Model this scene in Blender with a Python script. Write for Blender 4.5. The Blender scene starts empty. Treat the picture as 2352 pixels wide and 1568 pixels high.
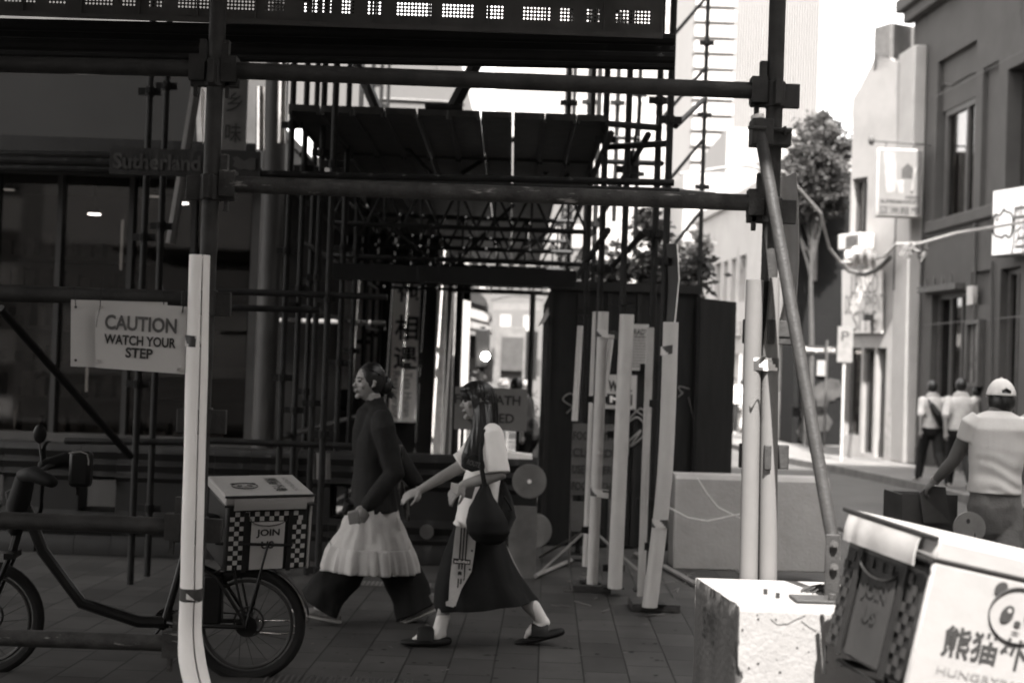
import bpy, bmesh, math, random
from mathutils import Vector, Matrix, Quaternion, noise
V = Vector
R = math.radians
ORD = 'first second third fourth fifth sixth seventh eighth ninth tenth eleventh twelfth'.split()
def nth(k, of=''):
    T = ['', 'tenth', 'twentieth', 'thirtieth']; k += 1
    if k <= 12: return ORD[k - 1]
    if k < 20: return ['thirteenth', 'fourteenth', 'fifteenth', 'sixteenth', 'seventeenth', 'eighteenth', 'nineteenth'][k - 13]
    return (['twentieth', 'thirtieth', 'fortieth'][k // 10 - 2]) if k % 10 == 0 else ['twenty', 'thirty', 'forty'][k // 10 - 2] + ' ' + ORD[k % 10 - 1]
random.seed(7)
S = bpy.context.scene
COL = S.collection

# ------------------------------------------------------------------ camera
ROLL, PITCH, FPX = R(2.0), R(1.3), 2352 * 50 / 36.0
EYE = V((0, 0, 1.6))
FWD = V((0, math.cos(PITCH), math.sin(PITCH)))
UP0 = V((0, -math.sin(PITCH), math.cos(PITCH)))
RT0 = V((1, 0, 0))
RT = RT0 * math.cos(ROLL) + UP0 * math.sin(ROLL)
UP = UP0 * math.cos(ROLL) - RT0 * math.sin(ROLL)
cam = bpy.data.cameras.new('camera')
cam.lens = 50; cam.sensor_width = 36; cam.clip_end = 2000; cam.clip_start = 0.05
cam.dof.use_dof = True; cam.dof.focus_distance = 5.4; cam.dof.aperture_fstop = 3.0
camo = bpy.data.objects.new('camera', cam); COL.objects.link(camo)
camo.matrix_world = Matrix(((RT.x, UP.x, -FWD.x, EYE.x), (RT.y, UP.y, -FWD.y, EYE.y), (RT.z, UP.z, -FWD.z, EYE.z), (0, 0, 0, 1)))
S.camera = camo

# ------------------------------------------------------------------ light
SUN = V((.03, -.60, 1)).normalized()
W = bpy.data.worlds.new('World'); S.world = W; W.use_nodes = True
nt = W.node_tree; nt.nodes.clear()
sky = nt.nodes.new('ShaderNodeTexSky'); sky.sky_type = 'NISHITA'; sky.sun_disc = False
sky.sun_elevation = math.asin(SUN.z); sky.sun_rotation = math.atan2(SUN.x, SUN.y)
sky.dust_density = 3.0; sky.air_density = 1.5
bw = nt.nodes.new('ShaderNodeRGBToBW'); tint = nt.nodes.new('ShaderNodeMix'); tint.data_type = 'RGBA'
tint.blend_type = 'MULTIPLY'; tint.inputs[0].default_value = 1
tint.inputs[7].default_value = (1, .975, .955, 1)
bg = nt.nodes.new('ShaderNodeBackground'); bg.inputs[1].default_value = 0.15
out = nt.nodes.new('ShaderNodeOutputWorld')
nt.links.new(sky.outputs[0], bw.inputs[0]); nt.links.new(bw.outputs[0], tint.inputs[6])
nt.links.new(tint.outputs[2], bg.inputs[0]); nt.links.new(bg.outputs[0], out.inputs[0])
sl = bpy.data.lights.new('sun', 'SUN'); sl.energy = 3.5; sl.angle = R(.55); sl.color = (1, .97, .94)
so = bpy.data.objects.new('sun', sl); COL.objects.link(so)
so.rotation_euler = (-SUN).to_track_quat('-Z', 'Y').to_euler(); so.location = (0, 0, 40)
S.view_settings.view_transform = 'Standard'; S.view_settings.look = 'None'
S.view_settings.exposure = 2.87; S.view_settings.gamma = 1
S.cycles.max_bounces = 6; S.cycles.transparent_max_bounces = 8

# ------------------------------------------------------------------ pixel helpers (display px 2352 x 1568)
def ray(x, y):
    return FWD + RT * ((x - 1176) / FPX) + UP * ((784 - y) / FPX)
def P(x, y, d):
    r = ray(x, y); return EYE + r * (d / r.y)
def G(x, y, z=0.0):
    r = ray(x, y); return EYE + r * ((z - EYE.z) / r.z)
def PL(x, y, p0, n):
    r = ray(x, y); return EYE + r * ((p0 - EYE).dot(n) / r.dot(n))
def PPM(d): return FPX / d

# ------------------------------------------------------------------ materials
def gr(v): return (v, v * .965, v * .935, 1)
MATS = {}
def mat(name, v, rough=.7, metal=0, var=.25, scale=6, bump=.0, bscale=60, wear=None, spec=.2, stretch=(1, 1, 1), stain=None):
    if name in MATS: return MATS[name]
    m = bpy.data.materials.new(name); m.use_nodes = True; t = m.node_tree; N = t.nodes; L = t.links
    b = N['Principled BSDF']; b.inputs['Roughness'].default_value = rough; b.inputs['Metallic'].default_value = metal
    b.inputs['Specular IOR Level'].default_value = spec
    g = N.new('ShaderNodeNewGeometry'); mp = N.new('ShaderNodeMapping'); mp.inputs['Scale'].default_value = stretch
    L.new(g.outputs['Position'], mp.inputs[0])
    n1 = N.new('ShaderNodeTexNoise'); n1.inputs['Scale'].default_value = scale; n1.inputs['Detail'].default_value = 6
    n1.inputs['Roughness'].default_value = .65
    L.new(mp.outputs[0], n1.inputs['Vector'])
    mr = N.new('ShaderNodeMapRange'); mr.inputs[1].default_value = .25; mr.inputs[2].default_value = .75
    mr.inputs[3].default_value = max(0, v * (1 - var)); mr.inputs[4].default_value = v * (1 + var)
    L.new(n1.outputs[0], mr.inputs[0]); cur = mr.outputs[0]
    for w in (wear, stain):
        if not w: continue
        wv, thr, ws, st = w          # value, threshold, scale, stretch
        mp2 = N.new('ShaderNodeMapping'); mp2.inputs['Scale'].default_value = st; L.new(g.outputs['Position'], mp2.inputs[0])
        n2 = N.new('ShaderNodeTexNoise'); n2.inputs['Scale'].default_value = ws; n2.inputs['Detail'].default_value = 8
        n2.inputs['Roughness'].default_value = .7
        L.new(mp2.outputs[0], n2.inputs['Vector'])
        m2 = N.new('ShaderNodeMapRange'); m2.inputs[1].default_value = thr; m2.inputs[2].default_value = thr + .07
        L.new(n2.outputs[0], m2.inputs[0])
        mx = N.new('ShaderNodeMix'); mx.data_type = 'FLOAT'
        L.new(m2.outputs[0], mx.inputs[0]); L.new(cur, mx.inputs[2]); mx.inputs[3].default_value = wv
        cur = mx.outputs[0]
    cc = N.new('ShaderNodeCombineColor')
    L.new(cur, cc.inputs[0])
    for i, k in ((1, .965), (2, .935)):
        mm = N.new('ShaderNodeMath'); mm.operation = 'MULTIPLY'; mm.inputs[1].default_value = k
        L.new(cur, mm.inputs[0]); L.new(mm.outputs[0], cc.inputs[i])
    L.new(cc.outputs[0], b.inputs['Base Color'])
    if bump:
        n3 = N.new('ShaderNodeTexNoise'); n3.inputs['Scale'].default_value = bscale; n3.inputs['Detail'].default_value = 5
        L.new(g.outputs['Position'], n3.inputs['Vector'])
        bp = N.new('ShaderNodeBump'); bp.inputs['Strength'].default_value = bump; bp.inputs['Distance'].default_value = .02
        L.new(n3.outputs[0], bp.inputs['Height']); L.new(bp.outputs[0], b.inputs['Normal'])
    MATS[name] = m; return m
def emit(name, v, s):
    if name in MATS: return MATS[name]
    m = bpy.data.materials.new(name); m.use_nodes = True; b = m.node_tree.nodes['Principled BSDF']
    b.inputs['Base Color'].default_value = gr(v); b.inputs['Emission Color'].default_value = gr(1)
    b.inputs['Emission Strength'].default_value = s; MATS[name] = m; return m
def glass(name, refl=.12, tr=.7):
    m = bpy.data.materials.new(name); m.use_nodes = True; t = m.node_tree; t.nodes.clear(); N = t.nodes
    o = N.new('ShaderNodeOutputMaterial'); tb = N.new('ShaderNodeBsdfTransparent'); tb.inputs[0].default_value = gr(tr)
    gb = N.new('ShaderNodeBsdfGlossy'); gb.inputs['Roughness'].default_value = .03
    f = N.new('ShaderNodeLayerWeight'); f.inputs[0].default_value = .35
    mr = N.new('ShaderNodeMapRange'); mr.inputs[3].default_value = refl; mr.inputs[4].default_value = .8
    mx = N.new('ShaderNodeMixShader')
    t.links.new(f.outputs['Fresnel'], mr.inputs[0]); t.links.new(mr.outputs[0], mx.inputs[0])
    t.links.new(tb.outputs[0], mx.inputs[1]); t.links.new(gb.outputs[0], mx.inputs[2]); t.links.new(mx.outputs[0], o.inputs[0])
    MATS[name] = m; return m
def brickmat(name, v, bw_, bh, mortar, mv, rough=.8, rot=(0, 0, 0), bump=.3, var=.35, offset=.5, wall=False):
    m = mat(name, v, rough, var=.32, scale=1.7, stain=(v * 1.7, .64, 7, (1, 1, 1)), wear=(v * .5, .66, 13, (1, 1, 1))); t = m.node_tree; N = t.nodes; L = t.links; b = N['Principled BSDF']
    g = N['Geometry']
    mp = N.new('ShaderNodeMapping'); mp.inputs['Rotation'].default_value = rot
    if wall:   # u = x+y, v = z
        sx = N.new('ShaderNodeSeparateXYZ'); cb = N.new('ShaderNodeCombineXYZ'); ad = N.new('ShaderNodeMath')
        L.new(g.outputs['Position'], sx.inputs[0]); L.new(sx.outputs[0], ad.inputs[0]); L.new(sx.outputs[1], ad.inputs[1])
        L.new(ad.outputs[0], cb.inputs[0]); L.new(sx.outputs[2], cb.inputs[1]); L.new(cb.outputs[0], mp.inputs[0])
    else: L.new(g.outputs['Position'], mp.inputs[0])
    br = N.new('ShaderNodeTexBrick'); br.inputs['Scale'].default_value = 1; br.offset = offset
    br.inputs['Brick Width'].default_value = bw_; br.inputs['Row Height'].default_value = bh
    br.inputs['Mortar Size'].default_value = mortar; br.inputs['Mortar Smooth'].default_value = .3
    br.inputs['Color1'].default_value = (1 - var,) * 3 + (1,); br.inputs['Color2'].default_value = (1 + var * .4,) * 3 + (1,)
    br.inputs['Mortar'].default_value = (mv,) * 3 + (1,)
    L.new(mp.outputs[0], br.inputs[0])
    mx = N.new('ShaderNodeMix'); mx.data_type = 'RGBA'; mx.blend_type = 'MULTIPLY'; mx.inputs[0].default_value = 1
    src = b.inputs['Base Color'].links[0].from_socket
    L.new(src, mx.inputs[6]); L.new(br.outputs['Color'], mx.inputs[7]); L.new(mx.outputs[2], b.inputs['Base Color'])
    bp = N.new('ShaderNodeBump'); bp.inputs['Strength'].default_value = bump; bp.inputs['Distance'].default_value = .01; bp.invert = True
    L.new(br.outputs['Fac'], bp.inputs['Height']); L.new(bp.outputs[0], b.inputs['Normal'])
    return m

# ------------------------------------------------------------------ objects
ORG = {}
def org(o):
    return ORG.get(o.name, V((0, 0, 0))) if o else V((0, 0, 0))
def tag(o, label=None, cat=None, group=None, kind=None):
    if label: o['label'] = label
    if cat: o['category'] = cat
    if group: o['group'] = group
    if kind: o['kind'] = kind
    return o
def thing(name, loc, label, cat, group=None):
    o = bpy.data.objects.new(name, None); COL.objects.link(o); o.empty_display_size = .1
    o.location = loc; ORG[o.name] = V(loc); return tag(o, label, cat, group)
def link_mesh(me, name, m, parent=None, sharp=35, smooth=True):
    o = bpy.data.objects.new(name, me); COL.objects.link(o)
    for k in (m if isinstance(m, (list, tuple)) else [m]): me.materials.append(k)
    L0 = org(parent)
    if L0.length: me.transform(Matrix.Translation(-L0))
    if parent: o.parent = parent
    ORG[o.name] = L0
    if smooth:
        me.polygons.foreach_set('use_smooth', [True] * len(me.polygons)); me.set_sharp_from_angle(angle=R(sharp))
    me.update(); return o
class MB:
    def __init__(s): s.v = []; s.f = []; s.mi = []; s.m = 0
    def add(s, vs, fs):
        k = len(s.v); s.v += [tuple(v) for v in vs]; s.f += [tuple(i + k for i in f) for f in fs]; s.mi += [s.m] * len(fs); return s
    def ob(s, o, a, b, c):   # oriented box: corner + three edges
        o, a, b, c = V(o), V(a), V(b), V(c)
        if a.cross(b).dot(c) < 0: a, b = b, a
        vs = [o, o + a, o + a + b, o + b, o + c, o + a + c, o + a + b + c, o + b + c]
        return s.add(vs, [(3, 2, 1, 0), (4, 5, 6, 7), (0, 1, 5, 4), (1, 2, 6, 5), (2, 3, 7, 6), (3, 0, 4, 7)])
    def box(s, x0, x1, y0, y1, z0, z1): return s.ob((x0, y0, z0), (x1 - x0, 0, 0), (0, y1 - y0, 0), (0, 0, z1 - z0))
    def cb(s, c, sx, sy, sz, rx=V((1, 0, 0)), ry=V((0, 1, 0)), rz=V((0, 0, 1))):
        c = V(c); return s.ob(c - rx * sx / 2 - ry * sy / 2 - rz * sz / 2, rx * sx, ry * sy, rz * sz)
    def path(s, pts, rad, n=10, side=None, cap=True, closed=False, round_=False):
        pts = [V(p) for p in pts]; k = len(pts)
        if not isinstance(rad, (list, tuple)) or (isinstance(rad, tuple)): rad = [rad] * k
        if round_:   # spherical-ish caps
            def cp(p, q, r, f):
                d = (p - q).normalized(); rr = max(r) if isinstance(r, tuple) else r
                return p + d * rr * f
            def sc(r, f): return tuple(x * f for x in r) if isinstance(r, tuple) else r * f
            a = [cp(pts[0], pts[1], rad[0], .85), cp(pts[0], pts[1], rad[0], .5)]
            b = [cp(pts[-1], pts[-2], rad[-1], .5), cp(pts[-1], pts[-2], rad[-1], .85)]
            pts = a + pts + b; rad = [sc(rad[0], .5), sc(rad[0], .86)] + list(rad) + [sc(rad[-1], .86), sc(rad[-1], .5)]
            k = len(pts)
        T = []
        for i in range(k):
            a = pts[max(0, i - 1)]; b = pts[min(k - 1, i + 1)]
            if closed: a = pts[(i - 1) % k]; b = pts[(i + 1) % k]
            T.append((b - a).normalized())
        if side is None:
            side = V((0, 0, 1)) if abs(T[0].z) < .9 else V((1, 0, 0)); side = T[0].cross(side).normalized()
        u = V(side); base = len(s.v); fs = []
        vs = []
        for i in range(k):
            u = u - T[i] * u.dot(T[i])
            u.normalize(); w = T[i].cross(u)
            ra, rb = rad[i] if isinstance(rad[i], (tuple, list)) else (rad[i], rad[i])
            for j in range(n):
                t = 2 * math.pi * j / n
                vs.append(pts[i] + u * (ra * math.cos(t)) + w * (rb * math.sin(t)))
        kk = k if closed else k - 1
        for i in range(kk):
            i2 = (i + 1) % k
            for j in range(n):
                j2 = (j + 1) % n
                fs.append((i * n + j, i * n + j2, i2 * n + j2, i2 * n + j))
        if cap and not closed: fs.append(tuple(range(n - 1, -1, -1))); fs.append(tuple((k - 1) * n + j for j in range(n)))
        return s.add(vs, fs)
    def tube(s, a, b, r, n=12): return s.path([a, b], r, n)
    def ell(s, c, rx, ry, rz, ax=None, nu=14, nv=9):
        X, Y, Z = ax or (V((1, 0, 0)), V((0, 1, 0)), V((0, 0, 1))); c = V(c); vs = []; fs = []
        for i in range(nv + 1):
            ph = math.pi * i / nv
            for j in range(nu):
                th = 2 * math.pi * j / nu
                vs.append(c + X * (rx * math.sin(ph) * math.cos(th)) + Y * (ry * math.sin(ph) * math.sin(th)) + Z * (rz * math.cos(ph)))
        for i in range(nv):
            for j in range(nu):
                j2 = (j + 1) % nu; fs.append((i * nu + j, (i + 1) * nu + j, (i + 1) * nu + j2, i * nu + j2))
        return s.add(vs, fs)
    def prism(s, poly, vec):
        poly = [V(p) for p in poly]; n = len(poly); vec = V(vec)
        nm = V((0, 0, 0))
        for i in range(n): nm += poly[i].cross(poly[(i + 1) % n])
        if nm.dot(vec) > 0: poly = poly[::-1]
        return s.add(poly + [p + vec for p in poly],
                     [tuple(range(n)), tuple(range(2 * n - 1, n - 1, -1))] + [((i + 1) % n, i, i + n, (i + 1) % n + n) for i in range(n)])
    def sheet(s, fn, nu, nv, th=0):   # fn(u,v)->point ; thickness along normal
        pts = [[V(fn(i / nu, j / nv)) for j in range(nv + 1)] for i in range(nu + 1)]
        vs = [p for r in pts for p in r]; w = nv + 1
        fs = [(i * w + j, (i + 1) * w + j, (i + 1) * w + j + 1, i * w + j + 1) for i in range(nu) for j in range(nv)]
        if th:
            ns = []
            for i in range(nu + 1):
                for j in range(nv + 1):
                    a = pts[min(i + 1, nu)][j] - pts[max(i - 1, 0)][j]; b = pts[i][min(j + 1, nv)] - pts[i][max(j - 1, 0)]
                    ns.append(a.cross(b).normalized())
            k = len(vs); vs = [v + n_ * th / 2 for v, n_ in zip(vs, ns)] + [v - n_ * th / 2 for v, n_ in zip(vs, ns)]
            fs += [tuple(x + k for x in reversed(f)) for f in fs]
            rim = [i * w for i in range(nu + 1)] + [nu * w + j for j in range(1, w)] + [i * w + nv for i in range(nu - 1, -1, -1)] + [j for j in range(nv - 1, 0, -1)]
            for a in range(len(rim)):
                b = (a + 1) % len(rim); fs.append((rim[b], rim[a], rim[a] + k, rim[b] + k))
        return s.add(vs, fs)
    def build(s, name, m, parent=None, sharp=35, bevel=0, remesh=0, sm=0, disp=None, sub=0, solid=0):
        me = bpy.data.meshes.new(name); me.from_pydata(s.v, [], s.f)
        if isinstance(m, (list, tuple)): me.polygons.foreach_set('material_index', s.mi)
        if remesh or sm or sub:
            o = bpy.data.objects.new('tmp', me); COL.objects.link(o)
            if remesh:
                md = o.modifiers.new('r', 'REMESH'); md.mode = 'VOXEL'; md.voxel_size = remesh
            if sub:
                md = o.modifiers.new('s', 'SUBSURF'); md.levels = sub; md.render_levels = sub
            if sm:
                md = o.modifiers.new('m', 'SMOOTH'); md.iterations = sm; md.factor = .5
            dg = bpy.context.evaluated_depsgraph_get(); me2 = bpy.data.meshes.new_from_object(o.evaluated_get(dg))
            bpy.data.objects.remove(o); me = me2; me.name = name; me.materials.clear()
        if disp:
            for v in me.vertices: v.co = v.co + disp(v.co)
        o = link_mesh(me, name, m, parent, sharp)
        if bevel:
            md = o.modifiers.new('b', 'BEVEL'); md.width = bevel; md.segments = 2; md.limit_method = 'ANGLE'; md.angle_limit = R(40)
        if solid:
            md = o.modifiers.new('t', 'SOLIDIFY'); md.thickness = solid
        return o
def fold(amp, sc, dirn=None, st=(1, 1, .35), seed=0):
    def f(co):
        n = noise.noise(V((co.x * sc * st[0] + seed, co.y * sc * st[1], co.z * sc * st[2] + seed)))
        n2 = noise.noise(V((co.x * sc * 2.3 + seed + 9, co.y * sc * 2.3, co.z * sc * 1.1)))
        d = dirn or V((0, -1, 0)); return d * (amp * (n + .4 * n2)) + V((amp * .5 * n2, 0, 0))
    return f
TXT = {}
def text(s, c, rt, up, w, h, m, parent=None, name='lettering', bold=0.0, lift=.002, sp=1.0, tight=False, top=False, label=None, cat=None, spread=True):
    rt, up = V(rt).normalized(), V(up).normalized(); n = rt.cross(up).normalized()
    cu = bpy.data.curves.new('t', 'FONT'); cu.body = s; cu.offset = bold; cu.extrude = 0; cu.align_x = 'CENTER'
    cu.space_line = sp; cu.resolution_u = 3
    o = bpy.data.objects.new('t', cu); COL.objects.link(o)
    dg = bpy.context.evaluated_depsgraph_get(); me = bpy.data.meshes.new_from_object(o.evaluated_get(dg))
    bpy.data.objects.remove(o)
    xs = [v.co.x for v in me.vertices]; ys = [v.co.y for v in me.vertices]
    if not xs: return None
    x0, x1, y0, y1 = min(xs), max(xs), min(ys), max(ys)
    sx = w / (x1 - x0); sy = h / (y1 - y0) if h else sx
    if not h: sy = sx
    for v in me.vertices:
        a = (v.co.x - (x0 + x1) / 2) * sx; b = (v.co.y - (y0 + y1) / 2) * sy
        v.co = V(c) + rt * a + up * b + n * lift
    me.name = name; me.materials.clear()
    o = link_mesh(me, name, m, parent, smooth=False)
    if label: tag(o, label, cat)
    return o
def wall(mb, o, u, w, h, t, holes):   # o corner, u unit dir along wall, holes (u0,u1,z0,z1); n into wall = thickness dir
    u = V(u).normalized(); n = V(t); z = V((0, 0, 1)); o = V(o)
    us = sorted({0, w} | {k for q in holes for k in q[:2]}); zs = sorted({0, h} | {k for q in holes for k in q[2:]})
    us = [k for k in us if 0 <= k <= w]; zs = [k for k in zs if 0 <= k <= h]
    def hole(a, b): return any(q[0] <= a < q[1] and q[2] <= b < q[3] for q in holes)
    for i in range(len(us) - 1):
        for j in range(len(zs) - 1):
            a, b = us[i], us[i + 1]; c, d = zs[j], zs[j + 1]; am, cm = (a + b) / 2, (c + d) / 2
            if hole(am, cm): continue
            q = [o + u * a + z * c, o + u * b + z * c, o + u * b + z * d, o + u * a + z * d]
            mb.add(q, [(0, 1, 2, 3)])
    for (a, b, c, d) in holes:
        q = [o + u * a + z * c, o + u * b + z * c, o + u * b + z * d, o + u * a + z * d]; r = [p + n for p in q]
        mb.add(q + r, [(0, 4, 5, 1), (1, 5, 6, 2), (2, 6, 7, 3), (3, 7, 4, 0)])
    q = [o, o + u * w, o + u * w + z * h, o + z * h]; r = [p + n for p in q]
    mb.add(q + r, [(0, 1, 5, 4), (1, 2, 6, 5), (2, 3, 7, 6), (3, 0, 4, 7)])
    return mb

# materials
steel = mat('galvanised_steel_dark', .03, .6, 0, var=.5, scale=14, bump=.12, bscale=90, wear=(.16, .66, 26, (1, 1, 2)))
steel_d = mat('dark_scaffold_steel', .010, .6, 0, var=.4, scale=10)
steel_r = mat('weathered_scaffold_tube', .04, .65, 0, var=.6, scale=18, bump=.2, bscale=120, wear=(.26, .60, 22, (.5, 1, 3)))
prop_m = mat('galvanised_prop', .03, .5, 0, var=.35, scale=20, bump=.15, bscale=150, wear=(.25, .68, 30, (1, 1, 1)))
pvc = mat('white_plastic_sleeve', .8, .45, var=.06, scale=4, stain=(.35, .68, 9, (1, 1, .15)))
pvc_g = mat('grey_plastic_sleeve', .30, .5, var=.1, scale=4)
black = mat('black_plastic', .015, .5, var=.2)
tape_d = mat('dark_warning_tape', .05, .4, var=.2)
tape_l = mat('pale_warning_tape', .5, .4, var=.1)
timber = mat('dark_timber', .045, .8, var=.5, scale=12, stretch=(1, 6, 6), bump=.2)
concrete = mat('weathered_concrete', .42, .9, var=.22, scale=9, bump=.55, bscale=38, stain=(.2, .68, 30, (1, 1, 1)))
concrete_s = mat('painted_concrete', .27, .9, var=.15, scale=3, bump=.2, bscale=40, stain=(.2, .63, 6, (3, 3, .3)))
ink = mat('dark_ink', .03, .7, var=.1)
ink_g = mat('grey_ink', .13, .7, var=.1)
white_m = mat('white_paint', .75, .6, var=.05)
# ================================================================== UNSEEN BLOCKS (added around the viewer to shape the light)
def block(nm, x0, x1, y0, y1, h, lab, v=.25):
    o = thing(nm, ((x0 + x1) / 2, (y0 + y1) / 2, 0), lab, 'building'); mb = MB(); mb.box(x0, x1, y0, y1, -.1, h); mb.build('wall', mat('block_wall_%d' % int(v * 100), v, .8, var=.1, scale=.5), o)
    n = int(h / 3.4)
    for i in range(n):
        mb = MB(); mb.box(x0 + .6, x1 - .6, y1 + .01, y1 + .06, 1.2 + i * 3.4, 2.9 + i * 3.4); mb.build('window', mat('far_glass', .22, .3, var=.3, scale=.3), o)
    return o
block('shade_tower', 3.0, 14, -20, -14, 71, 'tall block added behind the viewer on the right to shade the road', .2)
block('shade_block', -13, 1.1, -22, -9, 32, 'dark block added behind the viewer on the left to cast shade', .12)
block('far_block', -60, -12, -52, -44, 20, 'low dark block added far behind the viewer to darken the glass reflection', .04)  # added as a dark reflection for the shop glass
block('side_shade_block', 11.7, 26, -12, 13.8, 13, 'unseen block added on the right next to the viewer to cast shade', .2)
# ================================================================== SETTING
paving = brickmat('bluestone_paving', .046, .42, .243, .006, .35, .75, rot=(0, 0, R(-88.5)), bump=.6, var=.3)
asphalt = mat('asphalt', .055, .9, var=.25, scale=1.2, bump=.25, bscale=160)
kerb_m = mat('kerb_stone', .10, .8, var=.3, scale=4)
def flat(name, poly, z, m, kind='structure', label=None):
    mb = MB(); mb.prism([(x, y, z) for x, y in poly], (0, 0, -.3)); return tag(mb.build(name, m), kind=kind, label=label)
gb = MB(); gb.add([(-400, -200, -.16), (400, -200, -.16), (400, 900, -.16), (-400, 900, -.16)], [(0, 1, 2, 3)])
tag(gb.build('ground', asphalt), kind='structure')
flat('pavement', [(-30, -12), (1.95, -12), (1.95, 17.5), (1.2, 26), (-.9, 90), (-30, 90)], 0, paving)
flat('road', [(1.954, -30), (30, -30), (30, 140), (-12, 140), (-12, 90.01), (-.89, 90.01), (1.21, 26), (1.954, 17.5)], -.12, asphalt)
def FX(y): return 8.5 + .069 * (30 - y)
FN = V((-1, -.069, 0)).normalized(); FU = V((-.069, 1, 0)).normalized(); FO = V((8.5, 30, 0))
def F(x, y): return PL(x, y, FO, FN)
rp = [(6.95, -30), (7.0, 15), (6.9, 24), (6.5, 27.5), (5.9, 31), (5.6, 40), (5.1, 60), (3, 90)]
pav2 = brickmat('grey_footpath', .10, .5, .5, .006, .6, .8, rot=(0, 0, 0), bump=.2, var=.12)
flat('footpath', [(x + .16, y) for x, y in rp] + [(30, 90), (30, -30)], .015, pav2)
kb = MB()
for i in range(len(rp) - 1):
    a, b = V((*rp[i], 0)), V((*rp[i + 1], 0)); kb.ob(a + V((0, 0, -.3)), b - a, (.155, 0, 0), (0, 0, .32))
tag(kb.build('kerb', kerb_m, bevel=.01), kind='structure')
kb = MB(); kb.box(1.95, 2.1, -12, 17.4, -.3, .012); tag(kb.build('kerb', kerb_m, bevel=.01), kind='structure')
# painted road mark
mk = MB(); a = G(1800, 1226, -.12); mk.prism([G(1800, 1222, -.114), G(1868, 1222, -.114), G(1885, 1232, -.114), G(1806, 1231, -.114)], (0, 0, -.01))
tag(mk.build('road_marking', white_m), kind='structure')

# ------------------------------------------------------------------ near right building (plane F)
render_m = mat('grey_render', .062, .9, var=.14, scale=1.5, bump=.1, stain=(.035, .62, 2.2, (1, 1, .2)))
trim_m = mat('dark_trim', .06, .6, var=.2)
dark_in = mat('dark_interior', .025, .8, var=.2)
win_g = glass('window_glass', .10, .55)
pale_blind = mat('pale_blind', .12, .8, var=.15, scale=2)
def hole(xl, yt, xr, yb):   # px rect on plane F -> (u0,u1,z0,z1), u measured along FU from y=FY0
    a, b = F(xl, (yt + yb) / 2), F(xr, (yt + yb) / 2); ua = (a - FB).dot(FU); ub = (b - FB).dot(FU)
    m = (xl + xr) / 2; z1 = F(m, yt).z; z0 = F(m, yb).z
    return (min(ua, ub), max(ua, ub), z0, z1)
FY0 = 14.0; FB = V((FX(FY0), FY0, 0))
nb = thing('render_building', (FX(27), 27, 0), 'tall grey rendered two storey building at the right edge of the picture', 'building')
Wn = (V((FX(30.6), 30.6, 0)) - FB).dot(FU)
H_top = F(2070, 50).z
holes = [hole(2150, 120, 2238, 505), hole(2254, 150, 2290, 482), hole(2312, 140, 2400, 440), hole(2135, 672, 2214, 1085),
         hole(2230, 622, 2278, 700), hole(2292, 615, 2338, 1115)]
holes = [(max(0.05, a), b, c, d) for a, b, c, d in holes]
mb = MB(); wall(mb, FB, FU, Wn, H_top, -FN * .28, holes)
# return side facing the lane, top slab
e1 = FB + FU * Wn
mb.ob(e1 - FU * .02 - FN * .29, -FN * 8, FU * .02, (0, 0, H_top)); mb.ob(FB - FN * .29, -FN * 8, FU * .02, (0, 0, H_top))
mb.build('wall', render_m, nb)
mb = MB()
for (a, b, c, d) in holes: mb.ob(FB + FU * (a - .1) + V((0, 0, c - .1)) - FN * .30, FU * (b - a + .2), -FN * .05, (0, 0, d - c + .2))
mb.build('backing', dark_in, nb)
# recess lining (rendered) around the upper sash window
a, b, c, d = holes[0]; w0 = hole(2158, 238, 2228, 500)
mb = MB(); mb.ob(FB + FU * a + V((0, 0, w0[3])) - FN * .12, FU * (b - a), -FN * .1, (0, 0, d - w0[3])); mb.build('recess_panel', render_m, nb)
mb = MB(); a, b, c, d = holes[1]; mb.ob(FB + FU * a + V((0, 0, c)) - FN * .10, FU * (b - a), -FN * .1, (0, 0, d - c)); mb.build('recess_panel', render_m, nb)
mb = MB(); a, b, c, d = holes[4]; mb.ob(FB + FU * a + V((0, 0, c)) - FN * .10, FU * (b - a), -FN * .1, (0, 0, d - c)); mb.build('recess_panel', render_m, nb)
def frame(par, o, u, n, a, b, c, d, w=.09, dep=.08, m=None, mull=()):
    mb = MB(); z = V((0, 0, 1))
    mb.ob(o + u * a + z * c, u * w, n * dep, z * (d - c)); mb.ob(o + u * (b - w) + z * c, u * w, n * dep, z * (d - c))
    mb.ob(o + u * (a + w) + z * c, u * (b - a - 2 * w), n * dep, z * w); mb.ob(o + u * (a + w) + z * (d - w), u * (b - a - 2 * w), n * dep, z * w)
    for k in mull: mb.ob(o + u * (a + (b - a) * k - w / 3) + z * (c + w), u * w * .66, n * dep, z * (d - c - 2 * w))
    return mb.build('frame', m or trim_m, par)
def pane(par, o, u, n, a, b, c, d, dep, m=None, name='pane'):
    mb = MB(); z = V((0, 0, 1)); mb.ob(o + u * a + z * c + n * dep, u * (b - a), n * .01, z * (d - c)); return mb.build(name, m or win_g, par)
IN = -FN
a, b, c, d = w0
wf = frame(nb, FB + IN * .14, FU, IN, a - .1, b + .1, c - .05, d, .12, .08, mull=(.35,))
pane(wf, FB, FU, IN, a, b, c, d, .2); pane(nb, FB, FU, IN, a, b, c, d - .3, .26, pale_blind, 'blind')
a, b, c, d = holes[3]; wf = frame(nb, FB + IN * .14, FU, IN, a, b, c, d, .1, .08, mull=(.3, .62)); pane(wf, FB, FU, IN, a + .1, b - .1, c + .1, d - .1, .2)
a, b, c, d = holes[5]; wf = frame(nb, FB + IN * .14, FU, IN, a, b, c, d, .1, .08, mull=(.5,)); pane(wf, FB, FU, IN, a + .1, b - .1, c + .1, d - .1, .2)
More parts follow.
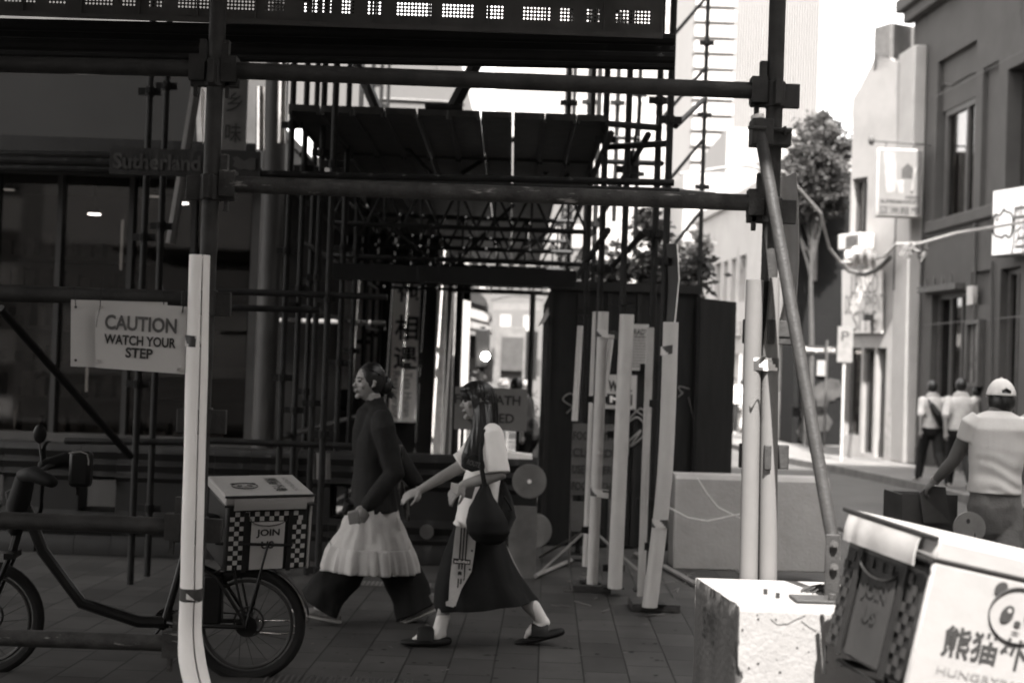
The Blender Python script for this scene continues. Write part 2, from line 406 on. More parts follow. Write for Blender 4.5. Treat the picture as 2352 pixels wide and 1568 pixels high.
mb = MB(); z = F(2180, 512).z; mb.ob(FB + FU * 4 + V((0, 0, z - .12)), FU * (Wn - 5.2), FN * .10, (0, 0, .24)); mb.build('string_course', render_m, nb, bevel=.03)
mb = MB(); mb.ob(FB + V((0, 0, H_top)) - FN * .1, FU * (Wn + .25), FN * .45, (0, 0, .28)); mb.ob(FB + V((0, 0, H_top - .25)), FU * (Wn + .1), FN * .22, (0, 0, .25)); mb.build('cornice', render_m, nb, bevel=.03)
mb = MB(); mb.ob(FB + FU * (Wn - .9), FU * 1.0, FN * .30, (0, 0, F(2090, 130).z)); mb.build('pilaster', mat('pale_render', .30, .85, var=.1, scale=2, stain=(.3, .64, 3, (1, 1, .2))), nb, bevel=.05)
# dark flat upright strips on the pilaster
mb = MB()
for (x, y0, y1) in ((2087, 265, 345), (2086, 468, 668)):
    p0, p1 = F(x, y1), F(x, y0); mb.ob(V((p0.x, p0.y, p0.z)) + FN * .3, FU * .45, FN * .01, (0, 0, p1.z - p0.z))
mb.build('dark_strip', dark_in, nb)
# cracked render line
mb = MB(); pts = [F(x, y) + FN * .0 - IN * .0 for x, y in ((2152, 205), (2160, 192), (2175, 196), (2190, 185), (2212, 172), (2236, 162))]
mb.path([p + IN * .10 for p in pts], .02, 5); mb.build('crack', trim_m, nb)
# spiky ledge over the lower window
mb = MB(); p0, p1 = F(2128, 674), F(2216, 664); mb.ob(V((p1.x, p1.y, p1.z)), p0 - p1, FN * .2, (0, 0, .12))
for k in range(4): q = p1.lerp(p0, .15 + k * .22); mb.path([q + FN * .15 + V((0, 0, .1)), q + FN * .15 + V((0, 0, .34))], [.05, .01], 5)
mb.build('ledge', trim_m, nb)
for (xa_, ya_, xb_, yb_, r_) in ((2246, 512, 2240, 1090, .03), (2284, 600, 2282, 1110, .025), (2126, 520, 2120, 660, .025)):
    mb = MB(); mb.path([F(xa_, ya_) + FN * .05, F(xb_, yb_) + FN * .05], r_, 8); mb.build('conduit', trim_m, nb)
mb = MB(); q = F(2245, 700); mb.ob(q + FN * .005, FU * .28, FN * .1, (0, 0, .36)); mb.build('meter_box', mat('grey_metal', .35, .5), nb, bevel=.01)
mb = MB(); zz_ = F(2200, 1040).z
for s0_, s1_ in ((0, holes[5][0]), (holes[5][1], holes[3][0]), (holes[3][1], Wn - .9)): mb = MB(); mb.ob(FB + FU * (s0_ + .01), FU * (s1_ - s0_ - .02), FN * .04, (0, 0, zz_)); mb.build('plinth', mat('dark_plinth', .035, .7, var=.3), nb)
for zz_ in (2.9, 5.0, 7.6):
    mb = MB(); mb.ob(FB + FU * 3 + V((0, 0, zz_)), FU * (Wn - 4), FN * .004, (0, 0, .02)); mb.build('joint_line', trim_m, nb)
# poster case
pc = thing('poster_case', F(2245, 890), 'narrow framed poster case lit from inside on the grey rendered wall', 'poster case')
a, b, c, d = hole(2230, 735, 2262, 888)
frame(pc, FB + FN * .01, FU, FN, a, b, c, d, .08, .12)
pm = mat('mottled_poster', .14, .4, var=.9, scale=6)
pane(pc, FB, FU, FN, a + .08, b - .08, c + .08, d - .08, .03, pm, 'poster')
# projecting light box with rhinoceros drawing
sg = thing('light_box_sign', F(2300, 590), 'white light box sign with a rhinoceros outline, cut by the right edge', 'sign')
n_s = V((-.93, -.37, 0)).normalized(); u_s = V((.37, -.93, 0)).normalized(); p00 = F(2276, 590) + FN * .75
def SP(x, y): return PL(x, y, p00, n_s)
A_, B_ = SP(2276, 590), SP(2276, 437); Wd = 1.7; Hs = B_.z - A_.z
mb = MB(); mb.ob(A_, u_s * Wd, -n_s * .22, (0, 0, Hs)); mb.build('case', trim_m, sg)
mb = MB(); mb.ob(A_ + u_s * .03 + V((0, 0, .03)) + n_s * .006, u_s * (Wd - .06), -n_s * .005, (0, 0, Hs - .06)); mb.build('face_panel', emit('lit_acrylic', .5, .12), sg)
rh = [(2283, 500), (2281, 520), (2283, 535), (2289, 542), (2296, 541), (2299, 545), (2304, 543), (2307, 538), (2312, 538), (2315, 544), (2320, 543), (2324, 535), (2327, 515), (2327, 498), (2322, 487), (2310, 484), (2306, 478), (2302, 486), (2298, 492), (2292, 493), (2288, 489), (2284, 494)]
mb = MB(); mb.path([SP(x + 1, y + 2) + n_s * .012 for x, y in rh], .02, 6, closed=True); mb.path([SP(x + 1, y) + n_s * .012 for x, y in ((2288, 497), (2291, 510), (2295, 500))], .014, 5); mb.build('rhinoceros_outline', ink, sg)
text('MR.', SP(2344, 488), u_s, (0, 0, 1), .22, .26, ink_g, sg, lift=.012)
text('犀', SP(2347, 530), u_s, (0, 0, 1), .5, .85, ink_g, sg, lift=.012)

# ------------------------------------------------------------------ gabled white building with supermarket
A = G(2076, 1062, .015); B = G(1936, 1040, .015); B = V((B.x * .955, B.y * .955, .015))
GN = (B - A).cross(V((0, 0, 1))).normalized()
if GN.y > 0: GN = -GN
GU = (B - A).normalized(); GI = -GN
def Q(x, y, off=0): return PL(x, y, A + GN * off, GN)
gable_r = mat('sunlit_white_render', .21, .85, var=.16, scale=1.2, stain=(.075, .60, 1.3, (1, 1, .2)))
white_r = mat('white_render', .30, .85, var=.1, scale=1.2, stain=(.17, .60, 1.6, (1, 1, .25)))
gbd = thing('gabled_building', tuple(A.lerp(B, .5)), 'white gabled shop building with a chimney, in full sun beyond the grey building', 'building')
poly = [(2077, 1062), (2077, 152), (2050, 138), (2037, 128), (2014, 124), (2003, 150), (1975, 200), (1959, 226), (1956, 252), (1945, 275), (1936, 300), (1936, 1047)]
# build front as strips with openings: use wall grid up to z, then gable prism
W_ = (B - A).length; zt = Q(2000, 300).z
def gh(xl, yt, xr, yb):
    ua = (Q(xr, (yt + yb) / 2) - A).dot(GU); ub = (Q(xl, (yt + yb) / 2) - A).dot(GU); m = (xl + xr) / 2
    return (max(.02, ua), min(W_ - .02, ub), max(.02, Q(m, yb).z), Q(m, yt).z)
g_h = [gh(1956, 410, 1990, 600), gh(1932, 800, 1976, 1000), gh(1981, 800, 2006, 1042), gh(2011, 800, 2033, 1052)]
mb = MB(); wall(mb, A, GU, W_, zt, GI * .3, g_h)
top = [A + V((0, 0, zt)), Q(2077, 152), Q(2050, 138), Q(2037, 128), Q(2014, 124), Q(1975, 200), Q(1959, 226), Q(1956, 252), B + V((0, 0, zt))]
mb.prism(top, GI * .35); mb.ob(B - GU * .02 + GI * .31, GI * 7, GU * .02, (0, 0, zt)); mb.build('wall', gable_r, gbd)
mb = MB()
for (a, b, c, d) in g_h: mb.ob(A + GU * (a - .05) + V((0, 0, c)) + GI * .32, GU * (b - a + .1), GI * .05, (0, 0, d - c + .1))
mb.build('backing', dark_in, gbd)
mb = MB(); q = Q(2025, 120); mb.cb((q.x + GI.x * .4, q.y + GI.y * .4, q.z + .1), .55, .8, 1.0, GU, GI); mb.build('chimney', mat('sooty_render', .1, .9), gbd, bevel=.02)
a, b, c, d = g_h[0]; wf = frame(gbd, A + GI * .12, GU, GI, a, b, c, d, .07, .06, mull=(.5,)); pane(wf, A, GU, GI, a, b, c, d, .16)
a, b, c, d = g_h[1]; wf = frame(gbd, A + GI * .12, GU, GI, a, b, c, d, .05, .06, mull=(.85,)); pane(wf, A, GU, GI, a, b, c, d, .16)
mb = MB()
for k in range(5):
    zz = c + .35 + k * .42; mb.ob(A + GU * (a + .05) + V((0, 0, zz)) + GI * .22, GU * (b - a - .1), GI * .08, (0, 0, .03))
    for j in range(7): mb.ob(A + GU * (a + .1 + j * (b - a - .15) / 7) + V((0, 0, zz + .03)) + GI * .22, GU * .12, GI * .07, (0, 0, random.uniform(.15, .33)))
mb.build('shop_display', mat('pale_goods', .6, .6, var=.6, scale=9), gbd)
mb = MB(); mb.ob(A + GU * (a + .05) + V((0, 0, d - .12)) + GI * .2, GU * (b - a - .1), GI * .08, (0, 0, .06)); mb.build('shop_light', emit('shop_light_tube', .8, 1), gbd)
a, b, c, d = g_h[2]; wf = frame(gbd, A + GI * .1, GU, GI, a, b, c, d, .06, .06); wf.name = 'door'; pane(wf, A, GU, GI, a, b, c, d, .14, mat('pale_door_panel', .5, .3, var=.3, scale=3), 'door_panel')
# darker plinth tiles
mb = MB(); z = Q(2045, 945).z; mb.ob(A + GU * .05, GU * .55, GN * .04, (0, 0, z)); mb.build('plinth', mat('grey_tiles', .2, .4, var=.3), gbd)
# hoarding board with lettering on the first floor
bd = thing('notice_board', Q(1985, 765, .02), 'bleached white board with faded lettering above the supermarket window', 'sign')
p1, p2, p3, p4 = Q(1937, 765, .06), Q(2029, 765, .06), Q(2029, 620, .06), Q(1937, 620, .06)
mb = MB(); mb.prism([p1, p2, p3, p4], GN * .04); mb.build('board', mat('bleached_board', .5, .6, var=.06), bd)
fm = mat('faded_ink', .2, .7)
text('LEASED', Q(1985, 652, .11), -GU, (0, 0, 1), .9, .45, fm, bd); text('DEVELOPMENT', Q(1985, 698, .11), -GU, (0, 0, 1), 1.3, .42, fm, bd); text('SITE', Q(1985, 738, .11), -GU, (0, 0, 1), .8, .42, fm, bd)
# wall lamp, tarp, aircon
ac = thing('air_conditioner', Q(2010, 575, .05), 'box air conditioner under the upper window of the white gabled building', 'air conditioner')
mb = MB(); q = Q(2008, 572, .05); mb.ob(q, GU * .75, GN * .4, (0, 0, .34)); mb.build('casing', mat('grey_metal', .35, .5), ac, bevel=.02)
mb = MB()
for k in range(9): mb.ob(q + GN * .405 + GU * .06 + V((0, 0, .04 + k * .03)), GU * .4, GN * .01, (0, 0, .012))
mb.build('grille', trim_m, ac)
tp = MB(); tp.sheet(lambda u, v: Q(1940 + 72 * u, 622 - 42 * v - 14 * math.sin(u * 3.1) + 3 * math.sin(u * 22 + v * 4), .35 + .25 * math.sin(v * 2.6) + .04 * math.sin(u * 25)), 30, 10, .01)
tag(tp.build('awning', mat('white_canvas', .4, .7)), 'small sagging white canvas awning above the notice board', 'awning')
wl = thing('wall_lamp', Q(1999, 735, 0), 'small bracket lamp on the bleached notice board', 'lamp')
mb = MB(); mb.path([Q(2003, 765, .12), Q(2001, 735, .14), Q(1996, 730, .3)], .025, 6); mb.build('bracket', trim_m, wl)
mb = MB(); mb.cb(Q(1994, 729, .32), .2, .2, .13); mb.build('lamp_head', trim_m, wl)
# drain pipe and rain head
dp = thing('drain_pipe', F(2064, 560), 'dark drain pipe with a square rain head at the joint of the two buildings', 'drain pipe')
J = lambda x, y: F(x, y) + FN * .12
mb = MB(); mb.path([J(2067, 160), J(2065, 330)], .05, 8); mb.path([J(2072, 155), J(2078, 260)], .05, 8); mb.path([J(2066, 330), J(2063, 480), J(2064, 560), J(2056, 620), J(2046, 660), J(2044, 720)], .09, 8); mb.build('pipe', trim_m, dp)
mb = MB(); mb.cb(J(2072, 196), .32, .32, .38); mb.cb(J(2072, 182), .42, .42, .08); mb.build('rain_head', trim_m, dp)
# hanging supermarket sign facing the camera
hs = thing('hanging_sign', P(2062, 497, 29.3), 'projecting light box of the Asian supermarket hanging from a bracket', 'sign')
a = P(2012, 497, 29.3); b = P(2118, 497, 29.3); t = P(2012, 340, 29.3); w = b.x - a.x; h = t.z - a.z
mb = MB(); mb.box(a.x, a.x + w, 29.3, 29.5, a.z, a.z + h); mb.build('case', mat('grey_metal', .35, .5), hs, bevel=.02)
mb = MB(); mb.box(a.x + .03, a.x + w - .03, 29.29, 29.299, a.z + .03, a.z + h - .03); mb.build('face_panel', mat('pale_sign_face', .14, .5, var=.15, scale=1.5), hs)
cx = a.x + w / 2
mb = MB(); mb.prism([(a.x + .12, 29.288, a.z + h * .95), (a.x + .36, 29.288, a.z + h * .95), (a.x + .42, 29.288, a.z + .52), (a.x + .2, 29.288, a.z + .5)], (0, .001, 0))
mb.prism([(a.x + .4, 29.288, a.z + .76), (a.x + .55, 29.288, a.z + .78), (a.x + .55, 29.288, a.z + .5), (a.x + .4, 29.288, a.z + .5)], (0, .001, 0)); mb.build('carton_picture', mat('pale_print', .2, .6), hs)
mb = MB(); mb.prism([(a.x + .5, 29.2875, a.z + .8), (a.x + .5, 29.2875, a.z + 1.0), (a.x + .62, 29.2875, a.z + 1.12), (a.x + .76, 29.2875, a.z + 1.0), (a.x + .76, 29.2875, a.z + .8)], (0, .001, 0)); mb.build('house_picture', mat('grey_print', .05, .6), hs)
mb = MB(); mb.path([(a.x + .72, 29.28, a.z + .55), (a.x + .76, 29.28, a.z + .95), (a.x + .72, 29.28, a.z + 1.16)], [.025, .02, .008], 6); mb.path([(a.x + .76, 29.28, a.z + .9), (a.x + .86, 29.28, a.z + 1.15)], [.02, .006], 6); mb.build('leek_picture', mat('pale_print', .2, .6), hs)
text('ASIAN', (a.x + w * .76, 29.288, a.z + h * .295), (1, 0, 0), (0, 0, 1), w * .3, .07, ink, hs, bold=.03); text('SUPERMARKET', (cx, 29.288, a.z + h * .225), (1, 0, 0), (0, 0, 1), w * .84, .08, ink, hs, bold=.03)
text('亚洲超市', (cx, 29.288, a.z + h * .1), (1, 0, 0), (0, 0, 1), w * .88, .17, ink, hs, bold=.012)
mb = MB(); br = P(2002, 323, 29.4); mb.path([(br.x, 29.4, br.z), (a.x + w + .3, 29.4, br.z - .06)], .02, 6); mb.ell(br, .07, .07, .1)
for k in (.2, .8): mb.tube((a.x + w * k, 29.4, a.z + h), (a.x + w * k, 29.4, br.z - .03), .012, 6)
mb.build('bracket', trim_m, hs)
# sagging cables / garland
for nm, pts, r, lb in (('cable', [(1560, 400, 27), (1700, 380, 28), (1800, 395, 29), (1885, 490, 30), (1905, 570, 30.5), (1930, 602, 31), (1975, 600, 31), (2030, 590, 30), (2060, 560, 28.5), (2110, 560, 28), (2200, 535, 26), (2352, 510, 24)], .03, 'thick sagging cable slung across the facades to the right edge'),
                       ('garland', [(1935, 603, 30.6), (1950, 622, 30.6), (1985, 631, 30.4), (2010, 622, 30.3), (2030, 606, 30.2), (2045, 590, 30)], .05, 'dark drooping chain hanging below the white canvas awning')):
    mb = MB(); mb.path([P(*q) for q in pts], r, 6); tag(mb.build(nm, trim_m if nm == 'garland' else mat('grey_cable', .25, .6)), lb, nm)
mb = MB()
for k in range(26): q = P(2105 + random.uniform(-22, 25), 572 + random.uniform(-18, 22), 28); mb.path([q, q + V((random.uniform(-.2, .2), random.uniform(-.2, .2), random.uniform(-.25, .1)))], .015, 4)
tag(mb.build('dry_twigs', mat('dry_leaf', .12, .8)), 'clump of dry twigs caught on the sagging cable', 'twigs')

# ------------------------------------------------------------------ dark brick building in the side lane, white building further on
brick = brickmat('dark_brick', .003, .24, .08, .008, 1.5, rot=(0, 0, 0), var=.4, wall=True)
lb = thing('brick_building', (9, 37.5, 0), 'dark brick building with painted murals across the side lane', 'building')
x0 = P(1822, 900, 37.5).x; zt2 = P(1880, 392, 37.5).z
mb = MB(); mb.box(x0, 16, 37.5, 39.3, .02, zt2); mb.build('wall', brick, lb)
mb = MB(); q = P(1872, 540, 37.45); mb.box(q.x - .06, q.x + .06, 37.36, 37.46, q.z - 1.2, zt2 - .1); mb.build('down_pipe', mat('pale_pipe', .12, .7), lb)
mb = MB(); rg = random.Random(3)
for k in range(9):
    q = P(rg.uniform(1835, 1925), rg.uniform(880, 1000), 37.49); pts = [q + V((.35 * rg.uniform(.6, 1.2) * math.cos(t * .9), 0, .28 * math.sin(t * .9))) for t in range(7)]
    mb.prism(pts, (0, -.01 - k * .002, 0))
mb.build('mural', mat('mural_paint', .04, .8, var=.7, scale=2), lb)
mb = MB(); q = P(1888, 845, 37.4); mb.box(q.x - .12, q.x + .12, 37.44, 37.48, q.z - .2, q.z + .2)
pb = mb.build('parking_sign', mat('dull_white_plate', .2)); tag(pb, 'small white parking plate on the dark brick wall', 'sign')
ss = thing('street_sign', P(1882, 803, 36.5), 'dark street name blade reading Heape Ct by the lane', 'sign')
q = P(1882, 803, 36.5); mb = MB(); mb.box(q.x - .62, q.x + .5, 36.5, 36.53, q.z - .09, q.z + .1); mb.build('blade', ink, ss); text('Heape Ct', (q.x - .02, 36.497, q.z), (1, 0, 0), (0, 0, 1), .85, .12, white_m, ss)
mb = MB(); mb.tube((q.x + .2, 36.52, 0), (q.x + .2, 36.52, q.z + .25), .03, 8); mb.build('post', trim_m, ss)
ps = thing('sign_post', G(1932, 1058, .015), 'slim steel post with a small plate in front of the supermarket window', 'sign post')
q = G(1932, 1058, .015); mb = MB(); mb.tube(q, q + V((0, 0, 2.6)), .028, 8); mb.build('post', mat('grey_metal', .35, .5), ps)
mb = MB(); mb.cb(q + V((0, -.04, 2.45)), .32, .02, .75); mb.build('plate', mat('pale_plate', .16, .5), ps); text('P', q + V((0, -.052, 2.62)), (1, 0, 0), (0, 0, 1), .16, .2, ink, ps)
wb = thing('white_building', (FX(46), 46, 0), 'long white building with four narrow windows, behind the pair of white sleeves', 'building')
y0, y1 = 39.4, 54.; o = V((FX(y0), y0, 0)); Wl = (V((FX(y1), y1, 0)) - o).length; FBs = FB; FB = o
zt3 = F(1690, 470).z
hs_ = [hole(1641, 604, 1655, 700), hole(1660, 600, 1671, 698), hole(1678, 594, 1690, 694), hole(1698, 586, 1713, 692), hole(1655, 815, 1668, 915), hole(1672, 812, 1702, 965),
       hole(1752, 790, 1770, 1010), hole(1785, 790, 1800, 900)]
hs_ = [(a, b, max(.03, c), d) for a, b, c, d in hs_ if b < Wl]
mb = MB(); wall(mb, o, FU, Wl, zt3, IN * .4, hs_); mb.ob(o + IN * .41 - FU * .0, IN * 6, FU * .02, (0, 0, zt3)); mb.ob(o + V((0, 0, zt3)), FU * Wl, IN * 6, (0, 0, .02)); mb.build('wall', white_r, wb)
for i, (a, b, c, d) in enumerate(hs_):
    lit = i in (4, 5); m_ = emit('lit_shop_interior', .5, .25) if lit else mat('grey_glass_back', .03, .5)
    pane(wb, o, FU, IN, a, b, c, d, .36, m_, 'window')
mb = MB(); a, b, c, d = hole(1648, 742, 1704, 745); z = F(1670, 775).z; z2 = F(1670, 742).z
mb.ob(o + FU * a + V((0, 0, z)), FU * (b - a), FN * .1, (0, 0, z2 - z)); fs = mb.build('fascia_sign', mat('grey_sign', .3, .6), wb)
text('ENVIROS', o + FU * ((a + b) / 2) + V((0, 0, (z + z2) / 2)) + FN * .1, -FU, (0, 0, 1), (b - a) * .85, (z2 - z) * .6, ink_g, wb, lift=.01)
mb = MB(); mb.ob(o + V((0, 0, zt3)) + FN * .15 + FU * 1.8, FU * (Wl - 1.8), IN * .5, (0, 0, .3)); mb.build('cornice', white_r, wb)
FB = FBs

# ------------------------------------------------------------------ far buildings
def tower(name, xl, xr, yt, d, dep, label, v=.6, yb=None, fins=0, floors=0, balc=False):
    a, b, t = P(xl, 784, d), P(xr, 784, d), P((xl + xr) / 2, yt, d)
    o = thing(name, ((a.x + b.x) / 2, d, 0), label, 'building'); mb = MB(); mb.box(a.x, b.x, d, d + dep, -.1, t.z)
    mb.build('wall', mat('tower_wall_%d' % int(v * 100), v, .8, var=.08, scale=.1), o)
    w = b.x - a.x
    if fins:
        mb = MB()
        for k in range(fins): x = a.x + w * (k + .5) / fins; mb.box(x - w / fins * .2, x + w / fins * .2, d - .5, d - .01, 2, t.z)
        mb.build('fins', mat('tower_fins', .22, .8, var=.05), o)
    if floors:
        for k in range(floors):
            z = (t.z - 3) * (k + .4) / floors + 3; mb = MB()
            mb.box(a.x + w * .06, b.x - w * .06, d - .08, d - .01, z, z + (t.z / floors) * .4); mb.build('window', mat('far_glass', .09, .3, var=.3, scale=.3), o)
    if balc:
        for k in range(40):
            z = t.z * (k + 1) / 40; mb = MB(); mb.box(a.x - w * .05, b.x + w * .12, d - 2.2, d - .1, z, z + .25); mb.box(a.x - w * .05, b.x + w * .12, d - 2.2, d - 2.1, z + .25, z + 1.2); mb.build('balcony', mat('balcony_grey', .30, .8), o)
    return o
tower('office_tower', 1664, 1862, -420, 190, 30, 'pale office tower with fine vertical fins behind the right hand standard', .10, fins=34)
tower('apartment_tower', 1572, 1650, -500, 150, 25, 'white apartment tower with stacked balconies left of the finned tower', .35, balc=True)
tower('far_block', 1655, 1860, 296, 110, 14, 'low pale block at the foot of the office tower', .25, floors=4)
tower('far_block', 1560, 1742, 398, 75, 12, 'long low white block with banded front seen through the scaffold', .35, floors=5)
tower('far_block', 1120, 1560, -150, 240, 30, 'bleached high block glimpsed through the scaffold gap', .3, floors=26)
tower('far_block', 1900, 1990, 330, 130, 14, 'pale block hidden behind the tree and the gabled building', .3, floors=4)
# ================================================================== LEFT CORNER BUILDING (frontal shop, d = 14)
D0 = 14.0
cb_ = thing('corner_building', (-6, D0, 0), 'dark glazed corner shop building behind the scaffold on the left', 'building')
def X(x, y, d): return P(x, y, d).x
def Zz(x, y, d): return P(x, y, d).z
dwall = mat('dark_render', .05, .8, var=.3, scale=2); xr = X(600, 800, D0); xl = -14.
zb, zt_ = Zz(300, 1000, D0), Zz(300, 405, D0)
mb = MB(); mb.box(xl, xr, D0, D0 + .3, .01, zb); mb.box(xl, xr, D0, D0 + .3, zt_, zt_ + .45); mb.box(xl, xr, D0 + .1, D0 + .4, zt_ + .45, 9.5)
mb.box(xr - .14, xr, D0, D0 + .3, zb + .001, zt_ - .001); mb.box(xl, xl + .3, D0, D0 + .3, zb + .001, zt_ - .001); mb.build('wall', dwall, cb_)
mb = MB(); mb.box(xl, xr, D0 + .3, D0 + 7, .01, .06); mb.box(xl, xr, D0 + 7, D0 + 7.2, .01, 4.2); mb.box(xl, xr, D0 + .31, D0 + 7, 4.0, 4.1); mb.box(xr - .1, xr - .02, D0 + .31, D0 + 7, .07, 3.99)
mb.build('interior', mat('shop_interior', .04, .7, var=.3, scale=1.5), cb_)
g_in = glass('shop_glass', .02, .7)
nmull = [X(x, 800, D0) for x in (-30, 120, 285, 430)]
ed = [xl + .3] + nmull + [xr - .14]
for i in range(len(ed) - 1):
    mb = MB(); mb.box(ed[i] + .03, ed[i + 1] - .03, D0 + .12, D0 + .13, zb, zt_); mb.build('window', g_in, cb_)
mb = MB()
for x in nmull: mb.box(x - .025, x + .025, D0 + .05, D0 + .2, zb, zt_)
mb.build('mullion', mat('dark_mullion', .03, .5), cb_)
mb = MB(); zf = Zz(300, 345, D0); zg = Zz(300, 188, D0)
mb.sheet(lambda u, v: (xl + (X(470, 300, D0) - xl) * u, D0 - .3 - .25 * v, zf + (zg - zf) * v + .05 * math.sin(u * 40)), 60, 8, .01); mb.build('fabric_fascia', mat('grey_fabric', .009, .8, var=.15, scale=1.5), cb_)
mb = MB(); mb.box(xl, xr, D0 - .7, D0 - .0 - .01, zf - .25, zf); mb.build('canopy_beam', steel_d, cb_)
# interior things
for i, (x, y, dd) in enumerate(((217, 486, 17), (418, 461, 16.6), (20, 430, 17.4), (356, 446, 18.5))):
    q = P(x, y, dd); mb = MB(); mb.cb(V((q.x, q.y, q.z)), .17, .17, .05); mb.path([(q.x, q.y, q.z + .02), (q.x, q.y, 4.0)], .008, 5)
    lo = thing('ceiling_light', (q.x, q.y, q.z), ['bright round ceiling light inside the dark shop, seen left of the scaffold posts', 'bright ceiling light inside the shop just right of the paired scaffold posts', 'ceiling light inside the shop at the left edge of the picture', 'small dim ceiling light inside the shop between the paired posts and the bright one'][i], 'ceiling light', 'ceiling lights in the shop')
    mb.build('housing', black, lo); mb = MB(); mb.path([(q.x, q.y, q.z - .03), (q.x, q.y, q.z - .034)], .075, 16); mb.build('diffuser', emit('lamp_disc' if i < 2 else 'dim_lamp_disc', .1, 3 if i < 2 else .05), lo)
for i, (x, y1, y2) in enumerate(((281, 505, 620), (206, 690, 900))):
    mb = MB(); q1, q2 = P(x, y1, 15), P(x, y2, 15); mb.box(q1.x - .012, q1.x + .012, 15, 15.02, q2.z, q1.z)
    tag(mb.build('light_strip', emit('thin_strip', .1, .02)), 'thin upright light strip in the dark shop, %s' % ('the higher one' if i == 0 else 'the lower one by the sign edge'), 'light strip')
ct = thing('shop_counter', (-3.6, 16.5, .06), 'long pale topped counter inside the dark shop behind the scaffold', 'counter')
mb = MB(); z = Zz(350, 1000, 15.6); mb.box(X(-200, 1000, 15.6), X(470, 1000, 15.6), 15.6, 16.4, .06, z - .06); mb.build('cabinet', mat('shop_interior', .1), ct)
mb = MB(); mb.box(X(250, 1000, 15.6), X(475, 1000, 15.6), 15.5, 16.5, z - .05, z); mb.build('countertop', mat('pale_counter', .3, .4), ct)
rg = random.Random(11); bm_ = mat('bottle_glass', .06, .25, var=.6, scale=5)
for i in range(12):
    x = (-60, -15, 40, 95, 150, 185, 235, 300, 318, 345, 388, 455)[i]; q = P(x, 1000, 15.9); hh = rg.uniform(.16, .32)
    mb = MB(); mb.path([(q.x, 15.9, z), (q.x, 15.9, z + hh * .6), (q.x, 15.9, z + hh * .75), (q.x, 15.9, z + hh)], [.045, .045, .016, .018], 10)
    tag(mb.build('bottle', bm_), '%s bottle from the left on the counter inside the dark shop' % nth(i), 'bottle', 'bottles on the shop counter')
# dark shelving
sh = thing('wall_shelf', (-4, 20, .06), 'dark wall shelf with rows of goods at the back of the shop', 'shelf')
mb = MB(); mb2 = MB()
for k in range(5):
    zz = 1.0 + k * .5; mb.box(-7.5, -2.3, 20.3, 20.9, zz, zz + .05)
    for j in range(26): w = rg.uniform(.08, .18); x = -7.4 + j * .195; mb2.box(x, x + w, 20.4, 20.7, zz + .052, zz + .05 + rg.uniform(.12, .36))
mb.build('shelf_board', mat('shop_interior', .04), sh); mb2.build('goods', mat('shop_goods', .05, .6, var=.8, scale=6), sh)
# big round column and lit panel behind
co = thing('corner_column', P(612, 900, 12.9), 'large round grey column at the corner of the glazed shop', 'column')
q = G(612, 1090); cx_ = X(613, 800, 12.9); mb = MB(); mb.path([(cx_, 12.9, 0), (cx_, 12.9, 6)], .105, 20); mb.build('shaft', mat('column_paint', .05, .5, var=.2, scale=3), co)
mb = MB(); mb.path([(cx_, 12.9, 0), (cx_, 12.9, .12)], .16, 20); mb.build('base', dwall, co)
# narrow sign strip next to the column (vertical banner)
mb = MB(); p1, p2 = P(515, 110, 12.3), P(563, 345, 12.3); mb.box(p1.x, p2.x, 12.3, 12.33, p2.z, p1.z); vb = mb.build('vertical_sign', mat('grey_sign_dark', .1, .6)); tag(vb, 'narrow grey upright sign hanging left of the round column', 'sign')
for i, k in enumerate('家乡味'): text(k, ((p1.x + p2.x) / 2, 12.295, p1.z - .2 - i * .27), (1, 0, 0), (0, 0, 1), .14, .17, ink, vb)
# plastic flag near left standard
mb = MB(); mb.prism([P(462, 190, 4.6), P(470, 215, 4.6), P(466, 330, 4.6), P(461, 260, 4.6)], (0, .006, 0)); tag(mb.build('plastic_flap', pvc), 'thin white plastic flap poking out beside the left standard', 'plastic scrap')
dgp = MB(); dgp.tube(P(452, 195, 11), P(392, 560, 11), .04, 8); tag(dgp.build('prop_pole', mat('pale_pipe', .3, .7)), 'pale sloping pole in front of the fabric fascia', 'pole')

# ================================================================== LANE BEYOND: banner wall, shop fronts, end of street
bw_ = thing('banner_building', (-1.9, 21, 0), 'dark fronted restaurant building carrying the tall calligraphy banner', 'building')
xa, xb = X(645, 800, 20.3), X(1000, 800, 20.3)
mb = MB(); mb.box(-5.2, xb, 20.3, 23, .01, 4.6); mb.build('wall', mat('black_front', .018, .6), bw_)
mb = MB(); mb.box(xb + .001, xb + .13, 20.25, 20.6, .01, 5.2); mb.build('pilaster', mat('pale_pilaster', .8, .8), bw_)
mb = MB()
for k, x in enumerate((655, 700, 742, 790, 822, 850)):
    q = X(x, 800, 20.2); mb.box(q - .05, q + .07 + .02 * (k % 3), 20.2, 20.29, 1.3, 3.0 + .2 * (k % 2))
mb.build('window', mat('dim_window', .30, .3, var=.5, scale=3), bw_)
mb = MB(); q1, q2 = P(684, 900, 20.1), P(704, 735, 20.1); mb.box(q1.x, q2.x, 20.1, 20.15, q1.z, q2.z); mb.build('lit_window', emit('warm_lit_window', .3, .15), bw_)
bn = thing('banner', P(930, 970, 20.1), 'tall white banner with Chinese calligraphy and the words Tata Hunan Restaurant', 'banner')
a, b = P(892, 968, 20.1), P(966, 640, 20.1); mb = MB(); mb.box(a.x, b.x, 20.1, 20.14, a.z, b.z); mb.build('panel', mat('banner_cloth', .85, .7, var=.06), bn)
cxb = (a.x + b.x) / 2
for s_, y, w_, h_ in (('他', 672, .30, .26), ('相', 752, .33, .36), ('遇', 822, .34, .32)): text(s_, (cxb + .02, 20.098, Zz(930, y, 20.1)), (1, 0, 0), (0, 0, 1), w_, h_, ink, bn, bold=.02)
